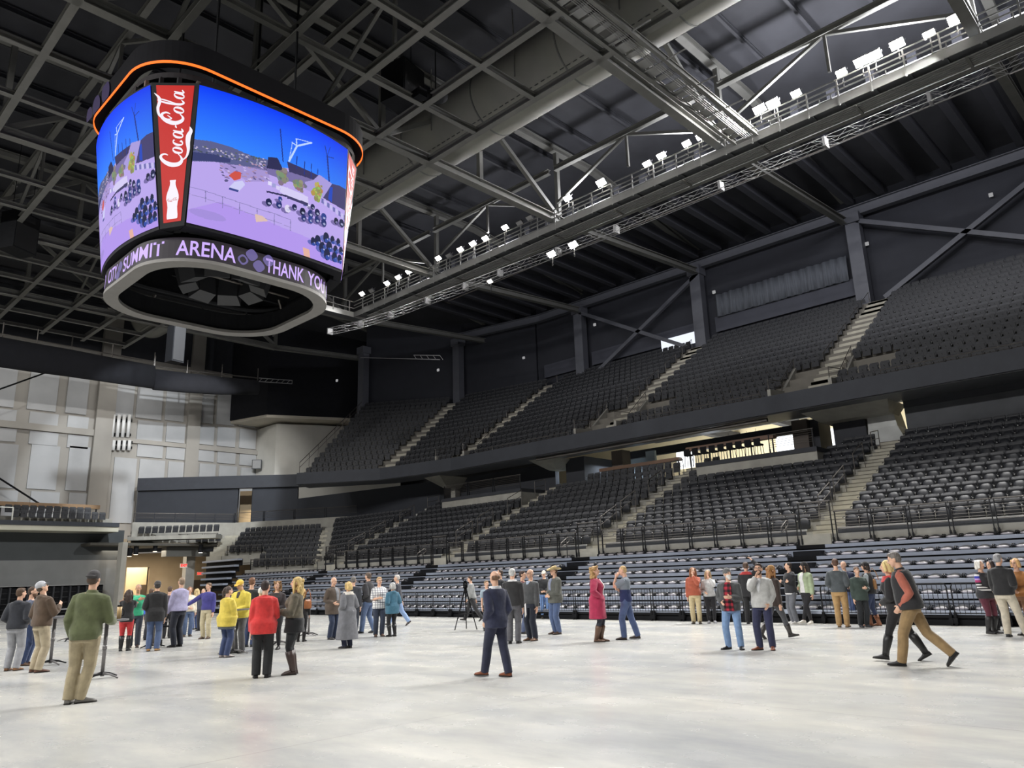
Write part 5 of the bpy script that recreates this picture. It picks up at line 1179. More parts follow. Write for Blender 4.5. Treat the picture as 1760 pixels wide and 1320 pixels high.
# ------------------------------------------------------------------ floor and unseen sides of the hall
def floor_mat():
    m = bpy.data.materials.new('polished_concrete'); m.use_nodes = True; nt = m.node_tree; N = nt.nodes; L = nt.links; b = N['Principled BSDF']
    tc = N.new('ShaderNodeTexCoord'); n1 = N.new('ShaderNodeTexNoise'); n1.inputs['Scale'].default_value = .28; n1.inputs['Detail'].default_value = 6; n1.inputs['Roughness'].default_value = .62
    mp = N.new('ShaderNodeMapping'); mp.inputs['Rotation'].default_value = (0, 0, .75); mp.inputs['Scale'].default_value = (2.2, .8, 1); L.new(tc.outputs['Object'], mp.inputs[0]); L.new(mp.outputs[0], n1.inputs['Vector'])
    r1 = N.new('ShaderNodeValToRGB'); r1.color_ramp.elements[0].position = .32; r1.color_ramp.elements[1].position = .68
    r1.color_ramp.elements[0].color = sc(176,178,179)+(1,); r1.color_ramp.elements[1].color = sc(214,212,204)+(1,); L.new(n1.outputs['Fac'], r1.inputs[0])
    br = N.new('ShaderNodeTexBrick'); br.offset = 0; br.inputs['Scale'].default_value = 1; br.inputs['Mortar Size'].default_value = .012; br.inputs['Brick Width'].default_value = 9.2; br.inputs['Row Height'].default_value = 7.6; br.inputs['Color1'].default_value = (1, 1, 1, 1); br.inputs['Color2'].default_value = (.96, .96, .96, 1); br.inputs['Mortar'].default_value = (.80, .80, .80, 1)
    L.new(tc.outputs['Object'], br.inputs['Vector']); mx = N.new('ShaderNodeMix'); mx.data_type = 'RGBA'; mx.blend_type = 'MULTIPLY'; mx.inputs[0].default_value = 1
    L.new(r1.outputs[0], mx.inputs[6]); L.new(br.outputs['Color'], mx.inputs[7]); n4 = N.new('ShaderNodeTexNoise'); n4.inputs['Scale'].default_value = .9; n4.inputs['Detail'].default_value = 7; n4.inputs['Roughness'].default_value = .68; mp4 = N.new('ShaderNodeMapping'); mp4.inputs['Rotation'].default_value = (0, 0, -.8); mp4.inputs['Scale'].default_value = (1.9, .8, 1); L.new(tc.outputs['Object'], mp4.inputs[0]); L.new(mp4.outputs[0], n4.inputs['Vector'])
    r4 = N.new('ShaderNodeValToRGB'); r4.color_ramp.elements[0].position = .34; r4.color_ramp.elements[1].position = .66; r4.color_ramp.elements[0].color = (.84, .845, .86, 1); r4.color_ramp.elements[1].color = (1.0, .995, .98, 1); L.new(n4.outputs['Fac'], r4.inputs[0])
    mx4 = N.new('ShaderNodeMix'); mx4.data_type = 'RGBA'; mx4.blend_type = 'MULTIPLY'; mx4.inputs[0].default_value = 1; L.new(mx.outputs[2], mx4.inputs[6]); L.new(r4.outputs[0], mx4.inputs[7]); L.new(mx4.outputs[2], b.inputs['Base Color'])
    n2 = N.new('ShaderNodeTexNoise'); n2.inputs['Scale'].default_value = 1.1; n2.inputs['Detail'].default_value = 5; L.new(tc.outputs['Object'], n2.inputs['Vector']); mr = N.new('ShaderNodeMapRange'); mr.inputs[3].default_value = .19; mr.inputs[4].default_value = .34; L.new(n2.outputs['Fac'], mr.inputs[0]); L.new(mr.outputs[0], b.inputs['Roughness'])
    b.inputs['Specular IOR Level'].default_value = .5
    bp = N.new('ShaderNodeBump'); bp.inputs['Strength'].default_value = .12; bp.inputs['Distance'].default_value = .01; n3 = N.new('ShaderNodeTexNoise'); n3.inputs['Scale'].default_value = 2.2; n3.inputs['Detail'].default_value = 3; L.new(tc.outputs['Object'], n3.inputs['Vector']); L.new(n3.outputs['Fac'], bp.inputs['Height']); L.new(bp.outputs[0], b.inputs['Normal'])
    return m
m = MB(); m.box((-32, -10, -.3), (56, 82, 0)); S_('floor', m, floor_mat(), 'polished pale concrete arena floor', 'floor')
WL = mat('far_side_grey', sc(92,92,94), .85, 0, .1, .5)
m = MB(); m.box((-32.3, -10, -.3), (-32, 82, 29)); S_('wall_left', m, WL, 'wall of the hall outside the picture on the left', 'wall')
m = MB(); m.box((-32, -10.3, -.3), (56, -10, 29)); S_('wall_near', m, WL, 'wall of the hall behind the camera', 'wall')
m = MB(); m.box((-32, 81.7, -.3), (56, 82, 29)); S_('wall_far', m, WL, 'outer wall behind the end wall', 'wall')
m = MB(); m.box((55.7, -10, -.3), (56, 82, 29)); S_('wall_outer', m, WL, 'outer wall behind the concourse', 'wall')
# ------------------------------------------------------------------ cocktail tables
TTOP = mat('table_laminate', sc(120,120,124), .35, 0, .06, 4); TPOLE = mat('table_pole', sc(116,114,114), .4, .3, .05, 6)
def table(px, py, lab, h=1.07, r=.38):
    b = at_z(px, py, 0); e = empty('cocktail_table', b, random.uniform(0, 1.5), lab, 'table')
    m = MB(); n = 28; m.tube([(0, 0, h-.03), (0, 0, h-.025), (0, 0, h)], [r-.01, r, r], n); m.build('table_top', TTOP, e, False)
    m = MB(); m.tube([(0, 0, .04), (0, 0, h-.03)], .035, 12); m.tube([(0, 0, .52), (0, 0, .60)], .042, 12); m.tube([(0, 0, h-.06), (0, 0, h-.03)], [.04, .14], 12); m.build('pole', TPOLE, e, True)
    for q in range(4):
        a = PI/2*q; m = MB(); m.tube([(.02*math.cos(a), .02*math.sin(a), .09), (.18*math.cos(a), .18*math.sin(a), .075), (.36*math.cos(a), .36*math.sin(a), .015)], [(.030, .03), (.028, .02), (.02, .012)], 8); m.build('leg', TPOLE if q % 2 else BLACK, e, True)
    return b
tb1 = table(175, 1166, 'grey cocktail table at the right hand of the man in the olive green jacket')
table(86, 1143, 'grey cocktail table between the brown hoodie and the olive green jacket')
table(118, 1102, 'small cocktail table far behind the man in the olive green jacket')
table(262, 1113, 'cocktail table hidden behind the man in the black coat')
table(400, 1124, 'cocktail table between the woman and man in yellow jackets')
table(480, 1108, 'cocktail table between the red blazer and the long blonde hair')
table(530, 1093, 'cocktail table right of the long blonde hair, before the far seats')
# things on the nearest table
c = tb1+Vector((.20, -.02, 1.07)); e = empty('travel_mug', c, 0, 'tan travel mug with black lid on the nearest cocktail table', 'mug')
m = MB(); m.tube([(0, 0, 0), (0, 0, .23)], [.038, .045], 16); m.build('cup', mat('mug_tan', sc(190,160,112), .45, 0, .1, 10), e, True); m = MB(); m.tube([(0, 0, .23), (0, 0, .26)], [.047, .043], 16); m.build('lid', BLACK, e, True); m = MB(); m.tube([(.045, 0, .05), (.085, 0, .07), (.085, 0, .16), (.045, 0, .18)], .009, 6); m.build('handle', BLACK, e, True)
c = tb1+Vector((.06, .12, 1.07)); e = empty('camera', c, .4, 'black camera lying beside the tan travel mug', 'camera')
m = MB(); m.box((-.08, -.04, 0), (.08, .04, .11)); m.box((-.03, -.035, .11), (.03, .035, .14)); m.build('body', BLACK, e); m = MB(); m.tube([(0, .04, .055), (0, .13, .055)], [.038, .042], 14); m.build('lens', BLACK, e, True)
# ------------------------------------------------------------------ video camera on a tripod
b = at_z(801, 1082, 0); e = empty('tripod', b, .3, 'tall black camera tripod standing before the barricades', 'tripod')
for q in range(3):
    a = 2*PI*q/3+.5; m = MB(); m.cyl((.42*math.cos(a), .42*math.sin(a), 0), (.04*math.cos(a), .04*math.sin(a), 1.22), .016, 6); m.cyl((.30*math.cos(a), .30*math.sin(a), .36), (.06*math.cos(a), .06*math.sin(a), 1.18), .022, 6); m.build('leg', BLACK, e)
m = MB(); m.tube([(0, 0, 1.15), (0, 0, 1.34)], [.07, .05], 12); m.build('head', BLACK, e, True); m = MB()
for q in range(3): a = 2*PI*q/3+.5; a2 = a+2*PI/3; m.cyl((.25*math.cos(a), .25*math.sin(a), .5), (.25*math.cos(a2), .25*math.sin(a2), .5), .012, 5)
m.build('spreader', BLACK, e); m = MB(); m.cyl((0, 0, 1.3), (.45, .25, 1.1), .012, 6); m.build('pan_handle', BLACK, e)
e = empty('video_camera', b+Vector((0, 0, 1.34)), .8, 'black video camera mounted on the tripod', 'camera')
m = MB(); m.box((-.20, -.07, 0), (.16, .07, .15)); m.box((-.22, -.05, .15), (.05, .05, .22)); m.build('body', BLACK, e); m = MB(); m.tube([(-.20, 0, .08), (-.38, 0, .08)], [.05, .065], 14); m.build('lens', BLACK, e, True); m = MB(); m.tube([(-.1, 0, .15), (-.1, 0, .27), (.08, 0, .27), (.08, 0, .15)], .012, 6); m.build('handle', BLACK, e, True); m = MB(); m.cyl((-.3, .06, .24), (-.05, .06, .24), .018, 8); m.build('microphone', BLACK, e, True)
# ------------------------------------------------------------------ rolling walker
b = at_z(292, 1111, 0); e = empty('rolling_walker', b, -.5, 'silver rolling walker beside the man in the lavender shirt', 'walker'); AL = mat('walker_silver', sc(200,200,205), .35, .5, .05, 8)
m = MB()
for s_ in (-1, 1): m.tube([(s_*.27, .30, .12), (s_*.26, .10, .62), (s_*.25, -.05, .90), (s_*.25, -.22, .93)], .014, 7); m.tube([(s_*.27, -.30, .12), (s_*.26, .10, .62)], .013, 7)
m.cyl((-.26, .1, .55), (.26, .1, .55), .012, 6); m.cyl((-.26, .08, .70), (.26, .08, .70), .012, 6); m.build('frame', AL, e, True)
m = MB(); m.box((-.22, -.08, .54), (.22, .2, .58)); m.build('seat', BLACK, e)
for sx in (-1, 1):
    for sy in (-1, 1): m = MB(); m.tube([(sx*.27-.015, sy*.30, .09), (sx*.27+.015, sy*.30, .09)], .09, 14); m.build('wheel', BLACK, e)
for sx in (-1, 1): m = MB(); m.tube([(sx*.25, -.20, .93), (sx*.25, -.33, .93)], .02, 8); m.build('grip', BLACK, e)
# ------------------------------------------------------------------ people
SKIN = {'fair': sc(222,178,152), 'tan': sc(198,148,118), 'pale': sc(232,196,176)}
def cloth(name, rgb, rough=.9, bump=.35, var=.16, scale=9, sheen=.15):
    c = sc(*rgb); l = .3*c[0]+.6*c[1]+.1*c[2]; k = .70 if c[2] > 1.15*max(c[0], c[1]) and c[2] < .5 else .90; c = tuple(l+(q-l)*k for q in c)
    return mat('cloth_'+name, c, rough, 0, var, scale, bump, bscale=16, sheen=sheen)
def skin(n): return mat('skin_'+n, SKIN[n], .55, 0, .06, 20)
PENDING = []                              # raw meshes waiting for the voxel union
def union(mb, name, mats, parent, vox, smooth=3):
    me = mb.mesh(name, mats, True)
    o = link_mesh(name, me, parent)
    r = o.modifiers.new('u', 'REMESH'); r.mode = 'VOXEL'; r.voxel_size = vox; r.use_smooth_shade = True
    s = o.modifiers.new('s', 'SMOOTH'); s.factor = .5; s.iterations = smooth
    PENDING.append(o); return o
def flush_unions():
    bpy.context.view_layer.update()
    dg = bpy.context.evaluated_depsgraph_get()
    new = [(o, bpy.data.meshes.new_from_object(o.evaluated_get(dg))) for o in PENDING]
    for o, me in new:
        o.modifiers.clear(); old = o.data; me.name = o.name; o.data = me; bpy.data.meshes.remove(old)
        me.polygons.foreach_set('use_smooth', [True]*len(me.polygons))
    PENDING.clear()

def ik(a, c, l1, l2, hint):
    a, c, hint = Vector(a), Vector(c), Vector(hint); d = c-a; L = d.length
    m = (l1+l2)*.999
    if L > m: c = a+d*(m/L); d = c-a; L = m
    x = (l1*l1-l2*l2+L*L)/(2*L); h = math.sqrt(max(0, l1*l1-x*x)); dn = d/L
    hp = hint-dn*hint.dot(dn)
    if hp.length < 1e-5: hp = Vector((0, 1, 0))
    hp.normalize(); return a+dn*x+hp*h, c
HANDS = {  # side-signed x, forward y, height z, elbow hint
 'down': (.128, .02, .455, (.3, -1, -.1)), 'back': (.125, -.07, .475, (.5, -1, 0)), 'fore': (.12, .10, .49, (.4, -1, 0)),
 'pocket': (.092, .058, .52, (.35, -1, 0)), 'jpocket': (.088, .082, .58, (.45, -1, 0)), 'chest': (.045, .135, .70, (.7, -.5, -1)),
 'chin': (.012, .118, .842, (.5, .3, -1)), 'hip': (.098, .055, .60, (1, -.5, .1)), 'cross': (-.075, .105, .68, (.6, -.2, -1)),
 'clasp': (.018, .125, .575, (.8, -.6, -.4)), 'behind': (.02, -.11, .53, (1, -.6, 0)), 'phone': (.05, .16, .645, (.6, -.6, -1)),
 'table': (.10, .19, .60, (.6, -1, -.3)), 'reach': (.17, .27, .66, (.5, -1, -.5)), 'hug': (-.05, .21, .76, (1, .1, -.4)),
 'out': (.36, .08, .60, (.3, -1, -.6)), 'up': (.10, .06, 1.03, (1, .2, .2)), 'camera': (.06, .20, .86, (.6, -.2, -1))}

def person(label, px, py, top, face, look=(0, 0), sex='m', fat=0.0, sk='fair', lean=0, side=0, twist=0,
           arms=('down', 'down'), feet=None, hair=('short', (70, 55, 42)), hat=None, beard=None, glasses=False,
           tops=(), legs=None, shoes=('shoe', (40, 38, 38)), patch=None, collar=None, vox=.012, extra=None, hz=None, H=None, belt=None, bagstrap=None):
    base = at_z(px, py, 0)
    v = Vector((base.x, base.y)).normalized(); rt = Vector((v.y, -v.x)); fa = math.radians(face)
    fv = -v*math.cos(fa)+rt*math.sin(fa); yaw = math.atan2(-fv.x, fv.y)
    if H is None:
        d = ray(px, top); t = math.hypot(base.x, base.y)/math.hypot(d.x, d.y); H = EYE+d.z*t
    H = max(1.5, min(1.98, H))
    root = empty('person', base, yaw, label, 'person')
    f = sex == 'f'
    sw = .094 if f else .105              # shoulder joint half width
    feet = feet or ((-.055, 0, 0, 8), (.055, 0, 0, -8))      # left foot (x<0), right foot (x>0): x, y, lift, yaw
    hipz = hz or .515
    ln, sd, tw = math.radians(lean), math.radians(side), math.radians(twist)
    def sp(p):                            # spine pose
        p = Vector(p); t = max(0.0, min(1.0, (p.z-hipz)/(.80-hipz))); q = p-Vector((0, 0, hipz))
        q = Matrix.Rotation(tw*t, 3, 'Z') @ (Matrix.Rotation(-ln*(.35+.65*t), 3, 'X') @ (Matrix.Rotation(sd*t, 3, 'Y') @ q))
        return q+Vector((0, 0, hipz))
    # torso rings: z, cx, cy, rx, ry
    T = [(.462, 0, .060, .052), (.49, 0, .088, .066), (.52, -.003, .097 if not f else .100, .072), (.56, 0, .094 if not f else .094, .068),
         (.62, .003, .084 if not f else .074, .060), (.67, .004, .091 if not f else .080, .063), (.72, .006, .096 if not f else .085, .068),
         (.76, .002, .104 if not f else .090, .066), (.79, -.004, .102 if not f else .086, .058), (.815, -.008, .082 if not f else .068, .048), (.832, -.010, .050, .040)]
    def trings(off, z0, z1, flare=0.0, nn=24, loose=0.0):
        out = []; zs = [z0]+[t[0] for t in T if z0+.012 < t[0] < z1-.008]+[z1]
        for z in zs:
            k = 0
            while k < len(T)-2 and T[k+1][0] < z: k += 1
            a, b = T[k], T[k+1]; u = max(0, min(1, (z-a[0])/(b[0]-a[0]))) if z > T[0][0] else 0
            cy, rx, ry = (a[i]+(b[i]-a[i])*u for i in (1, 2, 3))
            if z0 < .45 and z < .57: rx, ry = max(rx, .110), max(ry, .082)
            if z < .50: q = (.50-z); rx, ry = max(rx, .092)+flare*q, max(ry, .068)+flare*q*.8
            bl = fat*max(0, 1-abs(z-.60)/.14); rx += bl*.45; ry += bl*.75; cy += bl*.5
            if f: bu = .018*max(0, 1-abs(z-.735)/.05); ry += bu*.6; cy += bu*.6
            lo = loose*max(0, 1-abs(z-.58)/.2)
            rx += off+lo; ry += off+lo; ring = []
            for i in range(nn):
                t = 2*PI*i/nn; c, s_ = math.cos(t), math.sin(t); e = .82
                ring.append(sp((math.copysign(abs(c)**e, c)*rx, cy+math.copysign(abs(s_)**e, s_)*ry, z)))
            out.append(ring)
        return out
    S = lambda p: tuple(c*H for c in p)
    def scaled(mb): mb.v = [(a*H, b*H, c*H) for a, b, c in mb.v]; return mb
    # limbs
    A = []
    for sgn, key in ((-1, arms[0]), (1, arms[1])):
        hx, hy, hzz, hint = HANDS[key] if isinstance(key, str) else key
        sh = sp((sgn*sw, -.006, .786)); hd = sp((sgn*hx, hy+(fat*.6 if hzz < .72 and hy > .03 else 0), hzz)) if key not in ('chin', 'up', 'camera') else sp((sgn*hx, hy, hzz))
        el, wr = ik(sh, hd, .172, .150, (sgn*hint[0], hint[1], hint[2])); A.append((sgn, sh, el, wr, key))
    Lg = []
    for sgn, ft in ((-1, feet[0]), (1, feet[1])):
        hp = Vector((sgn*.050, 0, hipz)); an = Vector((ft[0], ft[1]-.01, .045+ft[2]))
        yv = math.radians(ft[3]); kn, an = ik(hp, an, .245, .235, (math.sin(-yv)*.6+sgn*.05, 1, 0)); Lg.append((sgn, hp, kn, an, yv, ft[4] if len(ft) > 4 else 0))
    # head frame
    hb = sp((0, -.012, .835)); hc_off = Vector((0, .012, .100))
    hr = Matrix.Rotation(tw, 3, 'Z') @ Matrix.Rotation(math.radians(look[0]), 3, 'Z') @ Matrix.Rotation(math.radians(look[1])-ln*.35, 3, 'X')
    hc = hb+hr @ hc_off
    h = lambda p: hc+hr @ Vector(p)
    # ---- body: one continuous surface
    b = MB(); b.rings(trings(-.004, .462, .832)); 
    b.tube([sp((0, -.010, .80)), hb+hr @ Vector((0, 0, .02)), h((0, -.006, -.02))], [(.040, .036), (.030, .032), (.031, .034)], 12)
    b.ell(h((0, -.008, .014)), (.0425, .053, .050), hr); b.ell(h((0, .014, -.022)), (.0335, .036, .043), hr)
    b.ell(h((0, .031, -.050)), (.017, .015, .013), hr); b.ell(h((0, .040, .014)), (.029, .010, .008), hr)
    b.tube([h((0, .048, .008)), h((0, .060, -.013)), h((0, .054, -.018))], [.0055, .0095, .006], 8)
    for sg in (-1, 1): b.ell(h((sg*.0435, -.006, -.006)), (.007, .012, .018), hr)
    for sgn, sh, el, wr, key in A:
        b.tube([sp((sgn*.02, -.010, .822)), sp((sgn*.06, -.008, .806)), sh], [.018, .022, .028], 8)
        b.tube([sp((sgn*(sw-.03), -.006, .785)), sh, sh.lerp(el, .5), el, el.lerp(wr, .35), wr], [.030, .031, .027, .022, .024, .016], 10)
        # hand: palm, four unequal bent fingers, thumb off the side of the palm
        fd = (wr-el).normalized(); 
        if key in ('chin',): fd = (fd*.5+(h((0, .05, -.03))-wr).normalized()*.6).normalized()
        if key in ('clasp', 'cross', 'hip', 'phone'): fd = (fd+Vector((-sgn*.8, 0, -.1))).normalized()
        inn = Vector((-sgn, 0, 0)) if abs(fd.x) < .7 else Vector((0, -1, 0))
        inn = (inn-fd*inn.dot(fd)).normalized(); wv = fd.cross(inn)
        if wv.y*1.0+wv.z*.6 < 0: wv = -wv
        hs = 1.0 if not f else .92
        pc = wr+fd*.030*hs
        b.tube([wr-fd*.006, wr+fd*.012, pc, wr+fd*.056*hs], [(.016, .014), (.011, .021), (.0105, .0235), (.009, .022)], 10, ref=wv)
        curl = .9 if key in ('chin', 'clasp', 'phone', 'up', 'camera', 'table', 'hip', 'chest') else .45
        for k, (o_, ln_) in enumerate(((.0165, .040), (.0055, .045), (-.0055, .042), (-.0160, .033))):
            p0 = wr+fd*.052*hs+wv*o_; cu_ = curl*(1+.12*(k-1.5))
            d1 = (fd+inn*.35*cu_).normalized(); p1 = p0+d1*ln_*.45*hs; d2 = (fd+inn*1.25*cu_).normalized(); p2 = p1+d2*ln_*.33*hs
            d3 = (fd*.7+inn*1.7*cu_).normalized(); p3 = p2+d3*ln_*.26*hs
            b.tube([p0-fd*.006, p1, p2, p3], [.0058, .0055, .0050, .0042], 6)
        t0 = wr+fd*.016*hs+wv*.017; t1 = t0+(fd*.6+wv*.75+inn*.3).normalized()*.024*hs; t2 = t1+(fd*.9+wv*.1+inn*.5).normalized()*.020*hs
        b.tube([t0-wv*.006, t1, t2], [.0075, .0068, .0052], 7)
    for sgn, hp, kn, an, yv, pit in Lg:
        b.tube([hp+Vector((0, 0, .01)), hp.lerp(kn, .4), kn, kn.lerp(an, .35)+Vector((0, -.006, 0)), an+(kn-an).normalized()*.004], [.052, .046, .033, .034, .019], 10)
        fdv = Vector((-math.sin(yv), math.cos(yv), 0)); b.ell(an+(Matrix.Rotation(yv, 3, 'Z') @ Matrix.Rotation(math.radians(pit), 3, 'X')) @ Vector((0, .02, -.026)), (.014, .045, .010), Matrix.Rotation(yv, 3, 'Z') @ Matrix.Rotation(math.radians(pit), 3, 'X'))
    union(scaled(b), 'body', skin(sk), root, min(vox, .0105), 2)
    # ---- face details
    if abs(((face+look[0]*-1+180) % 360)-180) < 130:
        for sg in (-1, 1):
            e = MB(); e.ell(h((sg*.0165, .0455, .003)), (.0068, .0045, .0042), hr, 8, 6); e.cur = 1; e.ell(h((sg*.0165, .0488, .003)), (.0032, .0022, .0034), hr, 8, 6)
            scaled(e).build('eye', [mat('eye_white', (.75, .73, .70), .3, var=0), mat('iris', (.03, .022, .018), .25, var=0)], root, True)
            w = MB(); w.tube([h((sg*.008, .0500, .0145)), h((sg*.017, .0500, .0165)), h((sg*.026, .0455, .014))], [.0018, .0022, .0014], 6)
            scaled(w).build('eyebrow', mat('brow_%d_%d' % (hair[1][0], hair[1][1]), tuple(c*.7 for c in sc(*hair[1])), .8, var=0), root, True)
        w = MB(); w.tube([h((-.014, .0455, -.033)), h((0, .0510, -.0335)), h((.014, .0455, -.033))], [.0016, .0032, .0016], 6)
        scaled(w).build('mouth', mat('lips', sc(160, 88, 80), .5, var=0), root, True)
    if glasses:
        g = MB()
        for sg in (-1, 1):
            g.tube([h((sg*.017+.0125*math.cos(t*PI/6), .0525-.002*abs(math.cos(t*PI/6)), .002+.0095*math.sin(t*PI/6))) for t in range(13)], .0013, 5)
            g.tube([h((sg*.029, .0505, .004)), h((sg*.045, .012, .004))], .0012, 5)
        g.tube([h((-.005, .054, .004)), h((.005, .054, .004))], .0012, 5)
        scaled(g).build('glasses', mat('spectacle_frame', (.02, .02, .022), .4, var=0), root)
    # ---- hair
    hk, hcol = hair; hm = mat('hair_%d_%d_%d' % hcol, sc(*hcol), .62, 0, .35, 60, .5, stretch=(1, 1, .12), bscale=60)
    hb_ = MB(); R = lambda p, r: hb_.ell(h(p), r, hr)
    if hk in ('short', 'long', 'bob', 'curly', 'pony', 'crop', 'wavy'):
        g = .0 if hk != 'crop' else -.0022
        R((0, -.015, .022), (.0475+g, .0525+g, .0490+g)); R((0, -.026, -.004), (.0455+g, .040+g, .040))
        if hk == 'short': R((0, .010, .050), (.034, .034, .018))
    if hk == 'balding': R((0, -.021, .000), (.0470, .0480, .032))
    if hk in ('long', 'wavy'):
        e_ = .17 if hk == 'wavy' else .15
        hb_.tube([h((0, -.030, .03)), h((0, -.050, -.03)), h((0, -.058, -.09)), h((0, -.052, -e_))], [(.045, .032), (.056, .034), (.060, .030), (.045, .016)], 12)
        for sg in (-1, 1):
            hb_.tube([h((sg*.030, .020, .048)), h((sg*.047, .012, .01)), h((sg*.053, .010, -.05)), h((sg*.055, .006, -e_*.9))], [(.012, .02), (.012, .022), (.016, .024), (.010, .014)], 8)
        if hk == 'wavy':
            for i in range(26): R((random.uniform(-.06, .06), random.uniform(-.075, -.02), random.uniform(-.17, .03)), (.018, .016, .024))
    if hk == 'bob':
        hb_.tube([h((0, -.026, .03)), h((0, -.036, -.03)), h((0, -.034, -.062))], [(.046, .036), (.054, .040), (.048, .032)], 12)
        for sg in (-1, 1): hb_.tube([h((sg*.032, .018, .045)), h((sg*.046, .010, .0)), h((sg*.046, .004, -.05))], [(.012, .02), (.013, .024), (.012, .022)], 8)
    if hk == 'curly':
        for i in range(60):
            t, u = random.uniform(0, 2*PI), random.uniform(-.095, .06)
            if math.sin(t) > .55 and u < .03: continue
            R((.052*math.cos(t), -.018+.052*math.sin(t), u), (.017, .017, .017))
        R((0, -.03, -.04), (.055, .042, .055))
    if hk == 'pony':
        R((0, -.066, .03), (.018, .018, .018)); hb_.tube([h((0, -.068, .03)), h((0, -.085, -.02)), h((0, -.075, -.09))], [.014, .020, .010], 8)
    if hb_.v: union(scaled(hb_), 'hair', hm, root, max(.0075, vox*.7), 2)
    if beard:
        bd = MB(); bd.ell(h((0, .018, -.036)), (.0355, .037, .036 if beard[0] == 'full' else .030), hr)
        if beard[0] == 'long': bd.ell(h((0, .034, -.062)), (.024, .020, .028), hr)
        # keep the lips and cheeks free: the beard sits low on the jaw
        union(scaled(bd), 'beard', mat('hair_%d_%d_%d' % beard[1], sc(*beard[1]), .7, 0, .3, 60, .5), root, .008, 2)
    if hat:
        hk2, hcl = hat[0], hat[1]; q = MB(); hm2 = cloth('hat_%d_%d_%d' % hcl, hcl)
        if hk2 in ('cap', 'backcap'):
            q.ell(h((0, -.010, .026)), (.0505, .0595, .050), hr); s2 = 1 if hk2 == 'cap' else -1
            q.tube([h((0, -.012+s2*.030, .026)), h((0, -.012+s2*.062, .026)), h((0, -.012+s2*(.098 if s2 > 0 else .064), .018 if s2 > 0 else .024))], [(.042, .006), (.042, .005), (.024, .003)], 12, ref=hr @ Vector((0, 0, 1)))
        if hk2 == 'beanie': q.ell(h((0, -.010, .028)), (.0510, .0600, .052), hr); q.tube([h((0, -.012, .006)), h((0, -.012, .026))], [(.0525, .060), (.0525, .060)], 16, ref=hr @ Vector((0, 1, 0)))
        if hk2 == 'cowboy':
            q.tube([h((0, -.008, .020)), h((0, -.008, .045)), h((0, -.006, .070)), h((0, -.004, .078))], [(.060, .052), (.056, .049), (.046, .036), (.038, .022)], 16, ref=hr @ Vector((1, 0, 0)))
            rr = []
            for rad_, dz in ((.045, .004), (.105, .006), (.110, .002), (.105, -.006), (.045, -.008)):
                rr.append([h((math.cos(t*PI/12)*rad_*.9, -.008+math.sin(t*PI/12)*rad_*1.1, .022+dz+.030*abs(math.cos(t*PI/12))**2*(rad_/.1)**2)) for t in range(24)])
            q.rings(rr, caps=True)
        ho = union(scaled(q), 'hat', hm2, root, .009, 2)
        if len(hat) > 2:
            w = MB(); t_ = 1
            if hk2 == 'cap':
                w.tube([h((0, -.012+.030, .0275)), h((0, -.012+.062, .0275)), h((0, -.012+.102, .018))], [(.0435, .0065), (.0435, .0055), (.025, .0035)], 12, ref=hr @ Vector((0, 0, 1)))
                scaled(w).build('brim', cloth('brim_%d_%d_%d' % hat[2], hat[2]), ho)
    # ---- trousers
    def seg(mb, pts, rad, n=12): mb.tube(pts, rad, n)
    lg = legs or ('straight', (40, 42, 60)); lk, lcol = lg[0], lg[1]
    t = MB(); t.rings(trings(.007, .455, .60))
    for sgn, hp, kn, an, yv, pit in Lg:
        d = (an-kn).normalized(); low = an+d*(.016 if lk != 'tight' else -.01)
        rk, rc, rh = {'straight': (.046, .046, .040), 'tight': (.038, .037, .026), 'wide': (.050, .050, .047)}[lk]
        t.tube([hp+Vector((sgn*.004, 0, .03)), hp+Vector((sgn*.006, 0, -.03)), hp.lerp(kn, .45)+Vector((sgn*.003, 0, 0)), kn, kn.lerp(an, .4)+Vector((0, -.004, 0)), low], [.058, .062, .056, rk, rc, rh], 12)
    union(scaled(t), 'trousers', cloth('leg_%d_%d_%d' % lcol, lcol, var=lg[2] if len(lg) > 2 else .16), root, max(vox, .012), 2)
    # ---- shoes / boots
    sk_, scol = shoes[0], shoes[1]; sm = mat('shoe_%d_%d_%d' % scol, sc(*scol), .45, 0, .12, 12)
    for sgn, hp, kn, an, yv, pit in Lg:
        q = MB(); rot = Matrix.Rotation(yv, 3, 'Z') @ Matrix.Rotation(math.radians(pit), 3, 'X'); rs = []
        for y, w_, hh in ((-.046, .012, .030), (-.040, .021, .046), (-.020, .0235, .056), (.0, .0235, .058), (.022, .024, .050), (.048, .0265, .036), (.075, .0275, .029), (.096, .023, .024), (.108, .012, .016)):
            ring = []
            for i in range(14):
                a_ = 2*PI*i/14; c_, s_ = math.cos(a_), math.sin(a_)
                z_ = hh*.5+hh*.5*math.copysign(abs(s_)**.6, s_); ring.append(an+rot @ Vector((c_*w_*(1 if s_ < 0 else 1-.25*s_), y+.01, z_-.045)))
            rs.append(ring)
        q.rings(rs)
        if sk_ == 'boot': d = (kn-an).normalized(); q.tube([an+Vector((0, 0, -.01)), an+d*.05, an+d*.13, an+d*(shoes[2] if len(shoes) > 2 else .15)], [(.030, .033), (.032, .034), (.042, .043), (.044, .045)], 14)
        so = scaled(q).build('boot' if sk_ == 'boot' else 'shoe', sm, root, True)
        w = MB(); rs = []
        for y, w_ in ((-.048, .013), (-.040, .0225), (0, .0245), (.048, .0275), (.080, .0280), (.100, .022), (.111, .010)):
            ring = [an+rot @ Vector((c1*w_, y+.01, z1)) for c1, z1 in ((-1, -.0455), (1, -.0455), (1, -.036), (-1, -.036))]; rs.append(ring)
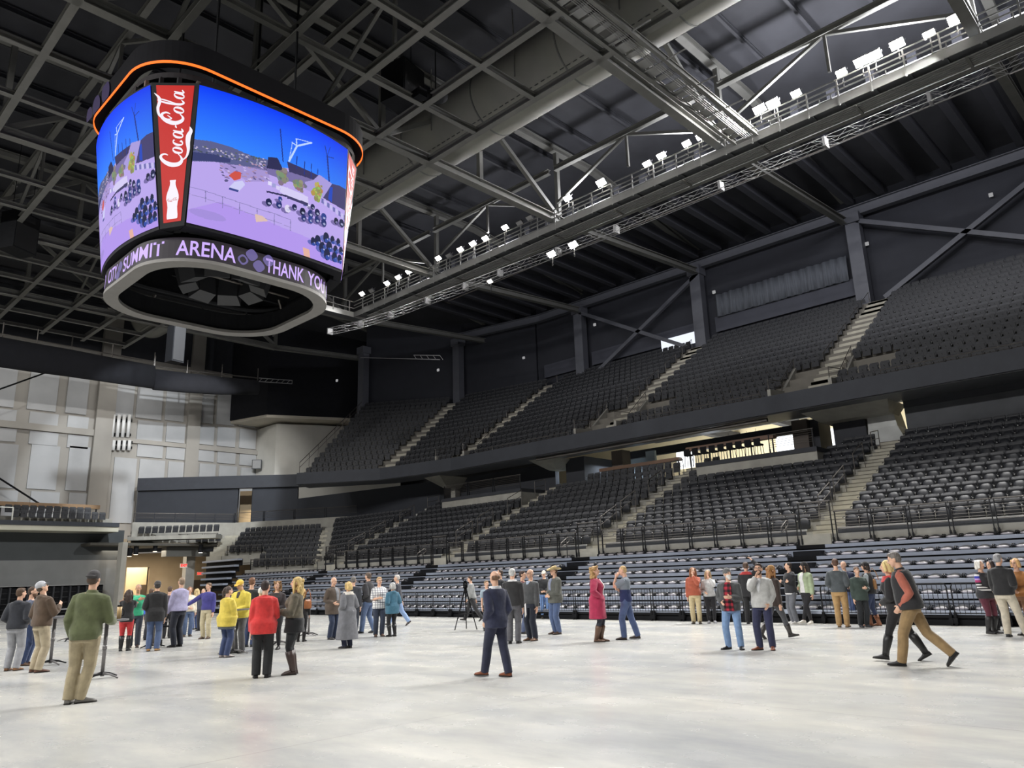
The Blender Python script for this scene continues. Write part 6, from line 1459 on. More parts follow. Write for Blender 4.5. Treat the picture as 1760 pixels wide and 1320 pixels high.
        w.rings(rs); scaled(w).build('sole', mat('sole_%s' % ('white' if len(shoes) > 3 or scol[0] > 200 else 'dark'), sc(225, 222, 215) if scol[0] > 200 else sc(30, 27, 25), .7, var=.1), so)
    # ---- upper garments
    for g in tops:
        q = MB(); off = g.get('off', .010); hem = g.get('hem', .50); q.rings(trings(off, hem, g.get('neck', .826), g.get('flare', 0), loose=g.get('loose', .004)))
        sl = g.get('sleeve', 'long')
        for sgn, sh, el, wr, key in A:
            if not sl: 
                continue
            st = sp((sgn*(sw-.035), -.006, .783)); o = off
            q.tube([sp((sgn*.022, -.010, .818)), sp((sgn*.062, -.008, .804)), sh], [.018+o*.5, .022+o*.6, .027+o*.7], 8)
            if sl == 'short': q.tube([st, sh, sh.lerp(el, .5), sh.lerp(el, .75)], [.026+o*.8, .031+o*.8, .030+o, .031+o], 12)
            elif sl == 'elbow': q.tube([st, sh, sh.lerp(el, .5), el], [.026+o*.8, .031+o*.8, .030+o, .029+o], 12)
            else:
                w_ = wr-(wr-el).normalized()*(.003 if sl == 'long' else .045)
                q.tube([st, sh, sh.lerp(el, .5), el, el.lerp(wr, .4), w_], [.026+o*.8, .031+o*.8, .030+o, .026+o, .025+o*.9, .020+o*.6], 12)
        if g.get('collar'):
            q.tube([sp((0, -.010, .812)), sp((0, -.008, .832)), sp((0, -.006, .832+g['collar']))], [(.052, .046), (.044, .043), (.040, .042)], 14)
        if g.get('hood'): q.ell(sp((0, -.052, .815)), (.062, .036, .034)); q.ell(sp((0, -.035, .83)), (.055, .04, .022))
        nm = g.get('name', 'jacket'); m_ = g['mat'] if not isinstance(g['mat'], tuple) else cloth('%s_%d_%d_%d' % ((nm,)+g['mat']), g['mat'])
        mo = union(scaled(q), nm, m_, root, max(vox, .013) if off > .012 else max(vox, .012), 2)
        if g.get('cuff'):
            pass
    if patch:                             # shirt front seen in an open jacket: (z0, z1, half angle deg at bottom, at top, colour/material, off, name)
        for (z0, z1, a0, a1, pm, po, nm) in patch:
            R1 = trings(po, z0, z1, nn=72, loose=.004); n = len(R1); q = MB(); vs = []; W = 9
            for i, ring in enumerate(R1):
                aa = a0+(a1-a0)*i/(n-1)
                for k in range(W):
                    idx = 18+(aa*(-1+2*k/(W-1)))/5.0; i0 = int(math.floor(idx)); u = idx-i0
                    vs.append(Vector(ring[i0 % 72]).lerp(Vector(ring[(i0+1) % 72]), u))
            fs = [(i*W+k, i*W+k+1, (i+1)*W+k+1, (i+1)*W+k) for i in range(n-1) for k in range(W-1)]
            q.add(vs, fs); scaled(q)
            o = q.build(nm, pm if not isinstance(pm, tuple) else cloth('%s_%d_%d_%d' % ((nm,)+pm), pm), root, True)
            so_ = o.modifiers.new('thick', 'SOLIDIFY'); so_.thickness = .012; so_.offset = -1
    if belt:
        q = MB(); q.tube([sp((0, .003, .588)), sp((0, .003, .604))], [(.097+fat*.4, .075+fat*.5)]*2, 24, ref=(0, 1, 0)); scaled(q).build('belt', mat('belt_leather', sc(*belt), .4), root, True)
    info = dict(root=root, H=H, base=base, yaw=yaw, A=A, sp=sp, h=h, hr=hr)
    M = Matrix.Translation(base) @ Matrix.Rotation(yaw, 4, 'Z')
    info['w'] = lambda p: M @ (Vector(p)*H)
    info['hand'] = lambda s: M @ (Vector(A[0 if s < 0 else 1][3])*H)
    return info
# ------------------------------------------------------------------ the visitors, left to right
P = person
J = lambda c, **k: dict(mat=c, **{**dict(off=.014, hem=.50), **k})
W1 = ((-.05, .19, 0, 5, 8), (.05, -.20, .045, -5, -38)); W2 = ((-.05, -.20, .045, 5, -38), (.05, .19, 0, -5, 8))
P('man in navy puffer jacket and pale grey jeans at the far left edge', 20, 1153, 1011, 150, look=(-30, 0), arms=('jpocket', 'jpocket'), tops=[J((44,48,58), off=.018, hem=.50, loose=.008, hood=1)], legs=('straight', (150,152,158)), shoes=('shoe', (128,92,62)), hair=('short', (84,64,48)))
P('bearded man in slate blue jacket and blue jeans behind the navy puffer jacket', 42, 1144, 1009, 70, look=(10, 0), arms=('down', 'table'), tops=[J((66,78,104))], legs=('straight', (48,72,120)), shoes=('shoe', (92,66,46)), hair=('crop', (70,54,42)), beard=('full', (110,84,66)))
P('person in brown hooded jacket and white grey cap looking up to the right', 62, 1156, 999, 118, look=(-14, 22), arms=('pocket', (.05, .15, .72, (.6, -.4, -1))), tops=[J((86,68,52), off=.018, hood=1, loose=.010)], legs=('straight', (172,158,130)), shoes=('shoe', (94,62,48)), hair=('crop', (80,66,52)), hat=('cap', (186,188,194), (60,62,72)), glasses=True)
P('man in olive green jacket and khaki trousers seen from behind, leaning on one leg', 135, 1210, 982, 158, look=(-8, 0), side=4, arms=((.125, .05, .50, (.3, -1, 0)), (.13, .19, .60, (.3, -1, -.6))), tops=[J((94,102,66), off=.014, hem=.475, collar=.022, loose=.010)], legs=('straight', (164,150,118)), shoes=('shoe', (112,110,106)), hat=('backcap', (62,60,62)), hair=('crop', (72,56,44)), vox=.0085, feet=((-.085, .02, 0, 12), (-.01, .05, 0, -62)))
P('woman in black leather jacket, red trousers and black boots hugging a man', 213, 1119, 1013, 172, sex='f', arms=('hug', 'hug'), tops=[J((36,36,40), hem=.47)], legs=('tight', (196,40,44)), shoes=('boot', (28,28,30), .20), hair=('wavy', (62,48,42)), H=1.62)
P('man in bright green sweater hugging the woman in red trousers', 229, 1113, 1004, -8, arms=((-.18, .20, .74, (-1, .4, -.2)), 'hug'), tops=[J((38,176,128), off=.013)], legs=('straight', (58,66,84)), shoes=('shoe', (60,44,38)), hair=('crop', (150,140,130)), sk='tan', H=1.76)
P('man in black coat and blue jeans seen from behind', 262, 1119, 999, 172, look=(10, 5), arms=('jpocket', 'down'), tops=[J((34,34,37), off=.020, hem=.42, collar=.02, loose=.012)], legs=('straight', (66,92,138)), shoes=('shoe', (176,134,86)), hair=('short', (60,58,56)), hat=('backcap', (64,62,62)))
P('person in bright blue top mostly hidden behind the black coat', 254, 1100, 1012, 150, arms=('down', 'down'), tops=[J((38,92,206))], legs=('straight', (40,42,52)), hair=('short', (92,70,54)))
P('person in dusky plum top between the black coat and the lavender shirt', 286, 1097, 1008, 170, arms=('down', 'down'), tops=[J((92,82,92))], legs=('straight', (36,36,42)), hair=('short', (90,72,58)))
P('grey haired man in lavender shirt and dark navy trousers holding a walker', 303, 1112, 993, -140, look=(-15, 3), arms=('fore', 'fore'), tops=[J((164,160,196), off=.016, hem=.515, loose=.014, collar=.012)], legs=('straight', (30,36,52)), shoes=('shoe', (26,26,28)), hair=('crop', (148,128,108)), fat=.012)
P('smiling woman in cream sweater and blue jeans', 321, 1094, 1009, 10, sex='f', arms=('down', 'clasp'), tops=[J((214,204,184), off=.018, loose=.014)], legs=('straight', (72,98,140)), shoes=('shoe', (70,60,52)), hair=('bob', (132,92,66)))
P('blonde woman half hidden behind the cream sweater', 334, 1082, 1012, -150, sex='f', arms=('down', 'down'), tops=[J((206,200,190))], legs=('straight', (52,78,132)), hair=('wavy', (206,182,134)))
P('man in royal blue shirt and khaki trousers reaching out to the left', 353, 1098, 1002, -28, look=(-20, 0), arms=('down', (.34, .16, .60, (.3, -1, -.8))), tops=[J((62,58,150), off=.014, hem=.515, collar=.012)], legs=('straight', (190,178,144)), shoes=('shoe', (84,66,54)), hair=('short', (104,82,64)), belt=(60,46,36))
P('man with only his face showing behind the royal blue shirt', 345, 1084, 1012, -30, arms=('down', 'down'), tops=[J((60,66,90))], legs=('straight', (44,48,62)), hair=('crop', (140,120,100)))
P('woman in yellow jacket and jeans with sunglasses on her hair', 386, 1130, 1008, 128, sex='f', look=(-18, -4), arms=('clasp', 'clasp'), tops=[J((214,190,52), off=.022, hem=.43, loose=.022, collar=.012), dict(mat=(70,82,96), off=.016, hem=.395, neck=.60, name='shirt_tail', sleeve=None)], legs=('straight', (46,66,112)), shoes=('shoe', (150,140,136)), hair=('pony', (84,72,66)), fat=.014, glasses=False)
P('old man in yellow jacket, yellow cap and grey trousers looking down', 409, 1122, 996, -32, look=(-8, -22), arms=('clasp', 'down'), tops=[J((226,204,52), off=.018, hem=.47, loose=.016, collar=.02)], legs=('straight', (104,104,106)), shoes=('shoe', (64,62,60)), hair=('crop', (190,186,180)), hat=('cap', (240,196,50), (236,188,40)), patch=[(.74, .83, 4, 12, (70,64,60), .020, 'shirt')])
P('man in dark coat and jeans behind the yellow cap, back turned', 428, 1112, 993, 158, arms=('down', 'down'), tops=[J((50,54,54), off=.018, hem=.45)], legs=('straight', (46,66,108)), shoes=('shoe', (40,46,50)), hair=('short', (120,84,62)))
P('white haired person in yellow jacket hidden behind the red blazer', 444, 1117, 1010, 168, arms=('down', 'down'), tops=[J((222,198,52), off=.018)], legs=('straight', (44,46,54)), hair=('short', (226,224,222)), shoes=('shoe', (36,36,38)))
P('woman in bright red blazer and black trousers seen from behind', 449, 1165, 998, 176, sex='f', look=(-22, 0), arms=('down', 'phone'), tops=[J((214,40,38), off=.020, hem=.445, loose=.012, collar=.012, name='blazer')], legs=('wide', (34,36,38)), shoes=('shoe', (24,24,26)), hair=('crop', (52,40,38)), fat=.018, vox=.009, glasses=True)
P('curly haired woman in dark top facing out beside the red blazer', 472, 1116, 999, -20, sex='f', arms=('clasp', 'phone'), tops=[J((52,44,46))], legs=('tight', (32,32,38)), hair=('curly', (128,96,62)))
P('woman with long blonde hair in khaki patterned jacket and tall brown boots', 503, 1159, 992, -98, sex='f', look=(-4, 2), arms=('phone', 'phone'), tops=[J(mat('camo_cloth', sc(104,98,84), .85, 0, .55, 7, .2), off=.018, hem=.46, loose=.010), dict(mat=(26,28,32), off=.014, hem=.425, neck=.60, name='tunic', sleeve=None, flare=.2)], legs=('tight', (34,38,42)), shoes=('boot', (66,52,48), .20), hair=('wavy', (206,178,118)), vox=.009)
P('woman in black with loose blonde hair half hidden behind the tall brown boots', 517, 1103, 1012, 165, sex='f', arms=('down', 'fore'), tops=[J((34,34,38))], legs=('tight', (30,30,36)), hair=('wavy', (196,160,106)), shoes=('boot', (30,28,28)))
P('bald man in brown leather coat and navy jeans', 571, 1099, 992, 48, look=(-6, -6), arms=('pocket', 'jpocket'), tops=[J((88,76,66), off=.020, hem=.40, loose=.012, collar=.016)], legs=('straight', (44,60,92)), shoes=('shoe', (56,54,56)), hair=('balding', (190,186,182)), patch=[(.56, .83, 10, 14, (130,132,138), .026, 'shirt')], fat=.012)
P('woman in long grey coat with white scarf, short blonde hair', 596, 1114, 1000, -140, sex='f', look=(10, 0), arms=('jpocket', 'jpocket'), tops=[J((112,114,122), off=.022, hem=.13, flare=.14, name='coat', loose=.012), dict(mat=(226,220,210), off=.026, hem=.80, neck=.85, sleeve=None, name='scarf')], legs=('straight', (40,48,76)), shoes=('shoe', (54,54,58)), hair=('bob', (222,192,130)))
P('grey haired man in dark jacket behind the long grey coat', 606, 1090, 991, 165, arms=('down', 'down'), tops=[J((62,66,76))], legs=('straight', (50,56,70)), hair=('short', (116,112,108)))
P('man in dark zip jacket and blue jeans stepping to the left', 632, 1088, 984, -118, look=(-12, 0), lean=2, arms=('jpocket', 'jpocket'), tops=[J((54,54,58), off=.016, collar=.018)], legs=('straight', (84,112,158)), shoes=('shoe', (84,86,92)), hair=('short', (98,84,74)), feet=((-.05, .10, 0, 5), (.05, -.08, .01, -8, -8)))
P('woman in white windowpane shirt and dark jeans holding a drink', 651, 1094, 992, 12, sex='f', look=(14, 0), arms=('down', 'phone'), tops=[J(checker_mat('windowpane_cloth', [sc(236,236,236), sc(60,66,90)], 14, True), off=.016, hem=.47, loose=.014, sleeve='elbow', flare=.2)], legs=('straight', (50,62,86)), shoes=('shoe', (94,72,60)), hair=('short', (190,160,118)), glasses=True, fat=.014)
P('grey haired woman in teal puffer coat, black leggings and boots', 674, 1094, 1002, -150, sex='f', arms=('jpocket', 'jpocket'), tops=[J((38,112,142), off=.020, hem=.42, loose=.012, hood=1)], legs=('tight', (30,30,34)), shoes=('boot', (28,28,30), .17), hair=('bob', (186,186,184)), H=1.58)
P('man in dark blazer and pale jeans striding behind the teal coat', 684, 1076, 988, -92, look=(-5, 0), lean=5, arms=('fore', 'back'), tops=[J((56,58,70))], legs=('straight', (136,164,206)), shoes=('shoe', (96,88,84)), hair=('short', (196,190,184)), feet=W1)
P('cameraman in grey sweater and black trousers walking left past the tripod', 812, 1068, 990, -95, look=(0, -4), lean=6, arms=('fore', 'back'), tops=[J((142,144,144), off=.016, hem=.50)], legs=('straight', (40,40,44)), shoes=('shoe', (66,64,62)), hair=('short', (62,48,40)), feet=W2)
P('person in pale blue shirt half hidden behind the navy suit', 838, 1084, 998, 30, arms=('clasp', 'down'), tops=[J((158,176,190), sleeve='short')], legs=('straight', (70,76,88)), hair=('short', (150,124,96)))
P('officer in black uniform with round shoulder patch behind the navy suit', 861, 1082, 979, -70, look=(-10, 0), arms=('down', 'down'), tops=[J((32,34,40), off=.016, hem=.51), dict(mat=(186,150,70), off=.019, hem=.755, neck=.79, sleeve=None, name='shirt_yoke')][:1], legs=('straight', (30,32,38)), shoes=('shoe', (22,22,24)), hair=('crop', (70,56,48)))
P('balding man in navy suit and tan shoes walking away, nearest the middle of the floor', 855, 1163, 981, -138, look=(-4, 0), lean=2, arms=('pocket', 'pocket'), tops=[J((44,50,82), off=.020, hem=.455, loose=.010, name='suit_jacket'), dict(mat=(236,236,240), off=.012, hem=.79, neck=.852, sleeve=None, name='shirt')], legs=('straight', (40,44,72)), shoes=('shoe', (128,72,46)), hair=('balding', (112,84,64)), feet=((-.05, .14, 0, 16), (.045, -.10, 0, 4)), vox=.0085)
P('white haired man in black sweater and grey trousers, back turned, holding papers', 884, 1106, 977, 172, look=(-12, 0), arms=('down', 'down'), tops=[J((48,48,50), off=.016, hem=.50), dict(mat=(232,232,232), off=.010, hem=.79, neck=.85, sleeve=None, name='shirt')], legs=('straight', (92,92,98)), shoes=('shoe', (34,34,36)), hair=('short', (198,198,196)), fat=.008)
P('man in maroon top between the black sweater and the charcoal sweater', 902, 1089, 981, 75, look=(0, 0), arms=('down', 'down'), tops=[J((104,44,46))], legs=('straight', (80,98,140)), shoes=('shoe', (42,40,40)), hair=('short', (64,46,40)))
P('bald man in charcoal sweater with glasses and dark jeans', 915, 1101, 978, -42, look=(-10, 0), arms=('down', 'down'), tops=[J((78,80,82), off=.014, hem=.51)], legs=('straight', (40,48,66)), shoes=('shoe', (134,102,78)), hair=('balding', (176,172,168)), glasses=True, patch=[(.785, .83, 6, 24, (170,186,210), .016, 'shirt')])
P('man in white cap, black jacket and pale jeans standing back', 938, 1063, 981, -5, look=(-8, -6), arms=('clasp', 'clasp'), tops=[J((42,44,48), off=.016)], legs=('straight', (112,148,204)), shoes=('shoe', (94,86,74)), hair=('crop', (120,100,80)), hat=('cap', (226,216,196), (222,208,184)))
P('man in tan cowboy hat, grey green jacket and blue jeans', 957, 1090, 974, -58, look=(-14, -4), arms=('clasp', 'clasp'), tops=[J((92,94,88), off=.022, hem=.46, loose=.014, hood=1)], legs=('straight', (72,98,146)), shoes=('shoe', (98,78,66)), hair=('crop', (86,66,52)), hat=('cowboy', (186,164,112)), patch=[(.50, .83, 10, 14, (130,140,170), .028, 'shirt')])
P('curly blonde woman in magenta coat and brown boots, hand on hip', 1030, 1103, 973, 82, sex='f', look=(-6, 2), arms=('down', 'hip'), tops=[J((176,34,78), off=.020, hem=.30, flare=.10, loose=.010, name='coat')], legs=('tight', (48,56,72)), shoes=('boot', (104,78,62), .17), hair=('curly', (176,140,92)), patch=[(.60, .83, 8, 12, (236,232,230), .026, 'shirt')], feet=((-.03, .03, 0, 5), (.03, -.02, 0, -5)))
P('fair haired man in grey and navy polo shirt, hand at his face', 1080, 1099, 972, -96, look=(2, -12), arms=('chin', 'cross'), tops=[J(stripe_mat('two_tone_polo', [(0, sc(40,50,92)), (.52, sc(128,136,146))], .92, 1.50), off=.012, hem=.505, sleeve='short', collar=.010)], legs=('straight', (72,96,148)), shoes=('shoe', (76,66,60)), hair=('crop', (196,164,116)), belt=(86,60,48), feet=((-.05, .06, 0, 8), (.05, -.12, 0, -6)))
P('woman in rust orange jacket and khaki trousers, hand at her mouth', 1198, 1072, 975, -5, sex='f', look=(18, 0), arms=('chin', 'down'), tops=[J((174,84,56), off=.018, loose=.010)], legs=('straight', (200,182,138)), shoes=('shoe', (60,50,44)), hair=('long', (142,96,66)))
P('long haired woman in pale grey top beside the rust orange jacket', 1224, 1071, 980, 5, sex='f', arms=('chin', 'jpocket'), tops=[J((196,196,196))], legs=('tight', (36,36,42)), shoes=('shoe', (150,150,156)), hair=('long', (176,150,116)))
P('white bearded man in grey beanie, open grey jacket and red plaid shirt', 1263, 1116, 977, -12, look=(42, 10), arms=('phone', 'jpocket'), tops=[J(checker_mat('red_plaid', [sc(26,22,26), sc(100,30,42), sc(178,44,62)], 9), off=.013, hem=.47, name='plaid_shirt'), J((78,80,82), off=.021, hem=.475, loose=.012)], legs=('straight', (118,150,192)), shoes=('shoe', (34,32,34)), hair=('crop', (200,200,198)), hat=('beanie', (108,108,108)), beard=('long', (226,224,220)), glasses=True, patch=[(.475, .83, 24, 13, MATS['red_plaid'], .036, 'shirt_front')], fat=.012, feet=((-.085, .02, 0, 20), (.075, 0, 0, -42)), vox=.010)
P('bearded man in pale grey cardigan, navy trousers and tan shoes, hand at chin', 1318, 1117, 968, -14, look=(2, 4), arms=('pocket', 'chin'), tops=[J((184,184,182), off=.018, hem=.485, loose=.010, name='cardigan')], legs=('straight', (44,48,86)), shoes=('shoe', (132,76,52)), hair=('short', (62,46,40)), beard=('full', (58,42,36)), glasses=True, patch=[(.66, .83, 3, 16, (226,228,232), .022, 'shirt')], feet=((-.07, 0, 0, 14), (.07, .03, 0, -40)), vox=.0085, fat=.006)
P('person in black jacket and red scarf pointing up behind the pale cardigan', 1292, 1072, 966, 165, arms=('down', 'up'), tops=[J((40,40,44), off=.018, hem=.44), dict(mat=(176,46,46), off=.024, hem=.795, neck=.845, sleeve=None, name='scarf')], legs=('straight', (36,36,40)), shoes=('shoe', (40,40,44)), hair=('short', (90,70,58)))
P('brown haired woman in dark coat walking away behind the pale cardigan', 1337, 1098, 972, 118, sex='f', lean=4, arms=('down', 'down'), tops=[J((58,46,42), off=.018, hem=.44)], legs=('tight', (70,72,78)), shoes=('boot', (60,56,54), .12), hair=('wavy', (150,106,64)), feet=W2, hat=('beanie', (160,118,62)))
P('man in black hooded top, grey trousers and white sneakers, arms folded', 1366, 1072, 966, -62, look=(-22, 0), arms=('cross', 'cross'), tops=[J((40,42,48), off=.018, hem=.49, hood=1), dict(mat=(236,236,236), off=.016, hem=.475, neck=.55, sleeve=None, name='shirt_tail')], legs=('straight', (104,108,118)), shoes=('shoe', (232,230,228)), hair=('crop', (52,42,38)))
P('woman in sage green jacket, black beanie and white shoes, legs crossed', 1393, 1072, 966, -40, sex='f', look=(-48, 2), arms=('down', 'jpocket'), tops=[J((164,180,144), off=.020, hem=.50, loose=.012)], legs=('tight', (36,36,42)), shoes=('shoe', (232,228,218)), hair=('long', (46,36,34)), hat=('beanie', (36,36,40)), patch=[(.50, .83, 18, 14, (220,220,220), .028, 'shirt')], feet=((.075, .08, 0, -20), (-.03, .02, 0, 12)))
P('man in dark grey pullover and tan trousers seen from behind', 1450, 1078, 960, 172, look=(12, 0), arms=('jpocket', 'jpocket'), tops=[J((76,82,86), off=.016, hem=.51)], legs=('straight', (172,136,84)), shoes=('shoe', (150,118,80)), hair=('short', (92,66,52)))
P('balding man in navy jacket and jeans behind the dark grey pullover', 1463, 1071, 964, -10, look=(-20, 0), arms=('jpocket', 'jpocket'), tops=[J((44,52,84), off=.018)], legs=('straight', (80,104,158)), shoes=('shoe', (84,60,50)), hair=('balding', (170,150,134)))
P('person in dark green coat holding a paper cup beside the barricades', 1486, 1078, 974, 25, arms=('phone', 'down'), tops=[J((58,72,66), off=.018, hem=.44)], legs=('straight', (36,40,46)), shoes=('shoe', (56,58,64)), hair=('short', (120,96,80)))
P('woman in black beanie, black vest with pale sleeves, jeans and tan boots', 1503, 1076, 966, -98, sex='f', look=(0, 0), lean=3, arms=('clasp', 'clasp'), tops=[J((196,206,212), off=.010, name='sweater'), J((52,52,54), off=.022, sleeve=None, loose=.010, name='vest')], legs=('tight', (56,72,112)), shoes=('boot', (156,104,76), .08), hair=('bob', (60,48,44)), hat=('beanie', (34,34,38)), feet=((-.05, .05, 0, 0), (.05, -.06, 0, 0)))
P('blonde woman in black with red scarf and tall black boots walking left', 1553, 1136, 960, -96, sex='f', look=(0, -2), lean=5, arms=('clasp', 'back'), tops=[J((38,38,42), off=.016, hem=.46), dict(mat=(206,66,66), off=.026, hem=.785, neck=.845, sleeve=None, name='scarf')], legs=('tight', (30,30,34)), shoes=('boot', (30,30,32), .20), hair=('bob', (226,200,140)), feet=((-.05, .17, 0, 4, 5), (.05, -.20, .04, -4, -30)), H=1.70)
P('man in black vest, rust sweater and tan trousers striding to the left', 1581, 1145, 955, -100, look=(6, -14), lean=9, arms=('pocket', 'pocket'), tops=[J((178,96,76), off=.012, hem=.50, name='sweater'), J((44,44,47), off=.024, hem=.485, sleeve=None, loose=.014, collar=.02, name='vest')], legs=('straight', (150,122,80)), shoes=('shoe', (32,32,34)), hair=('short', (116,110,106)), feet=((-.05, .14, 0, 6, 4), (.05, -.25, .07, -6, -48)), hz=.505, fat=.014, vox=.0085, H=1.84)
P('white haired woman in black vest with striped sleeves and maroon trousers', 1706, 1089, 962, 52, sex='f', look=(8, 6), arms=('down', 'clasp'), tops=[J(stripe_mat('striped_knit', [(0,sc(30,30,34)),(.10,sc(226,226,226)),(.16,sc(36,36,40)),(.22,sc(226,226,226)),(.28,sc(36,36,40)),(.34,sc(226,226,226)),(.40,sc(36,36,40)),(.48,sc(176,60,110)),(.58,sc(190,150,210)),(.66,sc(60,70,180)),(.76,sc(226,226,230)),(.84,sc(34,34,38))], .92, 1.42), off=.012, name='striped_sweater'), J((46,46,52), off=.022, hem=.475, sleeve=None, loose=.012, name='vest')], legs=('tight', (92,38,54)), shoes=('boot', (34,34,36), .20), hair=('bob', (224,220,212)))
P('dark haired woman in teal top half hidden at the right', 1722, 1083, 963, -20, sex='f', look=(-20, 0), arms=('clasp', 'down'), tops=[J((34,36,40), off=.016), ], legs=('straight', (34,36,40)), hair=('bob', (50,36,34)), patch=[(.60, .83, 14, 12, (60,140,150), .020, 'shirt')])
P('grey haired man in black fleece and beige trousers, back turned, at the right', 1740, 1095, 951, 158, look=(-14, 0), arms=('fore', 'jpocket'), tops=[J((38,38,40), off=.018, hem=.50, collar=.02)], legs=('straight', (196,186,166)), shoes=('shoe', (48,48,50)), hair=('short', (150,150,152)), feet=((-.05, .03, 0, 10), (.13, .10, 0, -10)))
P('blonde woman in mustard top at the right edge', 1768, 1092, 959, -30, sex='f', arms=('clasp', 'clasp'), tops=[J((176,116,56))], legs=('tight', (150,110,80)), hair=('bob', (214,170,116)), glasses=True)
flush_unions()
# things carried by the visitors
def at_person(px, py, foot, z):           # point above the floor point (px, foot) at height z
    return at_z(px, foot, 0)+Vector((0, 0, z))
def bag(c, rz, w, h, d, colr, lab, strap):
    e = empty('shoulder_bag', c, rz, lab, 'bag'); mm = mat('bag_%d_%d' % colr[:2], sc(*colr), .5, 0, .15, 8); m = MB()
    m.tube([(0, 0, 0), (0, 0, h*.1), (0, 0, h*.8), (0, 0, h)], [(d*.8, w*.85), (d, w), (d*.9, w*.92), (d*.3, w*.8)], 16, ref=(1, 0, 0)); m.build('pouch', mm, e, True)
    m = MB(); m.tube([(0, -w*.8, h*.9), (0, -w*.5, h+strap*.6), (0, 0, h+strap), (0, w*.5, h+strap*.6), (0, w*.8, h*.9)], .012, 6); m.build('strap', mm, e, True)
bag(at_person(527, 1040, 1103, .92), .3, .15, .26, .06, (150,92,52), 'brown shoulder bag hanging behind the long blonde hair', .3)
bag(at_person(1513, 1008, 1076, .98), .5, .16, .28, .06, (166,122,80), 'tan shoulder bag on the back of the black vest', .3)
bag(at_person(1399, 1028, 1070, .72), .6, .15, .20, .06, (40,40,44), 'black crossbody bag beside the sage green jacket', .45)
bag(at_person(1226, 1056, 1069, .42), .2, .16, .26, .10, (46,46,52), 'dark bag held low beside the plaid shirt', .2)
b = at_person(905, 1048, 1104, .78); e = empty('paper_sheets', b, .6, 'white paper sheets held by the man in the black sweater', 'paper'); m = MB(); m.obox((0, 0, 0), (.11, 0, .03), (0, .004, 0), (-.03, 0, .14)); m.obox((.02, .012, .01), (.11, 0, .02), (0, .004, 0), (-.02, 0, .14)); m.build('sheet', mat('paper_white', sc(238,238,236), .8, var=0), e)
b = at_person(1483, 1000, 1073, 1.22); e = empty('paper_cup', b, 0, 'white paper cup with brown sleeve by the dark green coat', 'cup'); m = MB(); m.tube([(0, 0, 0), (0, 0, .11)], [.032, .042], 14); m.build('cup', mat('paper_white', sc(238,238,236)), e, True); m = MB(); m.tube([(0, 0, .03), (0, 0, .075)], [.0365, .0405], 14); m.build('sleeve', mat('cup_sleeve', sc(120,84,60), .8, var=.1), e, True); m = MB(); m.tube([(0, 0, .11), (0, 0, .125)], [.044, .040], 14); m.build('lid', mat('paper_white', sc(238,238,236)), e, True)
o = SIMPLE.build('stadium_seats', [SEATB, SEATT, SEATP, WHT]); tag(o, 'all the farther rows of black tip-up seats in the lower and upper stands', 'seats', kind='stuff')
# ------------------------------------------------------------------ light
def spot(p, tgt, power, size, angle, col=(1, .985, .96), blend=.6):
    l = bpy.data.lights.new('flood_light', 'SPOT'); l.energy = power; l.spot_size = math.radians(angle); l.spot_blend = blend; l.shadow_soft_size = size; l.color = col
    o = bpy.data.objects.new('flood_light', l); COL.objects.link(o); o.location = p; o.rotation_euler = (Vector(tgt)-Vector(p)).to_track_quat('-Z', 'Y').to_euler(); return o
def area(p, tgt, power, sx, sy, col=(1, 1, 1), spread=180):
    l = bpy.data.lights.new('area_light', 'AREA'); l.energy = power; l.shape = 'RECTANGLE'; l.size = sx; l.size_y = sy; l.color = col; l.spread = math.radians(spread)
    o = bpy.data.objects.new('area_light', l); COL.objects.link(o); o.location = p; o.rotation_euler = (Vector(tgt)-Vector(p)).to_track_quat('-Z', 'Y').to_euler(); return o
KL = .78
# the lit floodlights of the right catwalk, aimed across the floor
for i, (p, em) in enumerate(LAMPS):
    if i % 2 == 0 or em > 100:
        q = Vector((p.x-.25, p.y, p.z-.25)); spot(q, (p.x-21, p.y*.75+4, 0), 5200*KL*(1.3 if em > 100 else .8), .25, 100)
# the matching row over the left side of the hall, outside the picture
for i in range(7):
    y = 2+8*i; spot((-11, y, 22.5), (12, y*.8+5, 0), 10500*KL, .35, 104)
# added fill points that lift the roof and upper wall round the catwalk lamps
for y_, e_ in ((3, 1500), (8, 1700), (13, 1500), (19, 900), (26, 600), (34, 420), (42, 300)):
    l = bpy.data.lights.new('added_roof_fill', 'POINT'); l.energy = e_; l.shadow_soft_size = .4; l.color = (.95, .95, 1); o = bpy.data.objects.new('added_roof_fill', l); COL.objects.link(o); o.location = (CWX+.6, y_, 24.4)
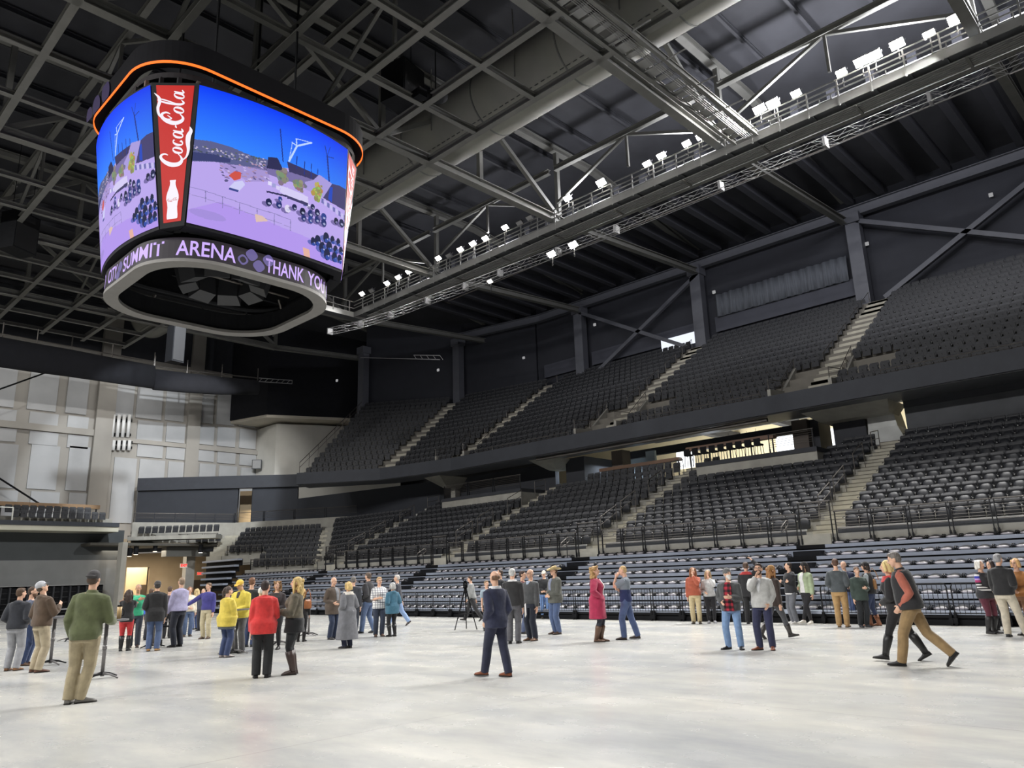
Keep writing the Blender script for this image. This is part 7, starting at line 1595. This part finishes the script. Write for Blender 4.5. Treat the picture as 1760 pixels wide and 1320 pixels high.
# house lights over the stand and the lounge, passage lamps; end wall spots and added wall fill
area((45.2, 23, 8.2), (51, 23, 10.2), 900, 11, 1.2, (1, .97, .88)); area((45.2, 9, 8.2), (51, 9, 10.2), 700, 11, 1.2, (1, .97, .88)); area((42.2, 30.7, 8.9), (42.2, 30.7, 0), 110, 2, 2, (.8, .9, 1)); area((41.6, 34.2, 8.9), (41.6, 34.2, 0), 60, 1, 1, (.8, .9, 1))
area((41.0, 23, 8.2), (39.5, 23, 9.4), 60, 1, 9, (.8, .88, 1))
area((25.5, 67, 4.7), (25.5, 67, 0), 650, 8, 4, (1, .86, .68)); area((xq0+1.5, BY+1.6, 5.2), (xq0+1.5, BY+3, 1), 330, 2.5, 2, (1, .86, .66))
pw = W0+tW*(LW*.33)+nW*1.8; area((pw.x, pw.y, 8.8), (pw.x, pw.y, 6), 60, 1.5, 1.5, (1, .86, .62))
spot((19, 42, 22.3), (29, WY, 8.5), 24000, .2, 40, (.90, .95, 1), .25); spot((24, 56, 22), (33, WY-4, 10), 7000, .3, 60)
spot((-11, 4, 22.5), (6, WY, 8), 36000, .4, 44, (1, .985, .96), .4); spot((33, 6, 22.4), (20, WY, 9), 30000, .4, 40, (1, .985, .96), .5)  # added spots brightening the end wall from the near catwalk ends
for x_ in (-4, 6, 16, 25): area((x_, 70.5, 21.5), (x_, 76, 11), 200, 6, .6, (1, .985, .96))  # added area fill between the drapes and the end wall, no fixtures there
w = bpy.data.worlds.new('hall'); SC.world = w; w.use_nodes = True; w.node_tree.nodes['Background'].inputs[0].default_value = (.02, .022, .026, 1); w.node_tree.nodes['Background'].inputs[1].default_value = 1
vs = SC.view_settings; vs.view_transform = 'Standard'; vs.look = 'None'; vs.exposure = 0.0; vs.gamma = 1.0; vs.use_curve_mapping = False
cy = SC.cycles; cy.max_bounces = 6; cy.diffuse_bounces = 3; cy.glossy_bounces = 3; cy.transmission_bounces = 4; cy.sample_clamp_indirect = 4.0; cy.sample_clamp_direct = 0; cy.caustics_reflective = False; cy.caustics_refractive = False
cy.use_light_tree = True; cy.use_adaptive_sampling = True; cy.adaptive_threshold = .02; cy.use_denoising = True
